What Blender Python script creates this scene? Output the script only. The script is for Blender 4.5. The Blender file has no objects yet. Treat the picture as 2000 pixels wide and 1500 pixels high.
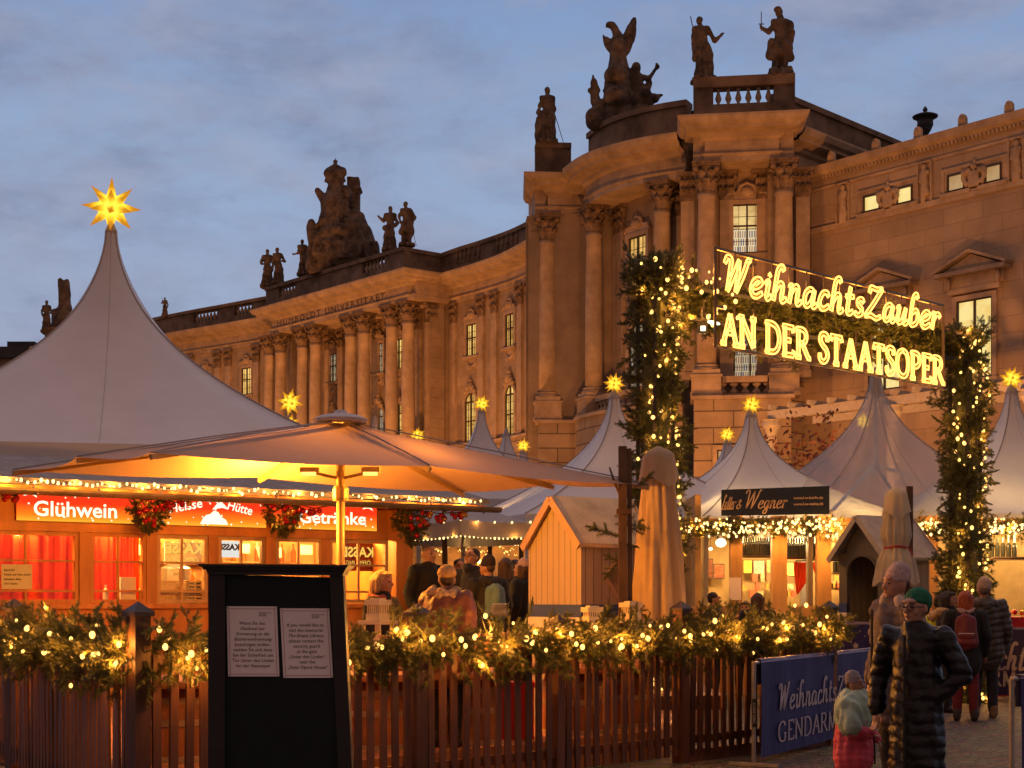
import bpy, bmesh, math, random
import numpy as np
from mathutils import Vector, Matrix, Euler
random.seed(7); RNG = np.random.default_rng(7)
R = math.radians
scn = bpy.context.scene
COL = scn.collection
EYE = 1.62; F = 3000.0; CX = 1000.0; HY = 1170.0

# ------------------------------------------------------------------ camera
cd = bpy.data.cameras.new('camera'); cam = bpy.data.objects.new('camera', cd); COL.objects.link(cam)
cam.location = (0, 0, EYE); cam.rotation_euler = (R(90), 0, 0)
cd.sensor_width = 36; cd.lens = 36*F/2000; cd.shift_y = 420/2000
cd.clip_start = 0.1; cd.clip_end = 2000
scn.camera = cam
# ------------------------------------------------------------------ sky
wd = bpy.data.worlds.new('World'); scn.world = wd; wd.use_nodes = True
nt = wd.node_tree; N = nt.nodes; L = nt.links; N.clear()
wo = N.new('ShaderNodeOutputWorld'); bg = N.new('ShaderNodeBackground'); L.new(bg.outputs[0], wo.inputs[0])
tc = N.new('ShaderNodeTexCoord')
sky = N.new('ShaderNodeTexSky'); sky.sky_type = 'NISHITA'; sky.sun_disc = False
sky.sun_elevation = R(1.0); sky.sun_rotation = R(200); sky.altitude = 50
mp = N.new('ShaderNodeMapping'); mp.inputs['Scale'].default_value = (1.0, 1.0, 2.4); mp.inputs['Rotation'].default_value = (0.1, R(-14), 0.4)
L.new(tc.outputs['Generated'], mp.inputs['Vector'])
n1 = N.new('ShaderNodeTexNoise'); n1.inputs['Scale'].default_value = 8.0; n1.inputs['Detail'].default_value = 13; n1.inputs['Roughness'].default_value = 0.68
n1.inputs['Distortion'].default_value = 0.25
L.new(mp.outputs[0], n1.inputs['Vector'])
r1 = N.new('ShaderNodeValToRGB'); r1.color_ramp.elements[0].position = 0.36; r1.color_ramp.elements[1].position = 0.60
L.new(n1.outputs['Fac'], r1.inputs['Fac'])
n2 = N.new('ShaderNodeTexNoise'); n2.inputs['Scale'].default_value = 13.0; n2.inputs['Detail'].default_value = 10; n2.inputs['Roughness'].default_value = 0.6
L.new(mp.outputs[0], n2.inputs['Vector'])
# clear dusk blue by height above the horizon
sx = N.new('ShaderNodeSeparateXYZ'); L.new(tc.outputs['Generated'], sx.inputs[0])
rz = N.new('ShaderNodeValToRGB'); L.new(sx.outputs['Z'], rz.inputs['Fac'])
e = rz.color_ramp.elements
e[0].position = 0.0; e[0].color = (0.15, 0.175, 0.275, 1)
e[1].position = 0.62; e[1].color = (0.66, 0.50, 0.51, 1)
k = e.new(0.42); k.color = (0.155, 0.245, 0.46, 1)
k = e.new(0.16); k.color = (0.30, 0.36, 0.50, 1)
k = e.new(0.28); k.color = (0.25, 0.35, 0.53, 1)
mxs = N.new('ShaderNodeMixRGB'); mxs.inputs[0].default_value = 0.0015; mxs.blend_type = 'ADD'
L.new(rz.outputs[0], mxs.inputs[1]); L.new(sky.outputs[0], mxs.inputs[2])
cc = N.new('ShaderNodeMixRGB'); r2 = N.new('ShaderNodeMapRange'); r2.inputs['From Min'].default_value = .36; r2.inputs['From Max'].default_value = .64; L.new(n2.outputs['Fac'], r2.inputs['Value']); L.new(r2.outputs[0], cc.inputs[0])
cc.inputs[1].default_value = (0.19, 0.215, 0.325, 1); cc.inputs[2].default_value = (0.30, 0.32, 0.43, 1)
mc = N.new('ShaderNodeMixRGB'); L.new(mxs.outputs[0], mc.inputs[1]); L.new(cc.outputs[0], mc.inputs[2])
mf = N.new('ShaderNodeMath'); mf.operation = 'MULTIPLY'; mf.inputs[1].default_value = 0.75
L.new(r1.outputs[0], mf.inputs[0]); L.new(mf.outputs[0], mc.inputs[0])
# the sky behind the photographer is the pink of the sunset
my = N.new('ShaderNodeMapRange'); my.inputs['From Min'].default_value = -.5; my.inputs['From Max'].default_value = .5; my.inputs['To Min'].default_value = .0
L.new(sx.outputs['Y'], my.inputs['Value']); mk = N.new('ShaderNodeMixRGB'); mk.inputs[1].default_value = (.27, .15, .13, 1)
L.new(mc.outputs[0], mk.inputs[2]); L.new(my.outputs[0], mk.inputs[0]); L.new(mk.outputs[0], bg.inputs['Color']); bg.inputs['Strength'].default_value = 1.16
sl = bpy.data.lights.new('sun', 'SUN'); sl.energy = 0.03; sl.angle = R(12); sl.color = (1, .85, .75)
so = bpy.data.objects.new('sun', sl); COL.objects.link(so); so.rotation_euler = (R(80), 0, R(20))
scn.view_settings.view_transform = 'Standard'; scn.view_settings.look = 'None'
scn.view_settings.exposure = 0.0; scn.view_settings.gamma = 1
scn.cycles.use_denoising = True
scn.cycles.max_bounces = 7; scn.cycles.diffuse_bounces = 3; scn.cycles.glossy_bounces = 3; scn.cycles.transparent_max_bounces = 10
scn.cycles.sample_clamp_indirect = 6; scn.cycles.caustics_reflective = False; scn.cycles.caustics_refractive = False

# ------------------------------------------------------------------ helpers
def W(px, py, Y): return Vector(((px-CX)/F*Y, Y, EYE+(HY-py)/F*Y))
def gX(px, Y): return (px-CX)/F*Y

def mat(name, col, rough=.7, metal=0., var=.12, vscale=6., bump=.0, bscale=40., emit=None, es=1., spec=.4, trans=0., coord='Object', stretch=(1,1,1), col2=None):
    m = bpy.data.materials.new(name); m.use_nodes = True
    t = m.node_tree; n = t.nodes; l = t.links
    b = n['Principled BSDF']; b.inputs['Roughness'].default_value = rough; b.inputs['Metallic'].default_value = metal
    b.inputs['Specular IOR Level'].default_value = spec
    c4 = tuple(col)+(1,)
    tcn = n.new('ShaderNodeTexCoord'); mpn = n.new('ShaderNodeMapping'); mpn.inputs['Scale'].default_value = stretch
    l.new(tcn.outputs[coord], mpn.inputs[0])
    if var > 0:
        no = n.new('ShaderNodeTexNoise'); no.inputs['Scale'].default_value = vscale; no.inputs['Detail'].default_value = 6; no.inputs['Roughness'].default_value = .65
        l.new(mpn.outputs[0], no.inputs['Vector'])
        mx = n.new('ShaderNodeMixRGB'); rp = n.new('ShaderNodeMapRange'); rp.inputs['From Min'].default_value = .3; rp.inputs['From Max'].default_value = .7
        l.new(no.outputs['Fac'], rp.inputs['Value']); l.new(rp.outputs[0], mx.inputs[0])
        d = col2 if col2 else tuple(max(0, c*(1-var*1.6)) for c in col)
        mx.inputs[1].default_value = tuple(d)+(1,); mx.inputs[2].default_value = tuple(min(1, c*(1+var)) for c in col)+(1,)
        l.new(mx.outputs[0], b.inputs['Base Color'])
    else:
        b.inputs['Base Color'].default_value = c4
    if bump > 0:
        nb = n.new('ShaderNodeTexNoise'); nb.inputs['Scale'].default_value = bscale; nb.inputs['Detail'].default_value = 4
        l.new(mpn.outputs[0], nb.inputs['Vector'])
        bn = n.new('ShaderNodeBump'); bn.inputs['Strength'].default_value = bump; bn.inputs['Distance'].default_value = .02
        l.new(nb.outputs['Fac'], bn.inputs['Height']); l.new(bn.outputs[0], b.inputs['Normal'])
    if emit:
        b.inputs['Emission Color'].default_value = tuple(emit)+(1,); b.inputs['Emission Strength'].default_value = es
    if trans:
        # thin cloth or plastic film: part of the light passes through
        out = n['Material Output']; tr = n.new('ShaderNodeBsdfTranslucent'); tr.inputs['Color'].default_value = tuple(min(1, c*1.05) for c in col)+(1,)
        ms = n.new('ShaderNodeMixShader'); ms.inputs[0].default_value = trans
        l.new(b.outputs[0], ms.inputs[1]); l.new(tr.outputs[0], ms.inputs[2]); l.new(ms.outputs[0], out.inputs['Surface'])
    return m

def emis(name, col, s, nolight=False):
    m = bpy.data.materials.new(name); m.use_nodes = True; n = m.node_tree.nodes; n.clear()
    o = n.new('ShaderNodeOutputMaterial'); em = n.new('ShaderNodeEmission')
    em.inputs[0].default_value = tuple(col)+(1,); em.inputs[1].default_value = s
    m.node_tree.links.new(em.outputs[0], o.inputs[0])
    if nolight: m.cycles.emission_sampling = 'NONE'
    return m

def tag(o, label=None, cat=None, group=None, kind=None):
    if label: o['label'] = label
    if cat: o['category'] = cat
    if group: o['group'] = group
    if kind: o['kind'] = kind
    return o
def empty(name, loc=(0,0,0), rz=0.):
    o = bpy.data.objects.new(name, None); COL.objects.link(o); o.location = loc; o.rotation_euler = (0,0,rz); return o
def thing(name, label, cat, loc=(0,0,0), rz=0., group=None): return tag(empty(name, loc, rz), label, cat, group)
def adopt(o, p, world=True):
    o.parent = p
    if world:
        q = p; M = Matrix.Identity(4)
        ch = []
        while q is not None: ch.append(q); q = q.parent
        for q in reversed(ch):
            M = M @ (q.matrix_parent_inverse if q.parent else Matrix.Identity(4)) @ Matrix.LocRotScale(q.location, q.rotation_euler, q.scale)
        o.matrix_parent_inverse = M.inverted()
    return o
def dup(root, loc=None, rz=None, label=None, scale=None):
    r = root.copy(); COL.objects.link(r)
    if loc is not None: r.location = loc
    if rz is not None: r.rotation_euler = (0,0,rz)
    if scale is not None: r.scale = scale
    if label: r['label'] = label
    for ch in root.children: _dupc(ch, r)
    return r
def _dupc(o, p):
    c = o.copy(); COL.objects.link(c); c.parent = p
    for ch in o.children: _dupc(ch, c)

def catmull(pts, n=8, closed=False):
    P = [np.array(p, float) for p in pts]
    if len(P) < 3: return [tuple(p) for p in P]
    out = []; m = len(P)
    for i in range(m if closed else m-1):
        p0 = P[i-1] if (i > 0 or closed) else 2*P[0]-P[1]
        p1 = P[i]; p2 = P[(i+1) % m]
        p3 = P[(i+2) % m] if (i+2 < m or closed) else 2*P[-1]-P[-2]
        for k in range(n):
            t = k/n
            out.append(tuple(.5*((2*p1)+(-p0+p2)*t+(2*p0-5*p1+4*p2-p3)*t*t+(-p0+3*p1-3*p2+p3)*t**3)))
    if not closed: out.append(tuple(P[-1]))
    return out

class MB:
    def __init__(s): s.v = []; s.f = []; s.m = []; s.uv = {}; s.mi = 0
    def add(s, vs, fs, uv=None):
        b = len(s.v); s.v.extend([tuple(p) for p in vs]); s.f.extend([tuple(b+i for i in f) for f in fs]); s.m.extend([s.mi]*len(fs))
        if uv is not None:
            for i, u in enumerate(uv): s.uv[b+i] = u
        return s
    def box(s, c, size, rz=0., M=None, taper=1.):
        x, y, z = [q/2 for q in size]
        vs = [Vector((sx_*x*(taper if sz_ > 0 else 1), sy_*y*(taper if sz_ > 0 else 1), sz_*z)) for sz_ in (-1,1) for sy_ in (-1,1) for sx_ in (-1,1)]
        if M is None: M = Matrix.Translation(Vector(c)) @ Matrix.Rotation(rz, 4, 'Z')
        else: M = Matrix.Translation(Vector(c)) @ M.to_4x4()
        s.add([M @ v for v in vs], [(0,2,3,1),(4,5,7,6),(0,1,5,4),(2,6,7,3),(0,4,6,2),(1,3,7,5)]); return s
    def bar(s, p, q, w, h=None, up=(0,0,1)):
        p = Vector(p); q = Vector(q); d = (q-p); ln = d.length; d.normalize(); h = h or w
        u = Vector(up)
        if abs(d.dot(u)) > .97: u = Vector((0,1,0))
        a = d.cross(u).normalized(); b = a.cross(d)
        M = Matrix((d, a, b)).transposed()
        return s.box((p+q)/2, (ln, w, h), M=M)
    def tube(s, pts, r, n=8, caps=True, closed=False):
        P = [Vector(p) for p in pts]; m = len(P)
        rr = r if hasattr(r, '__len__') else [r]*m
        ring = []; prev = None
        for i, p in enumerate(P):
            if closed: d = P[(i+1) % m]-P[i-1]
            else: d = P[min(i+1, m-1)]-P[max(i-1, 0)]
            if d.length < 1e-9: d = Vector((0,0,1))
            d.normalize()
            if prev is None:
                u = Vector((0,0,1)) if abs(d.z) < .9 else Vector((1,0,0))
                a = d.cross(u).normalized()
            else:
                a = prev - d*prev.dot(d)
                a = a.normalized() if a.length > 1e-6 else d.orthogonal().normalized()
            prev = a; b = d.cross(a)
            ring.append([p+(a*math.cos(t)+b*math.sin(t))*rr[i] for t in [2*math.pi*k/n for k in range(n)]])
        vs = [v for g in ring for v in g]; fs = []
        for i in range(m if closed else m-1):
            j = (i+1) % m
            for k in range(n): fs.append((i*n+k, i*n+(k+1) % n, j*n+(k+1) % n, j*n+k))
        if caps and not closed: fs.append(tuple(range(n))[::-1]); fs.append(tuple((m-1)*n+k for k in range(n)))
        s.add(vs, fs); return s
    def lathe(s, prof, c=(0,0,0), n=16, sq=0., rot=0., cap=True, sx_=1., sy_=1.):
        vs = []; fs = []; c = Vector(c)
        for r, z in prof:
            for k in range(n):
                a = 2*math.pi*k/n; x = math.cos(a); y = math.sin(a)
                if sq: q = 1/max(abs(x), abs(y)); q = 1+(q-1)*sq; x *= q; y *= q
                x *= r*sx_; y *= r*sy_
                vs.append((c.x+x*math.cos(rot)-y*math.sin(rot), c.y+x*math.sin(rot)+y*math.cos(rot), c.z+z))
        for i in range(len(prof)-1):
            for k in range(n): fs.append((i*n+k, i*n+(k+1) % n, (i+1)*n+(k+1) % n, (i+1)*n+k))
        if cap: fs.append(tuple(range(n))[::-1]); fs.append(tuple((len(prof)-1)*n+k for k in range(n)))
        s.add(vs, fs); return s
    def ball(s, c, r, n=10, m=6, M=None):
        r = r if hasattr(r, '__len__') else (r,r,r)
        vs = []; fs = []
        for i in range(1, m):
            a = math.pi*i/m
            for k in range(n):
                b = 2*math.pi*k/n; vs.append(Vector((r[0]*math.sin(a)*math.cos(b), r[1]*math.sin(a)*math.sin(b), r[2]*math.cos(a))))
        vs += [Vector((0,0,r[2])), Vector((0,0,-r[2]))]; T = len(vs)-2
        for i in range(m-2):
            for k in range(n): fs.append((i*n+k, (i+1)*n+k, (i+1)*n+(k+1) % n, i*n+(k+1) % n))
        for k in range(n): fs.append((T, k, (k+1) % n)); fs.append((T+1, (m-2)*n+(k+1) % n, (m-2)*n+k))
        c = Vector(c); s.add([(M @ v if M else v)+c for v in vs], fs); return s
    def poly(s, pts): s.add(pts, [tuple(range(len(pts)))]); return s
    def prism(s, pts, d):
        n = len(pts); d = Vector(d); P = [Vector(p) for p in pts]
        s.add(P+[p+d for p in P], [tuple(range(n)), tuple(range(2*n-1, n-1, -1))]+[(i, i+n, (i+1) % n+n, (i+1) % n) for i in range(n)]); return s
    def build(s, name, m, parent=None, smooth=False, world=True):
        me = bpy.data.meshes.new(name); me.from_pydata(s.v, [], s.f); me.update()
        ms = m if isinstance(m, (list, tuple)) else [m]
        for q in ms: me.materials.append(q)
        if len(ms) > 1: me.polygons.foreach_set('material_index', s.m)
        if s.uv:
            at = me.attributes.new('uvm', 'FLOAT_VECTOR', 'POINT'); a = np.zeros(len(s.v)*3, 'f')
            for i, u in s.uv.items(): a[3*i] = u[0]; a[3*i+1] = u[1]
            at.data.foreach_set('vector', a)
        bm = bmesh.new(); bm.from_mesh(me); bmesh.ops.recalc_face_normals(bm, faces=bm.faces); bm.to_mesh(me); bm.free()
        if smooth: me.polygons.foreach_set('use_smooth', [True]*len(me.polygons))
        o = bpy.data.objects.new(name, me); COL.objects.link(o)
        if parent is not None: adopt(o, parent, world)
        return o

def meshobj(name, V, Fc, m, parent=None, world=True, smooth=False):
    """fast mesh from numpy: V (n,3), Fc (k,3 or 4)"""
    me = bpy.data.meshes.new(name); V = np.asarray(V, 'f'); Fc = np.asarray(Fc, 'i'); k, w = Fc.shape
    me.vertices.add(len(V)); me.vertices.foreach_set('co', V.ravel())
    me.loops.add(k*w); me.loops.foreach_set('vertex_index', Fc.ravel())
    me.polygons.add(k); me.polygons.foreach_set('loop_start', np.arange(0, k*w, w, dtype='i')); me.polygons.foreach_set('loop_total', np.full(k, w, 'i'))
    me.update(calc_edges=True)
    for q in (m if isinstance(m, (list, tuple)) else [m]): me.materials.append(q)
    if smooth: me.polygons.foreach_set('use_smooth', [True]*k)
    o = bpy.data.objects.new(name, me); COL.objects.link(o)
    if parent is not None: adopt(o, parent, world)
    return o

def blob(name, prims, m, parent=None, voxel=.02, smooth=4, disp=None, noise=0., world=True, M=None):
    """one continuous closed surface grown from overlapping tapered limbs and ellipsoids"""
    b = MB()
    for p in prims:
        if p[0] == 'c':
            p0 = Vector(p[1]); p1 = Vector(p[2]); r0, r1 = p[3], p[4]; d = p1-p0
            k = [(-.86, .5), (-.5, .86), (0, 1.)]
            pts = [p0+d.normalized()*(r0*a) for a, _ in k]+[p1+d.normalized()*(-r1*a) for a, _ in reversed(k)]
            rr = [r0*q for _, q in k]+[r1*q for _, q in reversed(k)]
            b.tube(pts, rr, 12)
        elif p[0] == 'e':
            b.ball(p[1], p[2], 14, 9, M=p[3] if len(p) > 3 else None)
        elif p[0] == 'b':
            b.box(p[1], p[2], rz=p[3] if len(p) > 3 else 0., taper=p[4] if len(p) > 4 else 1.)
    me = bpy.data.meshes.new('grow'); me.from_pydata(b.v, [], b.f); me.update()
    bm = bmesh.new(); bm.from_mesh(me); bmesh.ops.recalc_face_normals(bm, faces=bm.faces); bm.to_mesh(me); bm.free()
    o = bpy.data.objects.new('grow', me); COL.objects.link(o)
    rm = o.modifiers.new('r', 'REMESH'); rm.mode = 'VOXEL'; rm.voxel_size = voxel; rm.use_smooth_shade = True
    if smooth: sm = o.modifiers.new('s', 'SMOOTH'); sm.iterations = smooth; sm.factor = .5
    dg = bpy.context.evaluated_depsgraph_get(); dg.update()
    r = bpy.data.meshes.new_from_object(o.evaluated_get(dg)); bpy.data.objects.remove(o); bpy.data.meshes.remove(me)
    n = len(r.vertices)
    if (disp or noise) and n:
        co = np.empty(n*3, 'f'); r.vertices.foreach_get('co', co); co = co.reshape(-1, 3)
        no = np.empty(n*3, 'f'); r.vertices.foreach_get('normal', no); no = no.reshape(-1, 3)
        a = np.zeros(n)
        if disp: a = a+disp(co)
        if noise:
            q = co*(3.1/max(voxel*8, .05)); a = a+noise*(np.sin(q[:,0]*1.3+q[:,2]*.7)+np.sin(q[:,1]*1.7+1+q[:,0])*.8+np.sin(q[:,2]*.8+q[:,0]*2.1+2)*.7)
        co = co+no*a[:, None]; r.vertices.foreach_set('co', co.astype('f').ravel()); r.update()
    r.name = name; r.materials.clear(); r.materials.append(m)
    r.polygons.foreach_set('use_smooth', [True]*len(r.polygons))
    if M is not None: r.transform(M)
    o = bpy.data.objects.new(name, r); COL.objects.link(o)
    if parent is not None: adopt(o, parent, world)
    return o

def point(name, loc, e, col, r=.05, parent=None, spot=None, aim=None, blend=.5):
    l = bpy.data.lights.new(name, 'SPOT' if spot else 'POINT'); l.energy = e; l.color = col; l.shadow_soft_size = r
    o = bpy.data.objects.new(name, l); COL.objects.link(o); o.location = loc
    if spot:
        l.spot_size = R(spot); l.spot_blend = blend
        o.rotation_euler = (Vector(aim)-Vector(loc)).to_track_quat('-Z', 'Y').to_euler()
    if parent is not None: adopt(o, parent)
    return o

_tm = {}
def text_geo(s, size=1., shear=0., bold=0., align='CENTER', space=1., ext=0.):
    c = bpy.data.curves.new('t', 'FONT'); c.body = s; c.size = size; c.shear = shear; c.offset = bold; c.align_x = align; c.space_character = space; c.extrude = ext
    c.resolution_u = 3
    o = bpy.data.objects.new('t', c); COL.objects.link(o); dg = bpy.context.evaluated_depsgraph_get(); dg.update()
    me = bpy.data.meshes.new_from_object(o.evaluated_get(dg))
    v = [tuple(q.co) for q in me.vertices]; f = [tuple(p.vertices) for p in me.polygons]
    bpy.data.objects.remove(o); bpy.data.curves.remove(c); bpy.data.meshes.remove(me)
    return v, f
def frame(o, ux, uy):
    """matrix with local x along ux, local y along uy, origin o"""
    ux = Vector(ux).normalized(); uy = Vector(uy).normalized(); uz = ux.cross(uy)
    M = Matrix((ux, uy, uz)).transposed().to_4x4(); M.translation = Vector(o); return M
def text_obj(name, s, m, M, size, parent=None, **k):
    v, f = text_geo(s, size, **k); b = MB(); b.add([M @ Vector(p) for p in v], f)
    me = bpy.data.meshes.new(name); me.from_pydata(b.v, [], b.f); me.update(); me.materials.append(m)
    o = bpy.data.objects.new(name, me); COL.objects.link(o)
    if parent is not None: adopt(o, parent)
    return o
# ------------------------------------------------------------------ ground
def stone_mat(name, col, bw=1.1, bh=.52, mortar=.03, dark=.55, rough=.85, stain=.35):
    m = bpy.data.materials.new(name); m.use_nodes = True; t = m.node_tree; n = t.nodes; l = t.links
    b = n['Principled BSDF']; b.inputs['Roughness'].default_value = rough; b.inputs['Specular IOR Level'].default_value = .25
    at = n.new('ShaderNodeAttribute'); at.attribute_name = 'uvm'
    br = n.new('ShaderNodeTexBrick'); l.new(at.outputs['Vector'], br.inputs['Vector'])
    br.inputs['Scale'].default_value = 1; br.inputs['Brick Width'].default_value = bw; br.inputs['Row Height'].default_value = bh
    br.inputs['Mortar Size'].default_value = mortar; br.inputs['Mortar Smooth'].default_value = .3
    c = np.array(col)
    br.inputs['Color1'].default_value = tuple(c)+(1,); br.inputs['Color2'].default_value = tuple(c*.84)+(1,); br.inputs['Mortar'].default_value = tuple(c*dark)+(1,)
    tcn = n.new('ShaderNodeTexCoord'); no = n.new('ShaderNodeTexNoise'); no.inputs['Scale'].default_value = .55; no.inputs['Detail'].default_value = 8; no.inputs['Roughness'].default_value = .7
    l.new(tcn.outputs['Object'], no.inputs['Vector'])
    mr = n.new('ShaderNodeMapRange'); mr.inputs['From Min'].default_value = .35; mr.inputs['From Max'].default_value = .7; mr.inputs['To Min'].default_value = 1-stain; mr.inputs['To Max'].default_value = 1.1
    l.new(no.outputs['Fac'], mr.inputs['Value'])
    mu = n.new('ShaderNodeMixRGB'); mu.blend_type = 'MULTIPLY'; mu.inputs[0].default_value = 1
    l.new(br.outputs['Color'], mu.inputs[1]); l.new(mr.outputs[0], mu.inputs[2]); l.new(mu.outputs[0], b.inputs['Base Color'])
    bn = n.new('ShaderNodeBump'); bn.inputs['Strength'].default_value = .6; bn.inputs['Distance'].default_value = .03; bn.invert = True
    l.new(br.outputs['Fac'], bn.inputs['Height']); l.new(bn.outputs[0], b.inputs['Normal'])
    return m
SAND = (.45, .32, .205)
M_wall = stone_mat('sandstone_wall', SAND, 1.3, .56, .008, .72)
M_rust = stone_mat('sandstone_rustic', (.45, .32, .20), 2.0, .62, .03, .38)
M_pal = stone_mat('palace_stone', (.45, .32, .21), 1.6, .6, .01, .68, stain=.2)
M_sand = mat('sandstone', SAND, .85, var=.22, vscale=1.4, bump=.25, bscale=9, spec=.25)
M_cap = mat('sandstone_weathered', (.25, .165, .1), .9, var=.45, vscale=3, bump=.5, bscale=14, spec=.2)
M_parap = mat('sandstone_stained_shaded', (.21, .14, .09), .9, var=.4, vscale=.8, bump=.3, bscale=8, spec=.2)  # stained stone, with the shadow above the cornice put into its colour
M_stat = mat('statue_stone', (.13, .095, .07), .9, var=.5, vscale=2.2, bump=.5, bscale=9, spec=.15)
M_slate = mat('slate_roof', (.035, .035, .04), .7, var=.3, vscale=1)
M_wood_dk = mat('window_wood', (.06, .035, .02), .6, var=.1)

# cobbled square (one sheet to the horizon)
def ground_mat():
    m = bpy.data.materials.new('cobbles'); m.use_nodes = True; t = m.node_tree; n = t.nodes; l = t.links
    b = n['Principled BSDF']; b.inputs['Roughness'].default_value = .75; b.inputs['Specular IOR Level'].default_value = .35
    tcn = n.new('ShaderNodeTexCoord')
    v = n.new('ShaderNodeTexVoronoi'); v.inputs['Scale'].default_value = 9.; v.feature = 'DISTANCE_TO_EDGE'; l.new(tcn.outputs['Object'], v.inputs['Vector'])
    v2 = n.new('ShaderNodeTexVoronoi'); v2.inputs['Scale'].default_value = 9.; l.new(tcn.outputs['Object'], v2.inputs['Vector'])
    no = n.new('ShaderNodeTexNoise'); no.inputs['Scale'].default_value = 2.2; no.inputs['Detail'].default_value = 8; l.new(tcn.outputs['Object'], no.inputs['Vector'])
    rp = n.new('ShaderNodeValToRGB'); rp.color_ramp.elements[0].color = (.035, .03, .026, 1); rp.color_ramp.elements[0].position = .0
    rp.color_ramp.elements[1].color = (.25, .2, .15, 1); rp.color_ramp.elements[1].position = .09; l.new(v.outputs['Distance'], rp.inputs[0])
    mx = n.new('ShaderNodeMixRGB'); mx.blend_type = 'MULTIPLY'; mx.inputs[0].default_value = .55; l.new(rp.outputs[0], mx.inputs[1]); l.new(v2.outputs['Color'], mx.inputs[2])
    m2 = n.new('ShaderNodeMixRGB'); m2.blend_type = 'MULTIPLY'; m2.inputs[0].default_value = .7; l.new(mx.outputs[0], m2.inputs[1]); l.new(no.outputs['Fac'], m2.inputs[2])
    l.new(m2.outputs[0], b.inputs['Base Color'])
    bn = n.new('ShaderNodeBump'); bn.inputs['Strength'].default_value = .9; bn.inputs['Distance'].default_value = .04; l.new(rp.outputs[0], bn.inputs['Height']); l.new(bn.outputs[0], b.inputs['Normal'])
    return m
g = MB(); g.poly([(-700,-300,0),(700,-300,0),(700,1200,0),(-700,1200,0)])
tag(g.build('ground', ground_mat()), kind='structure')

# ------------------------------------------------------------------ library building
class Path:
    def __init__(s, pts):
        s.p = [Vector((a, b)) for a, b in pts]; s.n = len(s.p); s.c = [0.]
        for i in range(1, s.n): s.c.append(s.c[-1]+(s.p[i]-s.p[i-1]).length)
        s.len = s.c[-1]
    def seg(s, i): d = (s.p[i+1]-s.p[i]).normalized(); return d, Vector((-d.y, d.x))
    def off(s, i, d):
        if i == 0: nn = s.seg(0)[1]; return s.p[i]+nn*d
        if i == s.n-1: nn = s.seg(i-1)[1]; return s.p[i]+nn*d
        a = s.seg(i-1)[1]; b = s.seg(i)[1]; m = (a+b); m = m/m.length if m.length > 1e-6 else a
        return s.p[i]+m*(d/max(.35, m.dot(a)))
    def at(s, u, d=0.):
        for i in range(s.n-1):
            if u <= s.c[i+1] or i == s.n-2:
                t = (u-s.c[i])/(s.c[i+1]-s.c[i]); q = s.off(i, d).lerp(s.off(i+1, d), t); tg, nn = s.seg(i); return q, tg, nn
    def spx(s, px, d=0., a=0., b=None):
        b = s.len if b is None else b; k = (px-CX)/F; best = None; prev = None
        for j in range(401):
            u = a+(b-a)*j/400; q, _, _ = s.at(u, d); g_ = q.x-k*q.y
            if prev is not None and prev[1]*g_ <= 0: return prev[0]+(u-prev[0])*abs(prev[1])/(abs(prev[1])+abs(g_)+1e-12)
            if best is None or abs(g_) < abs(best[1]): best = (u, g_)
            prev = (u, g_)
        return best[0]
def sweep(b, P, prof, i0=0, i1=None):
    i1 = P.n-1 if i1 is None else i1; vs = []; uv = []; m = len(prof)
    for i in range(i0, i1+1):
        acc = 0
        for j, (d, z) in enumerate(prof):
            q = P.off(i, d); vs.append((q.x, q.y, z+EYE)); uv.append((P.c[i], z+EYE))
    fs = []
    for i in range(i1-i0):
        for j in range(m-1): fs.append((i*m+j, (i+1)*m+j, (i+1)*m+j+1, i*m+j+1))
    b.add(vs, fs, uv)
def strip(b, P, u0, u1, d0, d1, z0, z1, n=None):
    """solid band along the path between offsets d0 (front) and d1 (back)"""
    us = [u0]+[c for c in P.c if u0+1e-4 < c < u1-1e-4]+[u1]; vs = []; uv = []
    for u in us:
        for d, z in ((d0,z0),(d0,z1),(d1,z1),(d1,z0)):
            q, _, _ = P.at(u, d); vs.append((q.x, q.y, z+EYE)); uv.append((u, z+EYE))
    fs = []; m = len(us)
    for i in range(m-1):
        for j in range(4): fs.append((i*4+j, (i+1)*4+j, (i+1)*4+(j+1) % 4, i*4+(j+1) % 4))
    fs += [(0,1,2,3), ((m-1)*4+3, (m-1)*4+2, (m-1)*4+1, (m-1)*4)]
    b.add(vs, fs, uv)

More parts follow.
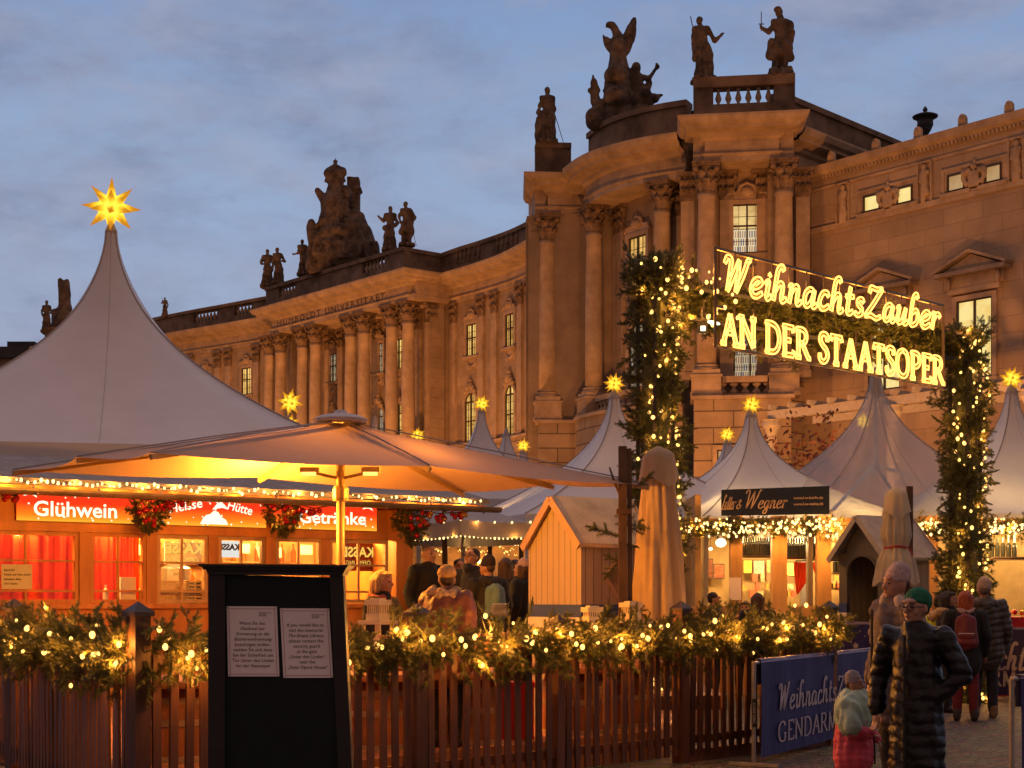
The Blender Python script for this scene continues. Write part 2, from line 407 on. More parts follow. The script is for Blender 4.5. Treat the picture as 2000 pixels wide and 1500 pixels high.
ZC = 18.0; ZB = 16.55; ZK = 15.42; ZF = 8.5; ZS = 7.5
ENT = [(2.6, ZB), (1.0, ZB), (1.0, ZB+.2), (.93, ZB+.24), (.93, ZB+.3), (1.03, ZB+.32), (1.03, 17.35), (.85, 17.42), (.8, 17.55), (.3, 17.62), (.27, 17.72), (.1, 17.8), (0, 17.98), (0, 18.06), (1.2, 18.16)]
ENTW = [(1.3, ZB), (1.02, ZB), (1.02, ZB+.2), (.93, ZB+.24), (.93, ZB+.3), (1.03, ZB+.32), (1.03, 17.35), (.85, 17.42), (.8, 17.55), (.3, 17.62), (.27, 17.72), (.1, 17.8), (0, 17.98), (0, 18.06), (1.2, 18.16)]
cv = lambda pts, n=4: [p for p in catmull(pts, n)]
secs = {
 'left_block': [(-34.5,112.5),(-34.5,109.8),(-31.2,109.3),(-31.0,111.2)],
 'left_wing': cv([(-28.5,109.2),(-25.6,106.2),(-22.8,103.7),(-19.7,101.2),(-16.9,98.9),(-14.45,97.2)]),
 'portico': [(-14.47,97.6),(-16.4,96.05),(-5.87,83.5),(-3.88,85.05)],
 'right_wing': cv([(-5.6,87.6),(-3.88,85.0),(-2.79,83.6),(-1.08,81.1),(0,78.9),(.95,76.5),(1.7,74.2)]),
 'corner_block': [(.5,69.),(.5,64.85),(2.12,64.95),(2.15,64.5)],
 'bow': cv([(2.12,64.45),(2.62,62.95),(3.29,61.75),(4.32,60.65),(5.33,59.9),(6.36,59.35)]),
 'end_block': [(6.38,59.3),(6.17,57.3),(10.98,56.6),(11.15,58.6)],
 'side_wing': [(11.2,58.6),(18.5,66.2)],
}
PT = {k: Path(v) for k, v in secs.items()}
PF = {k: Path(secs[k][1:3]) for k in ('left_block', 'portico', 'corner_block', 'end_block')}
lib = thing('library_building', 'curved baroque sandstone library with tall columns and statues along its roofline', 'building', (0, 80, 0))
WALLD = {'left_block': 2.2, 'left_wing': 1.15, 'portico': 3.4, 'right_wing': 1.15, 'corner_block': 1.6, 'bow': 2.5, 'end_block': 2.5, 'side_wing': 1.1}
for k, P in PT.items():
    pf_ = list(ENTW if k in ('left_wing', 'right_wing', 'side_wing') else ENT)
    if k in PF: pf_[0] = (max(1.03, min(2.6, PF[k].len*.36)), ZB)
    b = MB(); sweep(b, P, pf_); b.build('entablature', M_sand, lib)
    if k in PF:
        b = MB(); d = WALLD[k]; Q = PF[k]
        if k == 'corner_block': b.bar((.75,66.6,(ZB+EYE)/2),(4.75,65.75,(ZB+EYE)/2),.5,ZB+EYE); b.bar((.8,66.9,(ZB+EYE)/2),(1.9,75.5,(ZB+EYE)/2),.4,ZB+EYE)
        else: strip(b, Q, .95, Q.len-.95, d, d+.5, -EYE, ZB+.02)
        if k == 'portico':
            for uu in (1.1, Q.len-1.1): strip(b, Q, uu-.3, uu+.3, 2.4, d-.01, -EYE, ZB+.01)
        elif k == 'end_block':
            strip(b, Q, Q.len-1.5, Q.len-1.0, 1.9, 8, -EYE, ZB+.01); strip(b, Q, 1.0, 1.4, 2.2, d-.01, -EYE, ZB+.01)
        b.build('wall', M_wall, lib)
    else:
        b = MB(); d = WALLD[k]; strip(b, P, 0, P.len, d, d+.5, -EYE, ZB+.02); b.build('wall', M_wall, lib)
    # rusticated basement and ledge
    b = MB(); db = {'left_wing': .9, 'right_wing': .9, 'side_wing': .8}.get(k, .62); zb = ZF-.05 if 'wing' in k else ZS
    if k == 'portico': zb = ZF-.25
    strip(b, P, 0 if k in ('left_wing','right_wing','side_wing','bow') else .02, P.len, db, WALLD[k]+.02 if 'wing' not in k else 1.16, -EYE, zb); b.build('basement_wall', M_rust, lib)
    b = MB(); strip(b, P, 0.01, P.len-.01, db-.12, WALLD[k]+.03 if 'wing' not in k else 1.17, zb+.003, zb+.14); b.build('string_course', M_sand, lib)
for k in ('portico', 'end_block', 'corner_block', 'bow'):
    Q = PF.get(k, PT[k]); d = WALLD[k]; b = MB(); e_ = .02 if k == 'bow' else .55
    strip(b, Q, e_, Q.len-e_, 1.06, d+.6, ZB+.015, ZB+.3); strip(b, Q, e_, Q.len-e_, 1.25, d+3.2, ZB+.31, 18.08); b.build('entablature_core', M_sand, lib)
# dark roofs behind the parapets
b = MB()
for k in ('right_wing', 'left_wing', 'bow', 'portico', 'side_wing'):
    P = PT[k]; i0, i1 = (1, 2) if k in ('portico', 'end_block') else (0, P.n-1)
    sweep(b, P, [(2.3, 18.2), (2.35, 19.3), (7.5 if k != 'bow' else 4.5, 20.2)], i0, i1)
b.build('roof', M_slate, lib)

# ---- columns
def shaft():
    b = MB(); h = ZK-ZF-.42
    b.lathe([(.37,.42),(.375,.42+h*.3),(.36,.42+h*.6),(.315,.42+h*.97),(.35,.42+h*.975),(.35,.42+h)], n=20); return b
def cbase():
    b = MB(); b.box((0,0,.09),(1.04,1.04,.18)); b.lathe([(.5,.181),(.54,.22),(.5,.27),(.44,.29),(.43,.32),(.47,.34),(.47,.38),(.38,.42)], n=20); return b
def leaf(b, a, r0, z0, h, w, out):
    ca, sa = math.cos(a), math.sin(a); pts = [(0,0),(.05,h*.5),(.13,h*.85),(out,h),(out+.04,h*.88)]
    vs = []; ww = [w*.7, w, w*.85, w*.6, w*.25]
    for (dr, dz), q in zip(pts, ww):
        for sgn in (-1, 0, 1):
            rr = r0+dr-(.035 if sgn else 0); vs.append((rr*ca-sgn*q*sa, rr*sa+sgn*q*ca, z0+dz))
    fs = []
    for i in range(4):
        for j in range(2): fs.append((i*3+j, i*3+j+1, (i+1)*3+j+1, (i+1)*3+j))
    b.add(vs, fs)
def capital():
    b = MB(); b.lathe([(.33,0),(.37,.03),(.33,.07),(.335,.5),(.4,.8),(.5,.95)], n=16)
    for k in range(8): leaf(b, k*math.pi/4, .35, .06, .42, .16, .22)
    for k in range(8): leaf(b, (k+.5)*math.pi/4, .36, .3, .5, .15, .26)
    for k in range(4):
        a = (k+.5)*math.pi/2; b.ball((.55*math.cos(a), .55*math.sin(a), .88), (.13,.13,.13), 8, 6); leaf(b, a, .4, .5, .42, .12, .2)
        b.ball((.45*math.cos(k*math.pi/2), .45*math.sin(k*math.pi/2), 1.03), (.09,.09,.09), 7, 5)
    b.box((0,0,1.02),(1.02,1.02,.1)); b.box((0,0,1.105),(1.1,1.1,.07)); return b
def pil_cap():
    b = MB(); b.box((0,0,.5),(.56,.2,1.0)); b.box((0,-.02,1.06),(.86,.34,.14))
    for x in (-.2, 0, .2):
        for z0 in (.05, .38):
            bb = MB(); leaf(bb, -math.pi/2, .08, z0, .42, .11, .18); b.add([(v[0]+x, v[1], v[2]) for v in bb.v], bb.f)
    for x in (-.34, .34): b.ball((x,-.12,.9),(.12,.1,.12),8,6)
    return b
def pil_shaft(h): b = MB(); b.box((0,0,h/2),(.52,.18,h)); b.box((0,-.02,.15),(.62,.24,.3)); return b
HCOL = ZK-ZF
col0 = shaft().build('column', M_sand, lib, smooth=True, world=False); col0.data.polygons.foreach_set('use_smooth', [True]*len(col0.data.polygons))
cb0 = cbase().build('column_base', M_sand, col0, world=False)
cc0 = capital().build('capital', M_cap, col0, world=False); cc0.location = (0,0,HCOL)
_first = [True]
def put_column(x, y, rz):
    if _first[0]: c = col0; _first[0] = False
    else:
        c = col0.copy(); COL.objects.link(c)
        for ch in col0.children: d = ch.copy(); COL.objects.link(d); d.parent = c
    c.parent = lib; c.matrix_parent_inverse = Matrix.Translation((0,-80,0)); c.location = (x, y, ZF+EYE); c.rotation_euler = (0,0,rz)
pil0 = pil_shaft(HCOL).build('pilaster', M_sand, lib, world=False); pc0 = pil_cap().build('capital', M_cap, pil0, world=False); pc0.location = (0,0,HCOL)
_fp = [True]
def put_pilaster(x, y, rz):
    if _fp[0]: c = pil0; _fp[0] = False
    else:
        c = pil0.copy(); COL.objects.link(c); d = pc0.copy(); COL.objects.link(d); d.parent = c
    c.parent = lib; c.matrix_parent_inverse = Matrix.Translation((0,-80,0)); c.location = (x, y, ZF+EYE); c.rotation_euler = (0,0,rz)
def on(P, px, d, a=0., b=None):
    u = P.spx(px, d, a, b); q, t, n = P.at(u, d); return u, q, math.atan2(t.y, t.x)
def pedestal(b, q, rz, z0, z1, w=1.12):
    b = MB(); b.box((q.x, q.y, EYE+(z0+z1)/2), (w, w, z1-z0), rz); b.box((q.x, q.y, EYE+z1-.06), (w+.1, w+.1, .09), rz); b.box((q.x,q.y,EYE+z0+.1),(w+.08,w+.08,.17),rz); b.build('pedestal', M_sand, lib)
Pr = PT['portico']; Pp = PF['portico']; a0, a1 = 0, Pp.len; r1_ = Pr.c[2]
for px in (524, 548, 591, 616, 685, 711, 765, 797):
    u, q, rz = on(Pp, px, 1.45, a0, a1); put_column(q.x, q.y, rz)
    q2, t, n = Pp.at(u, 3.3); put_pilaster(q2.x, q2.y, rz)
u, q, rz = on(Pr, 838, 1.05, r1_+.05); put_pilaster(q.x, q.y, rz)
u, q, rz = on(Pr, 853, 1.05, r1_+.05); put_pilaster(q.x, q.y, rz)
Pw = PT['right_wing']
for px in (886, 940, 966, 1016, 1034):
    u, q, rz = on(Pw, px, 1.08); put_pilaster(q.x, q.y, rz)
Pl = PT['left_wing']
for px in (372, 425, 446, 501):
    u, q, rz = on(Pl, px, 1.08); put_pilaster(q.x, q.y, rz)
Pb = PT['bow']; Pe = PF['end_block']; Pc = PF['corner_block']
u, q, rz = on(Pc, 1069, 1.4); put_column(q.x, q.y, rz); pedestal(None, q, rz, ZS+.14, ZF)
q2, t, n = Pc.at(u+.85, 1.5); put_pilaster(q2.x, q2.y+.1, rz); put_pilaster(q2.x-1.3, q2.y+.1, rz)
for px in (1150, 1293):
    u, q, rz = on(Pb, px, 1.4); put_column(q.x, q.y, rz); pedestal(None, q, rz, ZS+.14, ZF)
    for du in (-.62, .62):
        q2, t, n = Pb.at(min(Pb.len-.1, max(.1, u+du)), 2.42); put_pilaster(q2.x, q2.y, math.atan2(t.y, t.x))
e0, e1 = 0, Pe.len
for px in (1380, 1531):
    u, q, rz = on(Pe, px, 1.4, e0, e1); put_column(q.x, q.y, rz); pedestal(None, q, rz, ZS+.14, ZF)
    for du in (-.75, .75):
        q2, t, n = Pe.at(u+du, 2.42); put_pilaster(q2.x, q2.y, rz)
# pierced panels between the pedestals
def pierced(P, ua, ub):
    b = MB()
    strip(b, P, ua, ub, 1.25, 1.5, ZS+.145, ZS+.3); strip(b, P, ua, ub, 1.2, 1.55, ZF-.28, ZF-.05)
    n = max(3, int((ub-ua)/.42))
    for i in range(n+1):
        u = ua+(ub-ua)*i/n; q, t, nn = P.at(u, 1.37); rz = math.atan2(t.y, t.x)
        b.lathe([(.09,0),(.16,.08),(.06,.2),(.06,.26),(.16,.38),(.09,.46)], (q.x, q.y, EYE+ZS+.28), 8, sx_=1.1, sy_=.7, rot=rz)
    b.build('balustrade_panel', M_sand, lib)
ua = Pb.spx(1150, 1.4)+.6; ub = Pb.spx(1293, 1.4)-.6; pierced(Pb, ua, ub)
ua = Pe.spx(1380, 1.4, e0, e1)+.6; ub = Pe.spx(1531, 1.4, e0, e1)-.6; pierced(Pe, ua, ub)

# ---- roof parapet, open balustrades where the sky shows between the balusters
def baluster_mb(h=.66):
    b = MB(); b.lathe([(.09,0),(.09,.06),(.05,.1),(.11,.22),(.125,.28),(.07,.46),(.05,.54),(.09,.6),(.09,h)], n=10); return b
bal0 = None
def parapet(k, u0, u1, opens, d=1.15, solid_top=19.62, caps=True, recess=(), side=False):
    global bal0
    P = PF.get(k, PT[k]) if not side else PT[k]; b = MB(); th = .5
    strip(b, P, u0, u1, d, d+th, 18.1, 18.76)
    strip(b, P, u0, u1, d-.1, d+th+.1, 19.4, solid_top)
    edges = [u0]
    for o in opens: edges += [o[0], o[1]]
    edges.append(u1)
    for i in range(0, len(edges), 2): strip(b, P, edges[i], edges[i+1], d+.01, d+th-.01, 18.762, 19.398)
    for r0, r1 in recess:
        strip(b, P, r0, r1, d-.03, d+.02, 18.68, 18.762)
        n = max(3, int((r1-r0)/.42))
        for i in range(n+1): q, t, nn = P.at(r0+(r1-r0)*i/n, d-.02); b.lathe([(.09,0),(.05,.1),(.12,.26),(.05,.52),(.09,.64)], (q.x, q.y, EYE+18.763), 8)
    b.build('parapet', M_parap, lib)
    for o in opens:
        n = max(3, int(round((o[1]-o[0])/.375)))
        for i in range(n):
            q, t, nn = P.at(o[0]+(o[1]-o[0])*(i+.5)/n, d+th/2)
            if bal0 is None: bal0 = baluster_mb().build('baluster', M_sand, lib, smooth=True, world=False); c = bal0
            else: c = bal0.copy(); COL.objects.link(c)
            c.parent = lib; c.matrix_parent_inverse = Matrix.Translation((0,-80,0)); c.location = (q.x, q.y, EYE+18.75)
def rng(P, x0, x1, d=1.2, a=0., b=None): return (P.spx(x0, d, a, b), P.spx(x1, d, a, b))
parapet('portico', Pp.spx(511, 1.15), Pp.spx(789, 1.15), [rng(Pp, 545, 577, 1.2, a0, a1), rng(Pp, 708, 752, 1.2, a0, a1)])
b = MB(); pq, pt_, pn_ = Pp.at(Pp.spx(789, 1.15), 1.15); pe, _, _ = Pw.at(Pw.spx(862, 1.15), 1.2)
for z0, z1, w in ((18.1,18.76,.5),(18.762,19.398,.46),(19.4,19.62,.66)): b.bar((pq.x-.2,pq.y+.35,EYE+(z0+z1)/2), (pe.x,pe.y+.3,EYE+(z0+z1)/2), w, z1-z0)
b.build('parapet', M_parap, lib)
parapet('end_block', Pe.spx(1354, 1.15), Pe.spx(1553, 1.15), [rng(Pe, 1393, 1511, 1.2, e0, e1)], solid_top=19.78)
parapet('bow', 0.0, Pb.len, [])
parapet('corner_block', Pc.spx(1046, 1.15), Pc.len+.5, [])
parapet('right_wing', 0, Pw.len, [], recess=[rng(Pw, 895, 938), rng(Pw, 974, 1012)])
parapet('left_wing', 0, Pl.len, [rng(Pl, 378, 425), rng(Pl, 458, 492)], recess=[])
parapet('side_wing', 0, PT['side_wing'].len, [])
parapet('left_block', .6, PF['left_block'].len-.3, [])

# frieze inscription
M_ins = mat('inscription', (.13, .09, .06), .9, var=.1)
u0_ = Pp.spx(541, 1.02, a0, a1); u1_ = Pp.spx(752, 1.02, a0, a1); q0, t, n = Pp.at(u0_, 1.02)
Mx = frame((q0.x-n.x*.012, q0.y-n.y*.012, EYE+16.93), (t.x, t.y, 0), (0,0,1))
v, f = text_geo('HUMBOLDT·UNIVERSITAET', .6, align='LEFT', space=1.25); wmax = max(p[0] for p in v); sc_ = (u1_-u0_)/wmax
b = MB(); b.add([Mx @ Vector((p[0]*sc_, p[1]*.85, 0)) for p in v], f); b.build('inscription', M_ins, lib)

# ---- windows
def litmat(name, c0, c1, s, seed, books=False, dim=.15):
    m = bpy.data.materials.new(name); m.use_nodes = True; t = m.node_tree; n = t.nodes; l = t.links; n.clear()
    o = n.new('ShaderNodeOutputMaterial'); em = n.new('ShaderNodeEmission'); at = n.new('ShaderNodeAttribute'); at.attribute_name = 'uvm'
    ms = n.new('ShaderNodeMixShader'); gl = n.new('ShaderNodeBsdfGlossy'); gl.inputs['Roughness'].default_value = .08; gl.inputs['Color'].default_value = (.5,.5,.5,1)
    mpn = n.new('ShaderNodeMapping'); mpn.inputs['Location'].default_value = (seed*3.1, seed*1.7, 0); l.new(at.outputs['Vector'], mpn.inputs[0])
    no = n.new('ShaderNodeTexNoise'); no.inputs['Scale'].default_value = 1.7; no.inputs['Detail'].default_value = 3; l.new(mpn.outputs[0], no.inputs['Vector'])
    rp = n.new('ShaderNodeValToRGB'); rp.color_ramp.elements[0].position = .38; rp.color_ramp.elements[1].position = .6
    rp.color_ramp.elements[0].color = tuple(c0)+(1,); rp.color_ramp.elements[1].color = tuple(c1)+(1,); l.new(no.outputs['Fac'], rp.inputs[0]); src = rp.outputs[0]
    if books:
        br = n.new('ShaderNodeTexBrick'); br.inputs['Scale'].default_value = 1; br.inputs['Brick Width'].default_value = .09; br.inputs['Row Height'].default_value = .3; br.inputs['Mortar Size'].default_value = .018
        br.inputs['Color1'].default_value = (.55,.3,.18,1); br.inputs['Color2'].default_value = (.16,.14,.24,1); br.inputs['Mortar'].default_value = (.9,.75,.4,1); br.offset = .37
        l.new(at.outputs['Vector'], br.inputs['Vector'])
        sp = n.new('ShaderNodeSeparateXYZ'); l.new(at.outputs['Vector'], sp.inputs[0])
        gt = n.new('ShaderNodeMath'); gt.operation = 'LESS_THAN'; gt.inputs[1].default_value = books; l.new(sp.outputs[1], gt.inputs[0])
        mm = n.new('ShaderNodeMixRGB'); l.new(gt.outputs[0], mm.inputs[0]); l.new(src, mm.inputs[1]); l.new(br.outputs['Color'], mm.inputs[2]); src = mm.outputs[0]
    l.new(src, em.inputs[0]); em.inputs[1].default_value = s
    ms.inputs[0].default_value = .06; l.new(em.outputs[0], ms.inputs[1]); l.new(gl.outputs[0], ms.inputs[2]); l.new(ms.outputs[0], o.inputs[0])
    return m
M_lit = [litmat('lit_window_a', (.62,.34,.08), (1,.62,.17), 1.15, 1), litmat('lit_window_b', (.5,.25,.05), (.95,.56,.15), 1., 2), litmat('lit_window_c', (.6,.36,.12), (.95,.66,.25), 1., 3, books=.95)]
M_litd = litmat('lit_window_d', (.3,.1,.06), (.75,.5,.25), .6, 4, books=3.)
M_litp = litmat('lit_window_p', (.9,.62,.18), (1.,.78,.3), 1.05, 5); M_litq = litmat('lit_window_q', (.6,.34,.13), (.7,.44,.2), .75, 6)
def window(q, rz, z0, z1, w, gm, arch=False, parent=None, orn=True, cross=True, sub=True, deep=.16, back=0., sur=True, shell=None):
    """q: point on the wall face; local x along the wall, local -y out of the wall"""
    M = Matrix.Translation((q.x, q.y, 0)) @ Matrix.Rotation(rz, 4, 'Z')
    T = lambda pts: [M @ Vector(p) for p in pts]
    hz = EYE; z0 += hz; z1 += hz; zr = z1-w/2 if arch else z1
    out = [(-w/2, z0), (w/2, z0), (w/2, zr)]
    if arch: out += [(w/2*math.cos(a), zr+w/2*math.sin(a)) for a in [math.pi*i/12 for i in range(1, 12)]]
    out += [(-w/2, zr)]
    if not arch: out = [(-w/2,z0),(w/2,z0),(w/2,z1),(-w/2,z1)]
    wf = MB()
    s = .055
    def bb(x0, x1, za, zb, y=-.06, d=.08): wf.add(T([(x0,y-d/2,za),(x1,y-d/2,za),(x1,y+d/2,za),(x0,y+d/2,za),(x0,y-d/2,zb),(x1,y-d/2,zb),(x1,y+d/2,zb),(x0,y+d/2,zb)]), [(0,1,2,3),(4,5,6,7),(0,1,5,4),(1,2,6,5),(2,3,7,6),(3,0,4,7)])
    bb(-w/2, -w/2+s, z0, zr); bb(w/2-s, w/2, z0, zr); bb(-w/2+s, w/2-s, z0, z0+s)
    if not arch: bb(-w/2+s, w/2-s, z1-s, z1)
    else:
        pts = [(w/2*math.cos(a)*.97, -.06, zr+w/2*math.sin(a)*.97) for a in [math.pi*i/12 for i in range(13)]]; wf.tube(T(pts), .045, 6)
    if cross: bb(-s*.6, s*.6, z0, z1-(.05 if arch else 0), -.063, .09)
    hs = [z0+(z1-z0)*.56] if not arch else [z0+(z1-z0)*.42, zr]
    for h_ in (hs if cross else []): bb(-w/2, w/2, h_-s*.5, h_+s*.5, -.066, .085)
    if sub:
        n = max(4, int((z1-z0)/.42))
        for i in range(1, n): zz = z0+(z1-z0)*i/n; bb(-w/2, w/2, zz-.009, zz+.009, -.055, .03)
        for x in (-w/4, w/4): bb(x-.009, x+.009, z0, zr, -.055, .03)
    fo = wf.build('window', M_wood_dk, parent)
    pb = MB(); pb.add(T([(x, -.02, z) for x, z in out]), [tuple(range(len(out)))], [(x, z-z0) for x, z in out]); pb.build('pane', gm, fo)
    if sur:
        sb = MB(); fw = .17
        def sbx(x0, x1, za, zb, y0, y1): sb.add(T([(x0,y0,za),(x1,y0,za),(x1,y1,za),(x0,y1,za),(x0,y0,zb),(x1,y0,zb),(x1,y1,zb),(x0,y1,zb)]), [(0,1,2,3),(4,5,6,7),(0,1,5,4),(1,2,6,5),(2,3,7,6),(3,0,4,7)])
        sbx(-w/2-fw, -w/2, z0-.02, zr, -deep, .02); sbx(w/2, w/2+fw, z0-.02, zr, -deep, .02)
        sbx(-w/2-fw-.08, w/2+fw+.08, z0-.16, z0-.021, -deep-.1, .02)
        if arch:
            for i in range(12):
                a, c = math.pi*i/12, math.pi*(i+1)/12; r0, r1 = w/2, w/2+fw
                P4 = [(r0*math.cos(a), zr+r0*math.sin(a)), (r1*math.cos(a), zr+r1*math.sin(a)), (r1*math.cos(c), zr+r1*math.sin(c)), (r0*math.cos(c), zr+r0*math.sin(c))]
                sb.prism(T([(x, -deep, z) for x, z in P4]), M.to_3x3() @ Vector((0, deep+.02, 0)))
            if orn:
                for dx, dz, r in ((0,.32,.24),(-.22,.2,.15),(.22,.2,.15),(-.38,.02,.13),(.38,.02,.13),(0,.62,.13)):
                    sb.ball(M @ Vector((dx, -deep, z1+.08+dz)), (r, r*.8, r), 9, 6)
        else:
            sbx(-w/2-fw, w/2+fw, z1, z1+fw, -deep, .02)
            if orn:
                crown = [(-w/2-fw-.03, z1+fw), (-w/2-fw+.05, z1+fw+.2), (-w*.3, z1+fw+.25), (-w*.22, z1+fw+.5), (0, z1+fw+.62), (w*.22, z1+fw+.5), (w*.3, z1+fw+.25), (w/2+fw-.05, z1+fw+.2), (w/2+fw+.03, z1+fw)]
                sb.prism(T([(x, -deep*.8, z) for x, z in crown]), M.to_3x3() @ Vector((0, deep*.8+.02, 0)))
                top = [(x, -deep*.9, z+.02) for x, z in crown]; sb.tube(T(top), .06, 6)
                sb.ball(M @ Vector((0,-deep*.9, z1+fw+.3)), (.24,.14,.2), 10, 6)
                for i in range(5): a = math.pi*(i+.5)/5; sb.ball(M @ Vector((.2*math.cos(a), -deep*1.1, z1+fw+.22+.17*math.sin(a))), (.07,.06,.1), 6, 5)
                # apron under the sill with a swag
                sbx(-w/2-.05, w/2+.05, z0-.75, z0-.17, -.06, .02)
                sb.tube(T([(w*.42*math.cos(a), -.1, z0-.3+.3*math.sin(a)) for a in [math.pi+math.pi*i/8 for i in range(9)]]), [.04,.06,.08,.09,.1,.09,.08,.06,.04], 6)
        sb.build('surround', M_sand, fo)
    return fo
def win_on(P, px, d, z0, z1, w, gm, a=0., b_=None, **k):
    u, q, rz = on(P, px, d, a, b_); return window(q, rz, z0, z1, w, gm, parent=lib, **k)
win_on(Pw, 924, 1.15, 13.4, 15.15, .95, M_lit[0]); win_on(Pw, 999, 1.15, 13.4, 15.15, .95, M_lit[1])
win_on(Pw, 922, 1.15, 8.7, 11.35, 1.0, M_lit[1], arch=True); win_on(Pw, 999, 1.15, 8.7, 11.35, 1.0, M_lit[0], arch=True)
win_on(Pl, 484, 1.15, 13.4, 15.15, .95, M_lit[0]); win_on(Pl, 404, 1.15, 13.4, 15.15, .95, M_lit[1])
win_on(Pl, 484, 1.15, 8.7, 11.35, 1.0, M_lit[1], arch=True); win_on(Pl, 404, 1.15, 8.7, 11.35, 1.0, M_lit[1], arch=True)
win_on(Pb, 1249, 2.5, 12.9, 14.95, 1.15, M_lit[1]); win_on(Pb, 1249, 2.5, 8.7, 11.35, 1.15, M_litd, arch=True)
win_on(Pe, 1459, 2.5, 13.35, 15.25, 1.26, M_lit[2], a=e0, b_=e1); win_on(Pe, 1465, 2.5, 8.5, 11.3, 1.26, M_litd, a=e0, b_=e1, arch=True)
for px in (571, 652, 742, 781):
    win_on(Pp, px, 3.4, 13.4, 15.15, .95, M_lit[0] if px == 781 else M_litd, a=a0, b_=a1); win_on(Pp, px, 3.4, 8.7, 11.35, 1.1, M_lit[1] if px == 781 else M_litd, a=a0, b_=a1, arch=True)
win_on(Pe, 1440, .62, 3.7, 5.6, 1.5, M_litq, a=e0, b_=e1, orn=False)

# ------------------------------------------------------------------ palace on the right
pal = thing('palace_building', 'plain sandstone palace with dentil cornice and pedimented windows beside the library', 'building', (15, 56, 0))
A = Vector((11.42, 60.0)); D = Vector((.633, -.774)); PP = Path([(A.x, A.y), (A.x+D.x*16, A.y+D.y*16)])
PN = Vector((-D.y, D.x)); prz = math.atan2(D.y, D.x)
b = MB(); strip(b, PP, 0, 16, 0, .6, -EYE, 16.3); b.build('wall', M_pal, pal)
b = MB(); sweep(b, PP, [(.1,16.2),(-.08,16.22),(-.08,16.3),(-.12,16.31),(-.3,16.42),(-.34,16.62),(-.34,16.68),(.8,16.75)])
strip(b, PP, 0, 16, -.05, .02, 15.8, 15.9); strip(b, PP, 0, 16, -.1, .02, 14.16, 14.36); b.build('cornice', M_sand, pal)
b = MB()
for i in range(96): u = .05+i*.166; q, t, n = PP.at(u, -.12); b.box((q.x, q.y, EYE+16.25), (.09,.1,.13), prz)
b.build('dentil_course', M_sand, pal)
for px in (1624, 1711, 1793, 1880, 1971):
    u = PP.spx(px, -.2); q, t, n = PP.at(u, -.2); M = Matrix.Translation((q.x, q.y, EYE+16.72)) @ Matrix.Rotation(prz, 4, 'Z')
    b = MB(); b.prism([M @ Vector(p) for p in [(-.16,-.06,0),(.16,-.06,0),(.15,-.06,.25),(.09,-.06,.36),(0,-.06,.4),(-.09,-.06,.36),(-.15,-.06,.25)]], M.to_3x3() @ Vector((0,.14,0)))
    b.ball(M @ Vector((0,-.07,.2)), (.09,.05,.1), 8, 5); b.build('antefix', M_sand, pal)
# attic: paired windows with a carved shield between, relief figures
def relief_figure(px, s):
    u = PP.spx(px, 0); q, t, n = PP.at(u, -.06); pr = []
    X = lambda x, y, z: Vector((q.x+t.x*x-n.x*y, q.y+t.y*x-n.y*y, EYE+14.38+z))
    k = random.choice((-1, 1))
    pr += [('c', X(0,0,.75), X(.02*k,0,1.05), .13, .15), ('c', X(.0,0,.72), X(-.07,0,.0), .14, .1), ('c', X(.03,0,.72), X(.1*k,0,.0), .13, .08), ('e', X(.02*k,.03,1.27), (.1,.1,.12)),
           ('c', X(-.15,0,1.08), X(-.2,.02,.75), .07, .05), ('c', X(.15,0,1.08), X(.1*k,.08,.8), .07, .05), ('c', X(-.1,0,.9), X(.12,0,.3), .12, .1)]
    bb = MB(); M = Matrix.Translation((q.x, q.y, 0)) @ Matrix.Rotation(prz, 4, 'Z')
    for x0, x1, z0, z1 in ((-.32,-.26,0,1.46),(.26,.32,0,1.46),(-.32,.32,1.42,1.48)):
        bb.add([M @ Vector((x, y, EYE+14.37+z)) for z in (z0, z1) for x, y in ((x0,-.05),(x1,-.05),(x1,.1),(x0,.1))], [(0,1,2,3),(4,5,6,7),(0,1,5,4),(1,2,6,5),(2,3,7,6),(3,0,4,7)])
    r = blob('relief_figure', pr, M_sand, pal, .035, 2, noise=.004); bb.build('niche', M_sand, r)
for px in (1648, 1808, 1987): relief_figure(px, 1)
for i, (x0, x1, x2, x3, gm) in enumerate(((1688,1721,1753,1784,M_litp),(1852,1886,1925,1958,M_litq))):
    bb = MB()
    ua, ub = PP.spx(x0, 0), PP.spx(x3, 0)
    for z0, z1, va, vb, dd in ((14.37,14.44,ua-.25,ub+.25,-.09),(15.26,15.36,ua-.25,ub+.25,-.09),(14.441,15.259,ua-.25,ua-.1,-.085),(14.441,15.259,ub+.1,ub+.25,-.085)): strip(bb, PP, va, vb, dd, .02, z0, z1)
    bb.build('attic_frame', M_sand, pal)
    for xa, xb in ((x0,x1),(x2,x3)):
        um = PP.spx((xa+xb)/2, 0); q, t, n = PP.at(um, 0); w_ = PP.spx(xb, 0)-PP.spx(xa, 0)
        window(q, prz, 14.5, 15.12, w_, gm, parent=pal, orn=False, sub=False, sur=True, deep=.05, cross=False)
    um = PP.spx((x1+x2)/2, 0); q, t, n = PP.at(um, -.06)
    X = lambda x, y, z: Vector((q.x+t.x*x-n.x*y, q.y+t.y*x-n.y*y, EYE+z))
    pr = [('b', X(0,.02,14.78), (.42,.16,.55), prz), ('e', X(0,.06,15.2), (.12,.1,.1)), ('e', X(0,.02,15.38), (.06,.06,.1))]
    for sx_ in (-1, 1):
        pr += [('e', X(sx_*.36,.04,15.02), (.16,.1,.12)), ('e', X(sx_*.42,.04,14.85), (.1,.1,.16)), ('c', X(sx_*.2,.05,15.1), X(sx_*.42,.03,15.08), .08, .06), ('e', X(sx_*.33,.04,14.66), (.1,.08,.12))]
    blob('carved_shield', pr, M_sand, pal, .03, 2, noise=.006)
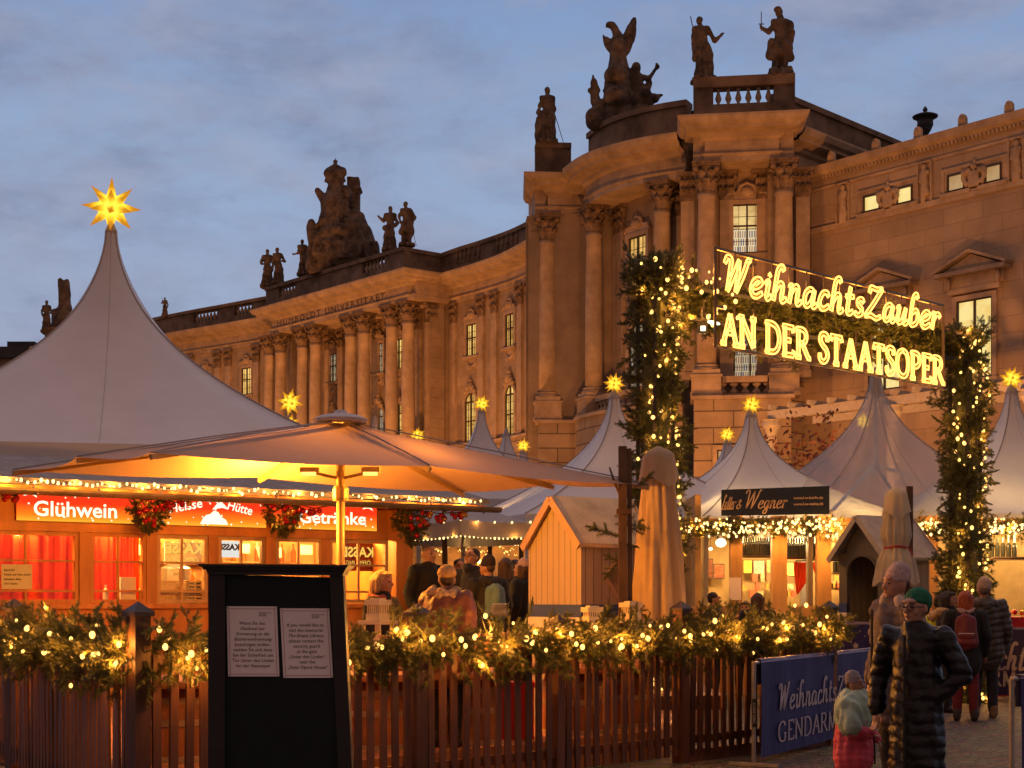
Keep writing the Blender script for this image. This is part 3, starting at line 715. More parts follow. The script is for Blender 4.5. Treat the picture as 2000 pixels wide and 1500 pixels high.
# pedimented main windows
for px, lit in ((1730, M_litp), (1906, M_litp)):
    u = PP.spx(px, 0); q, t, n = PP.at(u, 0)
    fo = window(q, prz, 7.75, 10.55, 1.45, lit, parent=pal, orn=False, sub=False, deep=.14)
    M = Matrix.Translation((q.x, q.y, EYE)) @ Matrix.Rotation(prz, 4, 'Z'); b = MB()
    def bx(x0, x1, z0, z1, y0): b.add([M @ Vector((x, y, z)) for z in (z0, z1) for x, y in ((x0,y0),(x1,y0),(x1,.03),(x0,.03))], [(0,1,2,3),(4,5,6,7),(0,1,5,4),(1,2,6,5),(2,3,7,6),(3,0,4,7)])
    bx(-1.45, 1.45, 11.42, 11.56, -.5); bx(-1.2, 1.2, 11.0, 11.42, -.16); bx(-1.05, 1.05, 10.8, 10.99, -.2)
    b.prism([M @ Vector(p) for p in [(-1.3,-.3,11.561),(1.3,-.3,11.561),(0,-.3,12.1)]], M.to_3x3() @ Vector((0,.32,0)))
    for sgn in (-1, 1): b.bar(M @ Vector((sgn*1.5,-.25,11.6)), M @ Vector((0,-.25,12.2)), .52, .1); b.ball(M @ Vector((sgn*1.0,-.22,11.2)), (.1,.16,.24), 8, 6)
    b.build('pediment', M_sand, fo)
b = MB(); strip(b, PP, 0, 16, -.12, .02, 7.2, 7.45); b.build('string_course', M_sand, pal)
b = MB(); sweep(b, PP, [(.7, 16.7), (6, 17.6)]); b.build('roof', M_slate, pal)
# stone urn on the library's side roof
b = MB(); uq = W(1807, 268, 62.0)
b.lathe([(r*.62,z*.62) for r,z in [(.3,0),(.34,.1),(.2,.2),(.36,.45),(.52,.8),(.5,1.1),(.56,1.18),(.8,1.32),(.82,1.4),(.6,1.5),(.2,1.58),(.1,1.66),(.17,1.82),(.1,1.96),(.01,2.06)]], (uq.x, uq.y, uq.z-.02), 24)
b.box((uq.x, uq.y, uq.z-1.0), (.6,.6,2.0))
tag(b.build('roof_urn', M_slate, smooth=False), 'dark lidded stone urn standing behind the palace cornice', 'urn')
# pergola of pale beams in front of the palace
per = thing('pergola', 'pale timber pergola with a post in front of the palace wall', 'pergola', (12, 52, 0))
pa = W(1503, 812, 53.5); pd = Vector((.633, -.774, 0)); pn = Vector((.774, .633, 0)); M_pergo = mat('pergola_paint', (.45,.38,.29), .6, var=.1)
b = MB(); b.bar(pa, pa+pd*11, .22, .3); b.build('beam', M_pergo, per)
b = MB(); b.bar(pa+pn*2.4+Vector((0,0,.02)), pa+pn*2.4+pd*11+Vector((0,0,.02)), .2, .26); b.build('beam', M_pergo, per)
b = MB()
for i in range(13): q = pa+pd*(.3+i*.85)+Vector((0,0,.24)); b.bar(q-pn*.35, q+pn*2.8, .1, .16)
b.build('rafter', M_pergo, per)
for i in (0.1, 5.2, 10.2):
    b = MB(); q = pa+pd*i; b.box((q.x, q.y, (q.z-.15)/2), (.26,.26,q.z-.15), prz)
    b.lathe([(.16,-.9),(.2,-.8),(.16,-.72),(.26,-.5),(.34,-.36),(.3,-.2),(.36,-.16)], (q.x, q.y, q.z), 12); b.build('post', M_pergo, per)
# dark flat-roofed house far left
fb = thing('flat_roofed_house', 'dark flat-roofed house far off at the left edge behind the big tent', 'building', (-48, 140, 0))
q = W(-120, 700, 140); r_ = W(72, 700, 140)
b = MB(); b.box(((q.x+r_.x)/2, 146, q.z/2), (r_.x-q.x, 12, q.z)); b.build('wall', mat('far_wall', (.16,.1,.07), .9, var=.3, vscale=.6), fb)
b = MB(); b.box(((q.x+r_.x)/2, 146, q.z+.5), (r_.x-q.x+1, 13, 1.0)); b.box((W(10,690,140).x, 146, q.z+1.6), (2.6, 3, 1.4)); b.build('roof', M_slate, fb)
# ------------------------------------------------------------------ facade floodlights (standing on the square behind the tents, aimed up)
M_lampbody = mat('lamp_housing', (.03,.03,.03), .4, metal=.5, var=0)
M_floodglass = emis('flood_glass', (1,.6,.25), 3)
def flood(x, y, z, aim, e, col=(1,.385,.105), ang=140, r=.5, label=''):
    t = thing('floodlight', label, 'floodlight', (x, y, z), group='facade floodlights')
    d = (Vector(aim)-Vector((x,y,z))).normalized(); b = MB(); q = d.to_track_quat('-Z','Y').to_matrix()
    b.box((x,y,z-.02), (.5,.4,.22), M=q); b.bar((x,y,z-.1),(x,y,z-.5),.06); o = b.build('housing', M_lampbody, t)
    p = Vector((x,y,z))+d*.16
    point('flood_beam', p, e*.48, col, r, parent=t, spot=ang, aim=aim, blend=1)
flood(-17, 82, 2.2, (-13, 91, 12), 13000, label='black floodlight on the square left of the columned portico')
flood(-6, 73, 2.2, (-6, 86, 12), 11500, label='black floodlight facing the right half of the portico')
flood(-4.5, 65, 2.2, (1, 79, 13), 10500, label='black floodlight facing the curved right wing')
flood(1.5, 49.5, 2.2, (4, 61, 13), 8500, label='black floodlight facing the bowed corner pavilion')
flood(7.5, 45, 2.2, (8.5, 57, 13), 7000, label='black floodlight facing the two columns of the end block')
flood(11, 41, 2.2, (15.5, 54, 13), 11500, label='black floodlight facing the palace wall')
flood(-24, 90, 2.2, (-21, 102, 12), 11500, label='black floodlight facing the far left wing')
# ------------------------------------------------------------------ roofline statues
def figure_prims(lean=0., hip=0., arms=(), robe=.125, head=(0,0), short=False, extra=()):
    L_ = lambda z: lean*z
    p = []
    if short:
        p += [('c',(.06,0,.03),(.03,0,.48),.045,.075),('c',(-.06,0,.03),(-.03,0,.48),.045,.075),('c',(0,0,.36),(0,0,.52),.115,.09)]
    else:
        p += [('c',(hip*.3,0,.04),(hip,0,.5),robe,.105),('c',(-.05,-.03,.02),(hip-.03,0,.4),.09,.08),('c',(.07,.02,.02),(hip+.04,0,.4),.08,.08)]
    p += [('c',(hip,0,.47),(L_(.6),0,.6),.1,.085),('c',(L_(.6),0,.58),(L_(.76),0,.76),.085,.1),('c',(L_(.78)-.09,0,.785),(L_(.78)+.09,0,.785),.06,.06),
          ('c',(L_(.8),0,.8),(L_(.86)+head[0]*.5,head[1]*.5,.87),.04,.036),('e',(L_(.92)+head[0],head[1],.925),(.05,.056,.066)),('e',(L_(.93)+head[0]*.6,.02+head[1],.945),(.052,.054,.05))]
    for arm in arms:
        for a, b_, r0, r1 in arm: p.append(('c', a, b_, r0, r1))
    p += list(extra); p.append(('b',(0,0,.015),(.34,.3,.05)))
    return p
def arm(s, elbow, hand, r=.036): sh = (s[0], 0, s[1]); return [(sh, elbow, r*1.15, r), (elbow, hand, r, r*.72), (hand, (hand[0]*1.0+(.02 if hand[0] > elbow[0] else -.02), hand[1], hand[2]+.03), r*.8, r*.45)]
def folds(co): 
    a = np.arctan2(co[:,1], co[:,0]); h = np.clip((.58-co[:,2])/.3, 0, 1); return .017*np.sin(a*8+co[:,2]*6)*h+.006*np.sin(co[:,2]*34+a*3)*np.clip((.85-co[:,2])/.2, 0, 1)
def statue(px, pb, pt, Y, label, rz=0., spear=None, group='statues on the library roof', sc=1., **k):
    h = (pb-pt)/F*Y/.985; q = W(px, pb, Y)
    t = thing('statue', label, 'statue', (q.x, q.y, q.z-.03), rz, group)
    S = Matrix.Scale(h, 4)
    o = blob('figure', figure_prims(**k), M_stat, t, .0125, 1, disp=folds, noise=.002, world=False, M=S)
    if spear:
        b = MB(); b.tube([Vector(spear[0])*h, Vector(spear[1])*h], [.008*h,.006*h], 6); 
        if len(spear) > 2: b.bar(Vector(spear[2])*h, Vector(spear[3])*h, .012*h)
        b.build('staff', M_stat, t, world=False)
    return t
def YP(P, px, d=1.45, **k): u = P.spx(px, d, **k); q, _, _ = P.at(u, d); return q.y
UP = [arm((-.1,.78), (-.2,-.04,.62), (-.1,-.16,.58))]
statue(521, 559, 486, YP(Pp, 521), 'dark robed statue at the outer left end of the portico roof', lean=.02, hip=.02, arms=[arm((-.1,.78),(-.15,-.03,.6),(-.05,-.14,.56)), arm((.1,.78),(.17,0,.6),(.15,-.04,.42))])
statue(543, 554, 483, YP(Pp, 543), 'dark robed statue with drawn-in arms second from the left end of the portico roof', lean=-.01, hip=.02, head=(-.02,0), arms=[arm((.1,.78),(.18,0,.62),(.08,-.13,.6)), arm((-.1,.78),(-.14,0,.6),(-.1,-.1,.5))])
statue(592, 536, 467, YP(Pp, 592), 'dark statue with a forearm held out just left of the crowned sculpture', lean=-.03, hip=.02, arms=[arm((-.1,.78),(-.13,-.02,.6),(-.27,-.06,.56)), arm((.1,.78),(.17,0,.6),(.16,-.03,.42))], extra=[('c',(.12,.02,.2),(.14,.02,.7),.1,.07)])
statue(761, 488, 402, YP(Pp, 761), 'dark draped statue lifting one hand just right of the crowned sculpture', lean=.02, hip=-.01, arms=[arm((-.1,.78),(-.13,-.04,.64),(-.24,-.06,.74)), arm((.1,.78),(.18,0,.62),(.13,-.06,.52))], extra=[('c',(-.1,0,.5),(.13,0,.56),.07,.05)])
statue(794, 479, 393, YP(Pp, 790), 'dark statue with a long staff on the right corner of the portico roof', lean=-.01, hip=.01, spear=((.1,0,.5),(.22,.02,.0)), head=(-.02,0), short=True, arms=[arm((-.1,.78),(-.17,0,.64),(-.13,-.08,.5)), arm((.1,.78),(.19,0,.64),(.12,-.03,.5))], extra=[('c',(.08,.06,.3),(.06,.05,.78),.1,.08),('c',(-.1,-.02,.3),(-.02,0,.5),.07,.1)])
statue(1374, 157, 31, YP(Pe, 1374), 'dark statue holding a long staff with one arm stretched out on the balustrade', hip=.02, lean=-.05, spear=((-.2,-.02,.98),(-.06,-.02,.3)), robe=.13, head=(-.02,0),
       arms=[arm((.08,.77),(.17,0,.62),(.27,0,.7)), arm((-.13,.77),(-.16,0,.58),(-.1,-.06,.42))], extra=[('c',(.27,0,.71),(.32,0,.735),.022,.012),('c',(-.12,0,.35),(-.14,0,.55),.04,.04)])
statue(1523, 149, 16, YP(Pe, 1523), 'dark helmeted warrior statue raising a dagger on the balustrade end', hip=.02, lean=.01, short=True, spear=((-.27,-.02,.66),(-.27,-.02,.94),(-.31,-.02,.76),(-.23,-.02,.76)), head=(-.03,-.02),
       arms=[arm((-.08,.77),(-.17,-.03,.63),(-.265,-.02,.71)), arm((.1,.77),(.19,0,.66),(.16,.02,.5))],
       extra=[('c',(.1,.07,.42),(.13,.06,.76),.11,.09),('c',(-.13,0,.3),(-.12,0,.52),.06,.05),('e',(-.035,-.02,.97),(.06,.075,.04)),('c',(.0,.05,.96),(.06,.05,.83),.035,.03),('c',(.14,.03,.3),(.05,0,.45),.07,.1),('b',(0,0,.05),(.36,.3,.12),0,.75)])
statue(1069, 279, 169, 66.2, 'dark statue of a woman with a child at her side on the corner block', hip=0, lean=.0, robe=.11, head=(0,0), arms=[arm((-.08,.77),(-.13,-.03,.64),(-.1,-.1,.75)), arm((.08,.77),(.12,0,.6),(.1,0,.45))],
       spear=((.1,.02,.62),(.3,.05,-.02)), extra=[('c',(-.14,0,.03),(-.14,0,.42),.07,.06),('e',(-.15,0,.56),(.05,.05,.06)),('c',(-.14,0,.4),(-.12,0,.5),.06,.04),('c',(.05,.02,.2),(.07,.02,.75),.09,.07)])
statue(91, 648, 586, 111.2, 'small dark statue standing left of the big tent on the far pavilion', arms=[arm((-.1,.78),(-.15,0,.6),(-.1,-.1,.5)), arm((.1,.78),(.16,0,.6),(.05,-.1,.56))])
statue(322, 616, 580, 106., 'tiny statue with a spear on the curved far wing beside the big tent', spear=((-.16,0,1.05),(-.1,0,.4)), arms=[arm((-.1,.78),(-.17,0,.66),(-.14,0,.76)), arm((.1,.78),(.16,0,.6),(.14,0,.45))])
def group_blob(name, label, cat, px, pb, Y, sc, prims, vox, noise=.02):
    q = W(px, pb, Y); t = thing(name, label, cat, (q.x, q.y, q.z-.05))
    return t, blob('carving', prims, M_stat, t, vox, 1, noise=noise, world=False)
# eagle above seated figures: units are metres, 1 px of the photo = Y/3000
def px2(Y, ox, oy): k = Y/F; return lambda x, y, d=0.: ((x-ox)*k, d, (oy-y)*k)
YE = 63.5; e = px2(YE, 1210, 232)
def seated(e, hx, hy, s=1., lift=None, mirror=1):
    p = [('e', e(hx,hy), (.2*s,.22*s,.26*s)), ('c', e(hx,hy+14*s), e(hx+3*mirror,hy+46*s), .2*s, .27*s), ('c', e(hx-11*s,hy+18*s), e(hx+11*s,hy+18*s), .13*s, .13*s), ('c', e(hx+3*mirror,hy+48*s), e(hx+20*mirror*s,hy+52*s,-.3), .22*s, .17*s), ('c', e(hx+20*mirror*s,hy+52*s,-.3), e(hx+22*mirror*s,hy+78*s,-.2), .16*s, .12*s)]
    if lift: p += [('c', e(hx+11*mirror*s,hy+18*s), e(*lift[0]), .13*s, .1*s), ('c', e(*lift[0]), e(*lift[1]), .1*s, .06*s)]
    return p
RY = lambda a: Matrix.Rotation(R(a), 3, 'Y')
pr = [('c', e(1207,122), e(1207,84), .36, .36), ('c', e(1207,88), e(1206,66), .3, .2), ('c', e(1207,70), e(1199,50), .19, .15), ('e', e(1193,46), (.22,.17,.15)), ('c', e(1187,47), e(1181,53), .08, .03),
      ('e', e(1229,68,.12), (.27,.16,.72), RY(17)), ('e', e(1236,46,.14), (.17,.12,.42), RY(12)), ('e', e(1221,88,.1), (.3,.2,.42), RY(20)),
      ('e', e(1190,84,.1), (.2,.16,.42), RY(-28)), ('c', e(1184,76,.14), e(1178,63,.15), .13, .05),
      ('c', e(1206,232), e(1206,150), .7, .52), ('c', e(1208,150), e(1207,112), .55, .36), ('e', e(1202,150,-.3), (.5,.45,.45)), ('e', e(1204,195,-.5), (.6,.5,.45)),
      ('c', e(1162,235), e(1178,208), .4, .35), ('c', e(1248,222), e(1262,204), .45, .3), ('c', e(1232,194), e(1255,184), .35, .26), ('e', e(1157,225), (.3,.4,.35)), ('e', e(1275,190), (.3,.3,.2)), ('c', e(1275,188), e(1292,183), .13, .08)]
for i in range(5): pr.append(('c', e(1217+i*4,100-i*3,.0), e(1226+i*3,58-i*4,-.02), .07, .05))
pr += seated(e, 1243, 130, 1.0, lift=((1268,151), (1284,127))) + [('c', e(1284,128), e(1283,122), .12, .07), ('c', e(1262,172,.1), e(1270,158,.1), .2, .12)]
pr += seated(e, 1160, 160, .8, mirror=1, lift=((1158,150),(1158,144)))
eag, eo = group_blob('eagle_sculpture', 'dark stone eagle with raised wings above seated figures on the bowed roof edge', 'sculpture', 1210, 232, YE, 1, pr, .062, .006)
# crowned cartouche with drapery in the middle of the portico roof
YK = YP(Pp, 660); e = px2(YK, 662, 530)
pr = [('c', e(655,375), e(655,352), .42, .5), ('e', e(655,345), (.62,.5,.42)), ('e', e(640,342), (.26,.3,.3)), ('e', e(669,340), (.26,.3,.3)), ('e', e(655,330), (.22,.22,.25)), ('c', e(655,325), e(655,312), .09, .05), ('c', e(650,318), e(660,318), .05, .05),
      ('b', e(688,400,.9), (.75,.9,3.4)), ('b', e(688,368,.9), (1.0,1.1,.14)), ('c', e(655,405), e(655,372), .78, .5), ('c', e(650,440), e(652,400), .75, .8), ('c', e(634,395), e(622,380), .3, .22), ('e', e(620,377), (.2,.2,.2)), ('c', e(645,510), e(648,420), 1.25, .7),
      ('b', e(653,430,-.55), (.75,.4,2.0)), ('c', e(622,520), e(636,440), .75, .45), ('c', e(612,525), e(620,480), .55, .5), ('e', e(612,493), (.4,.45,.5)), ('c', e(690,510), e(692,430), 1.1, .55), ('c', e(718,515), e(705,440), .8, .4), ('e', e(703,430), (.35,.35,.35)),
      ('c', e(732,512), e(716,455), .4, .35), ('b', e(672,512), (4.2,1.4,1.9)), ('b', e(660,500,-.9), (1.8,.5,1.1)), ('e', e(640,465,-.7), (.5,.4,.4)), ('e', e(668,460,-.8), (.6,.4,.4)), ('e', e(690,450,-.6), (.4,.4,.5)), ('e', e(676,385), (.4,.4,.6)), ('c', e(676,430,-.3), e(676,405,-.3), .18, .22)]
for i in range(5): a = math.pi*(i+.5)/5; pr.append(('c', e(655+20*math.cos(a),358), e(655+9*math.cos(a),330,-.3*math.sin(a)), .09, .08))
for i in range(8): pr.append(('c', e(622+i*14,470+(i%2)*16,-.85), e(616+i*15,508+(i%3)*4,-.95), .2, .14))
for sx_ in (-1,1): pr += [('e', e(655+sx_*46,446,-.5), (.26,.26,.3)), ('c', e(655+sx_*46,452,-.5), e(655+sx_*42,478,-.6), .3, .34), ('c', e(655+sx_*40,456,-.6), e(655+sx_*22,440,-.8), .14, .1)]
for i in range(9): a = math.pi*i/8; pr.append(('e', e(655+19*math.cos(a), 344-15*math.sin(a)), (.12,.14,.12)))
cro, co_ = group_blob('crowned_sculpture', 'tall dark sculpture of a crowned cartouche with drapery crowning the portico', 'sculpture', 662, 522, YK+1.3, 1, pr, .07, .012)
YL = 112.; e = px2(YL, 125, 662)
pr = [('c', e(124,662), e(126,600), 1.1, .55), ('c', e(126,605), e(125,565), .5, .4), ('c', e(122,570), e(116,545), .3, .15), ('c', e(130,575), e(131,548), .35, .2), ('e', e(117,546), (.2,.2,.2)), ('e', e(108,610), (.3,.3,.35)), ('c', e(108,618), e(108,650), .3, .4), ('e', e(138,640), (.5,.5,.8))]
le, lo = group_blob('eagle_sculpture', 'small far eagle sculpture at the flank of the big tent', 'sculpture', 125, 662, YL, 1, pr, .11, .02)
# ------------------------------------------------------------------ pagoda tents and lit stars
def pvc(name, col, tr=.0, trl=.25, seed=0):
    m = mat(name, col, .42, var=.05, vscale=1.2, spec=.35, trans=trl, bump=.5, bscale=1.3)
    if tr:
        t = m.node_tree; n = t.nodes; l = t.links; out = n['Material Output']; src = out.inputs['Surface'].links[0].from_socket
        tp = n.new('ShaderNodeBsdfTransparent'); tp.inputs[0].default_value = (.95,.93,.9,1); ms = n.new('ShaderNodeMixShader'); ms.inputs[0].default_value = tr
        l.new(src, ms.inputs[1]); l.new(tp.outputs[0], ms.inputs[2]); l.new(ms.outputs[0], out.inputs['Surface'])
    return m
M_tent = pvc('tent_cloth', (.68,.66,.66), trl=.18); M_film = pvc('clear_film', (.6,.6,.6), tr=.58)
M_seam = mat('tent_seam', (.30,.27,.26), .6, var=0); M_pole = mat('tent_pole', (.45,.45,.47), .35, metal=.7, var=0)
M_finial = mat('finial', (.35,.3,.27), .5, var=0)
def tent(name, label, px, pk, Y, half, eave, rz=0., m=None, pw=1.75, valance=.35, n_v=22, group='white pagoda tents', tip=.1, legs=True):
    pkz = EYE+(HY-pk)/F*Y; x = gX(px, Y); t = thing(name, label, 'tent', (x, Y, 0), rz, group); m = m or M_tent
    b = MB(); ns = 48; vs = []; fs = []
    lv = n_v
    for i in range(lv+1):
        s = i/lv; z = eave+(pkz-eave)*s; r = tip+(half-tip)*((1-s)**pw)*(1-.0*s)
        for k in range(ns):
            a = 2*math.pi*k/ns+math.pi/4; c, sn = math.cos(a), math.sin(a); q = 1/max(abs(c), abs(sn)); sq = max(0, 1-s*1.5); 
            q = 1+(q-1)*(.25+.75*sq) if s < 1 else 1
            # the cloth sags slightly between the ridges
            sag = 1-.05*math.sin(math.pi*s)*(1-abs(math.cos(2*a)) if False else abs(math.cos(2*a)))
            vs.append((r*c*q*sag, r*sn*q*sag, z))
    for i in range(lv):
        for k in range(ns): fs.append((i*ns+k, i*ns+(k+1) % ns, (i+1)*ns+(k+1) % ns, (i+1)*ns+k))
    b.add(vs, fs); b.build('canopy', m, t, smooth=True, world=False)
    # hanging valance round the eave, thin box strips
    v = MB()
    for k in range(4):
        a = k*math.pi/2; c, s = math.cos(a), math.sin(a); M = Matrix.Rotation(a, 4, 'Z')
        v.add([M @ Vector(p) for p in [(-half,-half,eave-valance),(half,-half,eave-valance),(half,-half,eave),(-half,-half,eave)]], [(0,1,2,3)])
    v.build('valance', m, t, world=False)
    sm = MB()
    for k in range(4):
        a = k*math.pi/2+math.pi/4; pts = []
        for i in range(lv+1):
            s = i/lv; z = eave+(pkz-eave)*s; r = tip+(half-tip)*((1-s)**pw); sq = max(0, 1-s*1.5); q = 1+(math.sqrt(2)-1)*(.25+.75*sq) if s < 1 else 1
            pts.append((r*q*1.004*math.cos(a), r*q*1.004*math.sin(a), z+.004))
        sm.tube(pts, .012, 5)
        for da, kk in ((math.pi/4, 1.),):
            if half < 2.2: continue
            pts = []; aa = a+da
            for i in range(lv+1):
                s = i/lv; z = eave+(pkz-eave)*s; r = tip+(half-tip)*((1-s)**pw); c_, s_ = math.cos(aa), math.sin(aa); q = 1/max(abs(c_), abs(s_)); sq = max(0, 1-s*1.5); q = 1+(q-1)*(.25+.75*sq) if s < 1 else 1
                sag = 1-.05*math.sin(math.pi*s)*abs(math.cos(2*aa)); pts.append((r*q*sag*1.003*math.cos(aa), r*q*sag*1.003*math.sin(aa), z+.002))
            sm.tube(pts, .0028, 4)
    sm.build('seam', M_seam, t, world=False)
    if legs:
        for sx_, sy_ in ((-1,-1),(1,-1),(1,1),(-1,1)):
            p = MB(); p.box((sx_*half*.97, sy_*half*.97, eave/2-.05), (.09,.09,eave-.1)); p.build('pole', M_pole, t, world=False)
    f = MB(); f.lathe([(tip*1.15,-.3),(tip*1.05,.0),(tip*.6,.12),(.03,.2)], (0,0,pkz), 12); f.build('finial', M_finial, t, world=False)
    return t
def star_mat():
    m = bpy.data.materials.new('star_shell'); m.use_nodes = True; t = m.node_tree; n = t.nodes; l = t.links; n.clear()
    o = n.new('ShaderNodeOutputMaterial'); em = n.new('ShaderNodeEmission'); at = n.new('ShaderNodeAttribute'); at.attribute_name = 'uvm'
    sp = n.new('ShaderNodeSeparateXYZ'); l.new(at.outputs['Vector'], sp.inputs[0]); rp = n.new('ShaderNodeValToRGB'); l.new(sp.outputs[0], rp.inputs[0])
    # bulb in the middle of a translucent plastic star: points glow weaker than the core
    e = rp.color_ramp.elements; e[0].position = 0; e[0].color = (1.,.62,.06,1); e[1].position = 1; e[1].color = (.8,.2,.01,1)
    k = e.new(.45); k.color = (1.,.5,.025,1)
    l.new(rp.outputs[0], em.inputs[0])
    r2 = n.new('ShaderNodeMapRange'); r2.inputs['To Min'].default_value = 2.6; r2.inputs['To Max'].default_value = .75; r2.inputs['From Max'].default_value = .6; l.new(sp.outputs[0], r2.inputs['Value']); l.new(r2.outputs[0], em.inputs[1])
    l.new(em.outputs[0], o.inputs[0]); return m
M_star = star_mat()
def star_mesh():
    # stellated solid: 26 long square or triangular points around a small core
    b = MB(); dirs = []
    for x in (-1,0,1):
        for y in (-1,0,1):
            for z in (-1,0,1):
                if (x,y,z) != (0,0,0): dirs.append((Vector((x,y,z)).normalized(), abs(x)+abs(y)+abs(z)))
    for d, k in dirs:
        L_ = 1.0 if k == 1 else (.96 if k == 2 else .9); r = .2 if k < 3 else .17; a = d.orthogonal().normalized(); c = d.cross(a)
        base = [d*.3+(a*math.cos(t)+c*math.sin(t))*r for t in [i*math.pi/2+.4 for i in range(4)]]
        b.add(base+[d*L_], [(0,1,4),(1,2,4),(2,3,4),(3,0,4),(0,1,2,3)], [(.12,0)]*4+[(1,0)])
    b.ball((0,0,0), .34, 10, 6); 
    for i in range(len(b.v)-(10*5+2), len(b.v)): b.uv[i] = (0,0)
    return b
_st = [None]
def star(px, py, dpx, Y, label, e=0., rz=0.):
    q = W(px, py, Y); r = dpx/2/F*Y*1.16
    if _st[0] is None: o = star_mesh().build('star_lantern', M_star); _st[0] = o
    else: o = _st[0].copy(); COL.objects.link(o)
    o.location = q; o.scale = (r,r,r); o.rotation_euler = (R(9+px % 17), R(px % 23-8), R(14+px % 31)+rz)
    tag(o, label, 'star lantern', 'lit yellow stars')
    return o
tent('pagoda_tent', 'huge white pagoda tent rising behind the red kiosk', 217, 452, 29, 4.15, 4.15, R(12), pw=1.78, tip=.11, group=None)
star(217, 405, 100, 29, 'largest yellow star on the peak of the huge left tent')
tent('pagoda_tent', 'small far tent peak under two stars left of the parasol top', 563, 806, 55, 1.3, 4.6, R(10), legs=False)
star(567, 786, 50, 54, 'yellow star above the parasol roof left of its cap, upper of two')
star(567, 830, 40, 46, 'yellow star just above the parasol roof left of its cap, lower of two')
tent('pagoda_tent', 'tiny white starless tent tip right of the parasol cap', 732, 822, 56, 1.5, 4.4, R(5), legs=False)
tent('pagoda_tent', 'hidden-top small tent whose star peeks over the parasol right of its cap', 815, 868, 50, 1.5, 4.0, R(5), legs=False)
star(815, 852, 34, 50, 'yellow star half hidden behind the parasol roof in front of the portico columns')
tent('pagoda_tent', 'mid-distance white tent with a star in front of the arched windows', 940, 804, 43, 2.0, 4.3, R(8))
star(941, 789, 34, 43, 'yellow star in front of the arched window of the curved wing')
tent('pagoda_tent', 'narrow warm-lit tent tip right of the tent before the arched windows', 989, 849, 46, 1.8, 4.2, R(30))
tent('pagoda_tent', 'lowest small tent tip with a star beside the corner pavilion base', 1022, 884, 44, 1.2, 4.2, R(0))
star(1022, 871, 30, 44, 'small yellow star low in front of the corner pavilion base')
tent('pagoda_tent', 'white tent left of the garlanded arch with a star at its tip', 1200, 776, 30, 2.75, 3.1, R(18), pw=1.9)
star(1200, 750, 42, 30, 'yellow star directly left of the garlanded arch column')
tent('pagoda_tent', 'narrow white tent half hidden behind its taller neighbour right of the arch column', 1421, 868, 36, 1.9, 3.6, R(8))
star(1420, 849, 34, 36, 'yellow star lowest between the arch columns')
tent('pagoda_tent', 'white tent with a star below the arch sign, over the wine stall', 1467, 812, 29.5, 2.35, 3.05, R(22), pw=1.9)
star(1468, 791, 42, 29.5, 'yellow star under the left half of the lit arch sign')
tc_ = tent('clear_tent', 'see-through film pagoda tent with a star glowing inside', 1710, 738, 29.5, 2.65, 3.15, R(14), m=M_film, pw=1.75, group=None)
star(1686, 822, 36, 30.5, 'blurry yellow star hanging inside the see-through tent')
for a_, b_ in (((-1.9,-2.,3.15),(0,0,4.2)),((1.9,-2.,3.15),(0,0,4.2)),((-1.9,2.,3.15),(0,0,4.2)),((1.9,2.,3.15),(0,0,4.2)),((0,0,4.0),(0,0,6.0))):
    b = MB(); b.tube([a_, b_], .035, 6); b.build('roof_strut', M_pole, tc_, world=False)
tent('pagoda_tent', 'white tent at the right edge of the market with a star on top', 1976, 764, 29, 2.2, 3.1, R(10), pw=1.9)
star(1976, 740, 46, 29, 'yellow star at the right edge of the photo')
# ------------------------------------------------------------------ fir twigs and light chains
def _sprig(n=15, L_=.26, nl=.05, seed=1, w=.0075):
    r = np.random.default_rng(seed); V = []; Fc = []
    def tri(a, b, c): k = len(V); V.extend([a, b, c]); Fc.append((k, k+1, k+2))
    st = [np.array([L_*t, .03*math.sin(t*2.2+seed), -.05*t*t]) for t in np.linspace(0, 1, 7)]
    for i in range(6):
        a, b = st[i], st[i+1]; o = np.array([0, .004, .004]); tri(a+o, b, a-o)
    def needles(o, d, ln, cnt, nl):
        d = d/np.linalg.norm(d); u = np.cross(d, [0.1,.2,1.]); u /= np.linalg.norm(u); v = np.cross(d, u)
        for j in range(cnt):
            t = (j+.5)/cnt; p = o+d*ln*t
            for k in range(4):
                a = r.uniform(0, 2*math.pi) if k > 1 else (math.pi*k+r.normal(0,.4)); q = u*math.cos(a)+v*math.sin(a)*.7
                tip = p+(d*.62+q*.85)*nl*r.uniform(.75,1.15)*(1-.45*t*t); s = np.cross(d, q)*w*.5+d*w*.4
                tri(p-s, p+s, tip)
    needles(st[0], st[3]-st[0], np.linalg.norm(st[3]-st[0]), n, nl); needles(st[3], st[6]-st[3], np.linalg.norm(st[6]-st[3]), n, nl)
    for s in (-1, 1):
        for f in (2, 4):
            d = np.array([.6, s*.75, r.uniform(-.2,.25)]); ln = L_*(.38 if f == 2 else .26); needles(st[f], d, ln, int(n*.7), nl*.85)
    return np.array(V), np.array(Fc)
SPR = [_sprig(seed=s) for s in (1,2,3,4)]; SPRB = [_sprig(n=11, L_=.42, nl=.075, w=.016, seed=s) for s in (5,6,7)]
def fir(name, place, m, parent, protos=SPR, world=True):
    """place: list of (position, direction, scale)"""
    VV = []; FF = []; b = 0
    for p, d, s in place:
        V, Fc = protos[RNG.integers(len(protos))]; d = np.array(d, float); d /= np.linalg.norm(d)+1e-9
        u = RNG.normal(size=3); u -= d*u.dot(d); u /= np.linalg.norm(u); v = np.cross(d, u)
        VV.append((V*s) @ np.array([d, u, v])+np.array(p)); FF.append(Fc+b); b += len(V)
    return meshobj(name, np.concatenate(VV), np.concatenate(FF), m, parent, world)
def needle_mat(name, c1, c2):
    m = mat(name, c1, .55, var=.5, vscale=5, spec=.35, col2=c2, trans=.18); return m
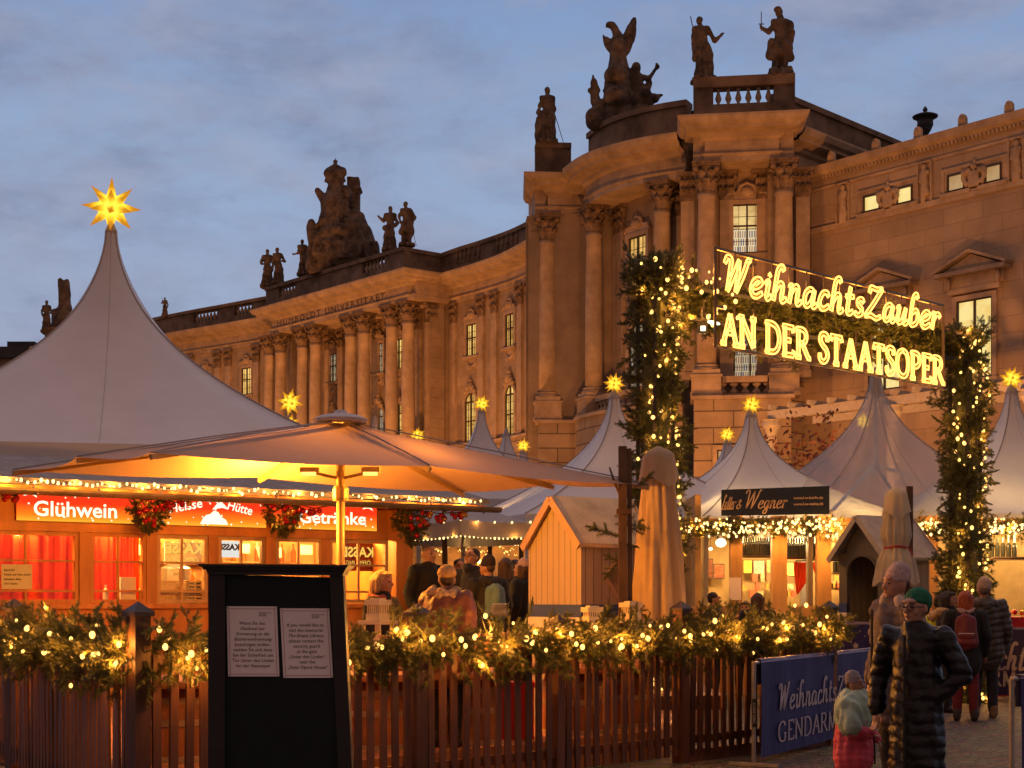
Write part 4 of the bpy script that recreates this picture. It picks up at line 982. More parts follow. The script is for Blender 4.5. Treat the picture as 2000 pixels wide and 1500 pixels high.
M_fir = needle_mat('fir_needles', (.15,.14,.04), (.05,.062,.02)); M_fir2 = needle_mat('fir_needles_dark', (.12,.125,.045), (.035,.05,.02))
M_bulb = emis('bulb_glow', (1,.54,.13), 3.2, nolight=True); M_bulbw = emis('bulb_glow_white', (1,.66,.24), 3.2, nolight=True)
M_wire = mat('wire', (.02,.03,.015), .6, var=0)
def bulb_mesh(r=.016): b = MB(); b.ball((0,0,0), (r,r,r*1.25), 8, 6); return b
WARM = (1,.37,.055)
_bm = {}
def bulbs(parent, pts, m=None, r=.016, cap=100, lamp=0, e=1., jitter=.35):
    """each bulb a part of its chain; past the cap one mass of the rest"""
    m = m or M_bulb; key = (m.name, round(r, 4)); rest = []
    for i, p in enumerate(pts):
        k = 1+RNG.uniform(-jitter, jitter*1.3)
        if i < cap:
            if key not in _bm: o = bulb_mesh(r).build('bulb', m, smooth=True); _bm[key] = o.data
            else: o = bpy.data.objects.new('bulb', _bm[key]); COL.objects.link(o)
            o.location = p; o.scale = (k,k,k); adopt(o, parent)
        else: rest.append((p, k))
        if lamp and i % lamp == 0: point('bulb_light', Vector(p)+Vector((0,-.03,.0)), e, WARM, .02, parent)
    if rest:
        b = MB()
        for p, k in rest: b.ball(p, r*k, 6, 4)
        o = b.build('bulbs', m, parent, smooth=True); o['kind'] = 'stuff'

# ------------------------------------------------------------------ mulled-wine kiosk
M_wood = mat('kiosk_wood', (.56,.22,.05), .55, var=.3, vscale=2.2, stretch=(1,1,.15), bump=.15, bscale=20)
M_wood_lt = mat('light_wood', (.50,.31,.14), .6, var=.25, vscale=2.5, stretch=(1,1,.15), bump=.15, bscale=18)
M_red = mat('red_cloth', (.75,.06,.012), .75, var=.15, vscale=3, trans=.35); M_white = mat('white_plastic', (.7,.68,.6), .5, var=.04)
M_steel = mat('steel', (.5,.5,.5), .3, metal=.9, var=.1); M_black = mat('black_plastic', (.015,.015,.015), .4, var=0)
M_zinc = mat('zinc_gutter', (.34,.29,.22), .4, metal=.7, var=.25, vscale=3); M_roofk = mat('kiosk_roof', (.23,.2,.18), .7, var=.2)
M_crate = mat('crate_plastic', (.62,.5,.28), .5, var=.08)
def glass(name='window_glass', fac=.07):
    m = bpy.data.materials.new(name); m.use_nodes = True; n = m.node_tree.nodes; l = m.node_tree.links; n.clear(); o = n.new('ShaderNodeOutputMaterial')
    a = n.new('ShaderNodeBsdfTransparent'); a.inputs[0].default_value = (.97,.96,.93,1); g_ = n.new('ShaderNodeBsdfGlossy'); g_.inputs['Roughness'].default_value = .03; x = n.new('ShaderNodeMixShader'); x.inputs[0].default_value = fac
    l.new(a.outputs[0], x.inputs[1]); l.new(g_.outputs[0], x.inputs[2]); l.new(x.outputs[0], o.inputs[0]); return m
M_glass = glass()
K0 = Vector((-6.01, 18.6, 0)); KU = Vector((.805, .593, 0)).normalized(); KN = Vector((-KU.y, KU.x, 0)); krz = math.atan2(KU.y, KU.x)
kio = thing('mulled_wine_kiosk', 'red and orange wooden mulled wine kiosk with lit sign boards and gridded windows', 'kiosk', (-4, 20, 0))
def kt(px, off=0.):
    p0 = K0+KN*off; k = (px-CX)/F; return (k*p0.y-p0.x)/(KU.x-k*KU.y)
def KP(t, z, off=0.): return K0+KU*t+KN*off+Vector((0,0,z))     # off > 0 goes into the kiosk
def kbox(b, t0, t1, z0, z1, o0, o1): 
    c = KP((t0+t1)/2, (z0+z1)/2, (o0+o1)/2); b.box(c, (t1-t0, abs(o1-o0), z1-z0), krz)
zz = lambda h: h+EYE
TL, TR = -1.6, 5.69; DEP = 2.7
SIL, WTOP = 1.5, zz(.83)
b = MB(); kbox(b, TL, TR, 0, SIL, .02, .14); kbox(b, TL, TR, SIL, SIL+.06, -.06, .16); b.build('counter_wall', M_wood, kio)
b = MB(); kbox(b, TL, TR, 0, 2.9, DEP, DEP+.1); kbox(b, TL-.1, TL, 0, 2.9, 0, DEP); b.build('back_wall', mat('kiosk_inner', (.5,.32,.14), .7, var=.2, vscale=2), kio)
b = MB(); kbox(b, TR-.28, TR, 0, zz(1.32), -.02, .3); b.build('corner_post', M_wood, kio)
b = MB(); kbox(b, TR-.1, TR, 0, 2.94, .301, DEP-.01); b.build('side_wall', M_wood, kio)
b = MB(); kbox(b, TL, TR-.29, WTOP+.001, zz(.935), -.03, .14); b.build('lintel_beam', M_wood, kio)
b = MB(); kbox(b, TL, TR-.29, zz(.936), zz(1.34), .05, .14); b.build('fascia', M_wood, kio)
# windows
wins = [(-60,158),(172,290),(302,410),(422,522),(535,632),(640,762)]
posts = [kt(165), kt(296), kt(416), kt(528), kt(636)]
for t in posts: b = MB(); kbox(b, t-.07, t+.07, SIL+.061, WTOP, -.02, .12); b.build('window_post', M_wood, kio)
for i, (x0, x1) in enumerate(wins):
    t0, t1 = kt(x0)+.03, kt(x1)-.03; b = MB(); z0, z1 = SIL+.065, WTOP-.002
    for a, c, e, f in ((t0,t0+.05,z0,z1),(t1-.05,t1,z0,z1),(t0+.05,t1-.05,z0,z0+.05),(t0+.05,t1-.05,z1-.05,z1)): kbox(b, a, c, e, f, .0, .07)
    tm = (t0+t1)/2; kbox(b, tm-.016, tm+.016, z0+.05, z1-.05, .015, .05)
    for q in (zz(.47), zz(.10)): kbox(b, t0+.05, t1-.05, q-.014, q+.014, .013, .055)
    w = b.build('window', M_wood_lt if i > 1 else M_wood, kio)
    p = MB(); p.poly([KP(t0+.04,z0+.04,.04),KP(t1-.04,z0+.04,.04),KP(t1-.04,z1-.04,.04),KP(t0+.04,z1-.04,.04)]); p.build('pane', M_glass, w)
# red curtains inside the two left windows
for t0, t1 in ((kt(-60), kt(160)), (kt(176), kt(288))):
    vs = []; fs = []; n = 60
    for i in range(n+1):
        t = t0+(t1-t0)*i/n; o = .3+.03*math.sin(i*.9)+.02*math.sin(i*2.3)
        vs += [KP(t, SIL-.2, o), KP(t, WTOP, o)]
    for i in range(n): fs.append((2*i, 2*i+2, 2*i+3, 2*i+1))
    b = MB(); b.add(vs, fs); tag(b.build('curtain', M_red, smooth=True), 'red curtain behind the far left kiosk window with the taped notice' if t0 < 0.5 else 'red curtain behind the kiosk window left of the white crates', 'curtain', 'red kiosk curtains')
# roof, gutter
b = MB()
r0, r1 = KP(TL-.5, zz(1.36), -.62), KP(6.6, zz(1.36), -.62); r2, r3 = KP(6.6, zz(1.8), DEP*.5), KP(TL-.5, zz(1.8), DEP*.5); r4, r5 = KP(6.6, zz(1.36), DEP+.5), KP(TL-.5, zz(1.36), DEP+.5); up = Vector((0,0,.07))
b.prism([r0, r1, r2, r3], up); b.prism([r3+up*.02, r2+up*.02, r4, r5], up); b.build('roof', M_roofk, kio)
b = MB(); kbox(b, TL-.4, 6.55, zz(1.29), zz(1.345), -.58, .12); b.build('eave_board', M_wood, kio)
b = MB(); g0, g1 = KP(TL-.5, zz(1.29), -.7), KP(6.73, zz(1.31), -.7); pr = [(math.cos(a)*.075, math.sin(a)*.075) for a in [math.pi+math.pi*i/8 for i in range(9)]]
vs = []; 
for P_ in (g0, g1):
    for x, y in pr: vs.append(P_-KN*x*-1+Vector((0,0,y)))
b.add(vs, [(i, i+1, i+10, i+9) for i in range(8)]+[tuple(range(9)), tuple(range(17, 8, -1))])
for t in np.arange(0, 6.7, .8): b.bar(KP(t, zz(1.22), -.78), KP(t, zz(1.33), -.62), .025, .02)
b.build('gutter', M_zinc, kio, smooth=False)
# sign boards, backlit prints shading from red to amber
def grad_emis(name, lo, hi, z0, z1, s):
    m = bpy.data.materials.new(name); m.use_nodes = True; n = m.node_tree.nodes; l = m.node_tree.links; n.clear(); o = n.new('ShaderNodeOutputMaterial'); em = n.new('ShaderNodeEmission')
    at = n.new('ShaderNodeAttribute'); at.attribute_name = 'uvm'; sp = n.new('ShaderNodeSeparateXYZ'); l.new(at.outputs['Vector'], sp.inputs[0]); r = n.new('ShaderNodeValToRGB'); l.new(sp.outputs[1], r.inputs[0])
    r.color_ramp.elements[0].color = tuple(lo)+(1,); r.color_ramp.elements[1].color = tuple(hi)+(1,); r.color_ramp.elements[1].position = .62
    k = r.color_ramp.elements.new(.2); k.color = (1.,.22,.012,1)
    l.new(r.outputs[0], em.inputs[0]); em.inputs[1].default_value = s; l.new(em.outputs[0], o.inputs[0]); return m
M_sign = grad_emis('backlit_print', (1,.42,.03), (.9,.04,.008), 0, 1, 1.2); M_signtx = emis('backlit_white', (1,.88,.62), 1.5)
def ksign(px0, px1, name='sign_board'):
    t0, t1 = kt(px0), kt(px1); z0, z1 = zz(.955), zz(1.318); b = MB(); off = .0
    b.add([KP(t0,z0,off),KP(t1,z0,off),KP(t1,z1,off),KP(t0,z1,off)], [(0,1,2,3)], [(0,0),(1,0),(1,1),(0,1)])
    kk = MB(); kbox(kk, t0, t1, z0, z1, .005, .049)
    o = b.build('sign_board', M_sign, kio); kk.build('sign_box', M_red, o); return o, t0, t1, z0, z1
def sign_text(o, s, t0, z, size, wid=None, bold=.03, tilt=0., shear=0., off=-.006):
    v, f = text_geo(s, size, bold=bold, align='LEFT', shear=shear); xm = max(p[0] for p in v); k = (wid/xm) if wid else 1
    ct, st = math.cos(tilt), math.sin(tilt); b = MB()
    b.add([KP(t0+(p[0]*k)*ct-p[1]*st, z+p[0]*k*st+p[1]*ct, off) for p in v], f); b.build('lettering', M_signtx, o)
def dots(o, t0, t1, z0, z1, n):
    b = MB()
    for _ in range(n):
        t = random.uniform(t0+.06, t1-.06); z = random.choice((random.uniform(z0+.02, z0+.11), random.uniform(z1-.07, z1-.02), random.uniform(z0, z1))); r = random.uniform(.007, .014)
        b.poly([KP(t+r*math.cos(a), min(z1-.01,max(z0+.01,z))+r*math.sin(a), -.004) for a in [i*math.pi/4 for i in range(8)]])
    b.build('snow_dots', M_signtx, o)
def snowcap(o, t, z, w):
    b = MB(); b.add([KP(t+x*w, z+y*w, -.008) for x, y in [(-.5,0),(-.3,.16),(0,.24),(.3,.2),(.52,.02),(.56,-.14),(.42,-.04),(.2,.06),(-.1,.07),(-.35,.0)]], [tuple(range(10))]); b.build('snow_cap', M_signtx, o)
o, t0, t1, z0, z1 = ksign(32, 262); sign_text(o, 'Glühwein', kt(64), zz(1.02), .26, kt(228)-kt(64), bold=.004); dots(o, t0, t1, z0, z1, 24); snowcap(o, t0+.16, z1-.06, .16)
o, t0, t1, z0, z1 = ksign(274, 520); sign_text(o, 'Heisse', kt(330), zz(1.105), .17, kt(397)-kt(330), bold=.002, tilt=.2, shear=.1); sign_text(o, 'Hütte', kt(442), zz(1.19), .17, kt(492)-kt(442), bold=.002, tilt=-.2, shear=.1); dots(o, t0, t1, z0, z1, 24); snowcap(o, kt(415), z1-.05, .14)
tm = kt(418); b = MB()   # snowy hut drawn in white between the words
b.add([KP(tm+x, zz(.98)+y, -.006) for x, y in [(-.2,0),(.2,0),(.17,.06),(.1,.1),(.06,.16),(.0,.18),(-.06,.13),(-.11,.12),(-.16,.07)]], [tuple(range(9))])
b.add([KP(tm+x, zz(.98)+y, -.0062) for x, y in [(-.03,.19),(.04,.27),(.1,.3),(.16,.25),(.2,.2),(.12,.22),(.05,.21)]], [tuple(range(7))]); b.build('snow_hill', M_signtx, o)
o, t0, t1, z0, z1 = ksign(530, 736); sign_text(o, 'Getränke', kt(583), zz(1.04), .24, kt(714)-kt(583), bold=.004); dots(o, t0, t1, z0, z1, 22); snowcap(o, t1-.16, z1-.06, .16)
# interior lamps and goods
for t, o_, e in ((.2,.12,26),(1.2,.13,26),(2.0,1.2,34),(3.1,1.2,34),(4.2,1.2,34),(5.1,1.2,22)): point('kiosk_lamp', KP(t, 2.62, o_+ (0 if o_ > 1 else .06)), e*(8 if o_ > 1 else 6.5), (1,.44,.09), .12, kio)
for t in (2.0,3.1,4.2): b = MB(); kbox(b, t-.45, t+.45, 2.66, 2.7, 1.1, 1.3); b.build('lamp_tube', emis('tube_glow', (1,.8,.5), 3.), kio)
def goods(name, label, cat, b, m, group=None): return tag(b.build(name, m), label, cat, group)
for i, (px, z, h) in enumerate(((330,1.16,.14),(330,1.02,.14),(384,1.1,.2),(384,.92,.18))):
    b = MB(); t = kt(px, .35); z = zz(z-1.02)-.03
    kbox(b, t-.19, t+.19, z, z+.018, .2, .52)
    for zq in np.linspace(.03, h-.03, 4): kbox(b, t-.19, t+.19, z+zq, z+zq+.018, .2, .215); kbox(b, t-.19, t+.19, z+zq, z+zq+.018, .505, .52)
    for q in (-.19, -.09, .0, .09, .178): kbox(b, t+q, t+q+.014, z+.018, z+h, .2, .216)
    for q in (-.19,.176): kbox(b, t+q, t+q+.014, z+.018, z+h, .217, .519)
    goods('bottle_crate', ['cream slotted crate on the sill, left stack upper','cream slotted crate on the sill, left stack lower','cream slotted crate beside the board, right stack upper','cream slotted crate beside the board, right stack lower'][i], 'crate', b, M_crate, 'plastic crates in the kiosk window')
b = MB(); t = kt(218); b.lathe([(.035,0),(.035,.16),(.012,.2),(.012,.24)], KP(t, SIL+.06, .2), 10); goods('bottle', 'white bottle on the sill inside the second window', 'bottle', b, M_white)
b = MB(); t = kt(260); kbox(b, t-.1, t+.1, SIL+.07, SIL+.4, .15, .24); goods('drinks_box', 'pale box on the sill below the red curtain', 'box', b, M_white)
b = MB(); t = kt(470, 1.); b.lathe([(.05,0),(.06,.2),(.05,.25),(.085,.4),(.11,.46),(.05,.47)], KP(t+.3, zz(.28), .9), 12); b.box(KP(t+.3, zz(.25), .9), (.4,.3,.06), krz); goods('drink_dispenser', 'pale drinks machine with a cone top inside the middle kiosk window', 'machine', b, M_white)
b = MB(); t = kt(395, 1.); b.box(KP(t, zz(.1), 1.), (.4,.35,.3), krz); b.box(KP(t, zz(.02), .8), (.2,.05,.12), krz); goods('till', 'dark cash till behind the crates in the third window', 'till', b, M_black)
b = MB(); t = kt(350, 1.2); b.lathe([(.2,0),(.21,.3),(.19,.32),(.04,.38),(.03,.42)], KP(t, zz(.12), 1.3), 16); goods('wine_kettle', 'steel mulled wine kettle inside the third kiosk window', 'kettle', b, M_steel)
b = MB(); kbox(b, 1.6, 5.4, 1.1, 1.2, 1.2, 1.9); kbox(b, 1.6, 5.4, 0.1, 1.1, 1.25, 1.85); b.build('inner_counter', M_wood_lt, kio)
b = MB()
for z in (1.75, 2.15): kbox(b, 1.7, 5.4, z, z+.03, DEP-.3, DEP-.01)
b.build('shelf', M_wood_lt, kio)
M_bot = [mat('bottle_green', (.03,.06,.02), .15, var=0, spec=.6), mat('bottle_amber', (.25,.08,.01), .15, var=0, spec=.6), mat('bottle_red', (.3,.02,.02), .2, var=0)]
bt = None
for i in range(34):
    z = (1.78, 2.18)[i % 2]; t = 1.8+(i//2)*.21
    if bt is None: b = MB(); b.lathe([(.036,0),(.038,.17),(.014,.22),(.014,.29)], (0,0,0), 10); bt = b.build('bottle', M_bot[1]); o = bt
    else: o = bt.copy(); COL.objects.link(o)
    o.location = KP(t+random.uniform(-.03,.03), z, DEP-.16); tag(o, 'amber bottle on the shelves at the back of the kiosk', 'bottle', 'bottles at the back of the kiosk')
for i in range(16):
    t = 1.65+i*.235+random.uniform(-.04,.04)
    if i % 3: b = MB(); b.lathe([(.034,0),(.038,.09),(.036,.092),(.03,.01)], KP(t, 1.2, 1.3), 10); b.tube([KP(t+.035,1.275,1.3),KP(t+.062,1.25,1.3),KP(t+.036,1.22,1.3)], .006, 5); goods('mug', 'mulled wine mug on the inner counter of the kiosk', 'mug', b, M_red if i % 2 else M_white, 'mugs on the kiosk counter')
for i in range(7):
    t = 1.9+i*.52; b = MB(); b.box(KP(t, 2.36-.05*(i % 2), 1.9), (.2,.01,.14), krz); goods('price_card', 'small pale price card hanging inside the kiosk', 'card', b, M_white, 'price cards in the kiosk')
# cash-desk signs facing the far side, so read mirrored from here
M_yel = emis('yellow_lettering', (1,.6,.1), 1.1); M_board = mat('dark_board', (.09,.012,.01), .5, var=.1)
for px, w, h, lab in ((360,.55,.3,'mirrored yellow cash desk sign in the third kiosk window'),(700,.62,.42,'mirrored dark cash desk sign in the last kiosk window')):
    t = kt(px, .9); sg = thing('cash_sign', lab, 'sign', KP(t, zz(.62), .9)); b = MB(); kbox(b, t-w/2, t+w/2, zz(.62-h/2), zz(.62+h/2), .92, .94); b.build('panel', M_board if px > 500 else M_white, sg)
    M = frame(KP(t, zz(.62), .905), -KU, (0,0,1)); text_obj('lettering', 'KASSE', M_yel, M, .2, sg, bold=.006); M.translation = KP(t, zz(.5), .905); text_obj('lettering', 'ÖFFNUNG', M_yel, M, .09, sg)
t = kt(448, .3); sg = thing('cash_sign', 'small white mirrored cash sign in the fourth kiosk window', 'sign', KP(t, zz(.68), .3)); b = MB(); kbox(b, t-.17, t+.17, zz(.56), zz(.78), .31, .32); b.build('panel', emis('white_lit', (.95,.95,.9), .9), sg)
text_obj('lettering', 'KASSE', M_black, frame(KP(t, zz(.66), .302), -KU, (0,0,1)), .11, sg, bold=.006)
# notice on the left window
nt_ = thing('notice', 'cream paper notice taped inside the far left kiosk window', 'notice', KP(kt(30), zz(.36), -.02)); t0, t1 = kt(2), kt(62)
b = MB(); kbox(b, t0, t1, zz(.12), zz(.42), -.012, -.004); b.build('paper', mat('cream_paper', (.62,.55,.3), .8, var=.05), nt_)
for i, s in enumerate(('Stand 204', 'Punsch und Wein GmbH', 'Bebelplatz Mitte', '10117 Berlin')): text_obj('lettering', s, M_black, frame(KP(t0+.03, zz(.34-.055*i), -.016), KU, (0,0,1)), .032, nt_, align='LEFT', bold=.001)
# chain of lights along the gutter
ls = thing('light_string', 'string of warm bulbs lying along the kiosk gutter', 'light string', KP(2, zz(1.42), -.6))
pts = []; wp = []
for i in range(96):
    t = -.3+i*.071; w = 1.385+.018*math.sin(i*1.3)+RNG.normal(0, .012); p = KP(t, zz(w), -.7+RNG.normal(0,.03)); wp.append(p)
    if RNG.random() < (1 if t < 2.6 else .8): pts.append(p)
b = MB(); b.tube(wp, .006, 4); b.build('cable', M_wire, ls); bulbs(ls, pts, M_bulbw, .015, lamp=6, e=12)
# ornament garlands hanging from the gutter
M_bred = mat('bauble_red', (.45,.015,.01), .12, metal=.5, var=0, spec=.7); M_bgold = mat('bauble_gold', (.75,.42,.08), .15, metal=.8, var=0)
_ball = {}
def bauble(parent, p, gold, r=.036):
    k = gold
    if k not in _ball: b = MB(); b.ball((0,0,0), 1, 14, 9); b.lathe([(.22,.95),(.22,1.15)], (0,0,0), 8); o = b.build('bauble', M_bgold if gold else M_bred, smooth=True); _ball[k] = o.data
    else: o = bpy.data.objects.new('bauble', _ball[k]); COL.objects.link(o)
    o.location = p; o.scale = (r,r,r); adopt(o, parent)
for px, lab in ((287,'green garland heart with red and gold baubles between the two left kiosk signs'),(545,'green garland heart with baubles before the right kiosk sign'),(798,'dark round wreath hanging at the right corner of the kiosk')):
    t = kt(px, -.3); c = KP(t, zz(1.12 if px < 700 else 1.05), -.3); w = thing('ornament_garland', lab, 'garland', c, group='kiosk ornament garlands'); pl = []
    for _ in range(230):
        a = random.uniform(0, 2*math.pi); r = math.sqrt(random.random()); x = r*math.cos(a)*.24; z = r*math.sin(a)*.24; 
        if z < 0: x *= 1+z*1.9
        p = c+KU*x+Vector((0,0,z))-KN*random.uniform(0,.1); pl.append((p, (KU*x*3-KN*random.uniform(.1,.6)+Vector((0,0,z*2-.15))), .42))
    fir('greenery', pl, M_fir2, w)
    for i in range(17 if px < 700 else 4):
        a = random.uniform(0, 2*math.pi); r = math.sqrt(random.random()); x = r*math.cos(a)*.23; z = r*math.sin(a)*.22
        if z < 0: x *= 1+z*1.9
        bauble(w, c+KU*x+Vector((0,0,z))-KN*.17, random.random() < .35)
for px0, px1, lab in ((800,915,'cluster of red and gold baubles hanging under the right end of the gutter'),(-5,42,'red baubles hanging at the left edge under the kiosk gutter'),(322,372,'small bunch of red baubles hanging left of the middle sign'),(588,640,'red bauble bunch hanging over the right kiosk sign')):
    w = thing('bauble_cluster', lab, 'baubles', KP(kt((px0+px1)/2, -.5), zz(1.2), -.5), group='hanging bauble clusters')
    n = 30 if px0 == 800 else 8
    b = MB(); b.tube([KP(kt(px0,-.6), zz(1.24), -.6), KP(kt((px0+px1)/2,-.6), zz(1.2), -.6), KP(kt(px1,-.6), zz(1.24), -.6)], .008, 5); b.build('twig', M_wire, w)
    for i in range(n):
        u = random.random(); px = px0+(px1-px0)*u; dz = random.uniform(.0,.24)*(1-u*.75) if n > 10 else random.uniform(0,.09); bauble(w, KP(kt(px,-.6), zz(1.22-dz), -.6+random.uniform(-.05,.05)), random.random() < .25)

# ------------------------------------------------------------------ big open parasol
M_can = mat('parasol_cloth', (.37,.26,.2), .75, var=.08, vscale=1.5, trans=.11); M_ppole = mat('parasol_pole', (.30,.2,.1), .45, metal=.1, var=0)
par = thing('open_parasol', 'large open beige parasol with glowing heaters over the kiosk front', 'parasol', (-1.68, 15.05, 0))
hr = 1.2
PA, PC, PE, PD = (W(294,884,12.6), W(1267,947,16.14), W(906,961,17.2), W(24,918,14.3))
for q in (PA, PC, PE, PD): q.z = EYE+hr
PM = Vector(((PA.x+PC.x+PE.x+PD.x)/4, (PA.y+PC.y+PE.y+PD.y)/4, 3.36))
rim = [PA, (PA+PC)/2, PC, (PC+PE)/2, PE, (PE+PD)/2, PD, (PD+PA)/2]
for i in (1,3,5,7): rim[i] = rim[i]+Vector((0,0,.045))
def canopy(rim, top, n=14, mm=10, sag=.05, cap=.1):
    vs = []; fs = []; cnt = len(rim)*n
    for j in range(mm+1):
        r = cap*.4+(1-cap*.4)*j/mm
        for i in range(cnt):
            k, v = divmod(i, n); v /= n; a, c = rim[k], rim[(k+1) % len(rim)]; e = a.lerp(c, v); s = math.sin(math.pi*v)
            e = e.lerp(Vector((top.x, top.y, e.z)), .035*s); p = top.lerp(e, r); p.z = top.z+(e.z-top.z)*r**.93-sag*s*r*(.6+.4*(1-r)); vs.append(p)
    for j in range(mm):
        for i in range(cnt): fs.append((j*cnt+i, j*cnt+(i+1) % cnt, (j+1)*cnt+(i+1) % cnt, (j+1)*cnt+i))
    return vs, fs
vs, fs = canopy(rim, PM); b = MB(); b.add(vs, fs); b.build('canopy', M_can, par, smooth=True)
for q in rim: b = MB(); b.bar(PM-Vector((0,0,.09)), q-Vector((0,0,.035)), .03, .045); b.build('rib', M_ppole, par)
b = MB()
for q in rim: b.tube([PM+Vector((0,0,.012)), PM.lerp(q,.5)+Vector((0,0,.022)), q+Vector((0,0,.008))], .007, 5)
b.build('seam', M_seam, par)
b = MB(); b.tube([(PM.x,PM.y,0),(PM.x,PM.y,3.3)], .042, 16); b.build('pole', M_ppole, par, smooth=True)
b = MB(); b.lathe([(.26,-.03),(.27,0),(.2,.035),(.07,.06),(.05,.09),(.0,.1)], (PM.x,PM.y,PM.z+.02), 20); b.build('top_cap', mat('cap_cloth', (.5,.46,.44), .6, var=0), par)
b = MB(); b.lathe([(.07,0),(.08,.03),(.08,.12),(.06,.15)], (PM.x,PM.y,2.58), 12); b.build('hub', M_ppole, par)
M_heat = emis('heater_glow', (1,.5,.1), 2.5)
for sx_ in (-1, 1):
    c = Vector((PM.x+sx_*.3, PM.y-.05, 2.86)); h = thing('heater', 'glowing parasol heater lamp on the pole, '+('left' if sx_ < 0 else 'right')+' one of two', 'heater', c, group='parasol heaters')
    b = MB(); b.bar(c-Vector((.09,0,-.02)), c+Vector((.09,0,.02)), .08, .05); b.bar(Vector((PM.x,PM.y,2.8)), c, .03); b.build('housing', M_ppole, h)
    b = MB(); b.tube([c+Vector((-.07,-.05,-.02)), c+Vector((.07,-.05,-.02))], .018, 8); b.build('element', M_heat, h)
    point('heater_light', c+Vector((sx_*.42,.12,-.16)), 560 if sx_ < 0 else 170, (1,.34,.03), .06, h)
# ------------------------------------------------------------------ picket fence with fir garland
M_fence = mat('fence_wood', (.15,.055,.022), .6, var=.35, vscale=4, stretch=(1,1,.12), bump=.25, bscale=30)
def rand_tint(m, lo=.6, hi=1.35):
    n = m.node_tree.nodes; l = m.node_tree.links; b = n['Principled BSDF']; src = b.inputs['Base Color'].links[0].from_socket
    oi = n.new('ShaderNodeObjectInfo'); mr = n.new('ShaderNodeMapRange'); mr.inputs['To Min'].default_value = lo; mr.inputs['To Max'].default_value = hi; l.new(oi.outputs['Random'], mr.inputs['Value'])
    mu = n.new('ShaderNodeMixRGB'); mu.blend_type = 'MULTIPLY'; mu.inputs[0].default_value = 1; l.new(src, mu.inputs[1]); l.new(mr.outputs[0], mu.inputs[2]); l.new(mu.outputs[0], b.inputs['Base Color'])
rand_tint(M_fence)
M_cap2 = mat('fence_cap', (.05,.03,.022), .5, var=.2)
def fy(px): q = .01656*(6.0-.001526*px); return 1/q
def fp(px): Y = fy(px); return Vector((gX(px, Y), Y, 0))
fence = thing('picket_fence', 'dark reddish picket fence with capped posts carrying a lit fir garland', 'fence', fp(800))
corners = [Vector((gX(28,14.5),14.5,0)), fp(270), fp(540), fp(815), fp(1090), fp(1330), fp(1620)]
far = corners[0]+(corners[0]-corners[1]).normalized()*1.6
PZ = [1.64,1.62,1.6,1.6,1.6,1.62,1.62]
def post(q, h, w=.125, rz=0.):
    b = MB(); b.box((q.x,q.y,h/2-.06), (w,w,h-.12), rz); p = b.build('post', M_fence, fence)
    b = MB(); M = Matrix.Translation((q.x,q.y,h-.12)) @ Matrix.Rotation(rz,4,'Z'); r = w*.66
    b.add([M @ Vector(v) for v in [(-r,-r,0),(r,-r,0),(r,r,0),(-r,r,0),(-r,-r,.03),(r,-r,.03),(r,r,.03),(-r,r,.03),(0,0,.105)]], [(0,1,2,3),(0,1,5,4),(1,2,6,5),(2,3,7,6),(3,0,4,7),(4,5,8),(5,6,8),(6,7,8),(7,4,8)]); b.build('post_cap', M_cap2, p)
frz = math.atan2(.716,.698)
for i, q in enumerate(corners):
    if i not in (2, 4): post(q, PZ[i], rz=frz)
post(corners[2], 1.5, .09, frz); post(corners[4], 1.5, .09, frz)
pick = None
pm = MB(); pm.box((0,0,.70),(.068,.022,1.26)); pick = pm.build('picket', M_fence, fence, world=False); FIRST = [True]
def picket(q, rz):
    if FIRST[0]: o = pick; FIRST[0] = False
    else: o = pick.copy(); COL.objects.link(o)
    o.parent = fence; o.matrix_parent_inverse = Matrix.Translation(-fence.location); o.location = q; o.rotation_euler = (R(random.uniform(-.9,.9)),R(random.uniform(-.8,.8)),rz+R(random.uniform(-3,3)))
segs = [(far, corners[0]), (corners[0], corners[1]), (corners[1], corners[3]), (corners[3], corners[5]), (corners[5], corners[6])]
for a, c in segs:
    d = (c-a); ln = d.length; d.normalize(); rz = math.atan2(d.y, d.x); n = int(ln/.129); nn = Vector((-d.y, d.x, 0))
    for i in range(1, n): picket(a+d*(ln*i/n)-nn*.03, rz)
    for z in (.22, 1.18): b = MB(); b.bar(a+nn*.012+Vector((0,0,z)), c+nn*.012+Vector((0,0,z)), .045, .08); b.build('rail', M_fence, fence)
b = MB(); d = (corners[6]-corners[5]).normalized(); b.bar(corners[5]+Vector((0,0,.06)), corners[6]+Vector((0,0,.06)), .06, .12); b.build('kick_board', M_fence, fence)
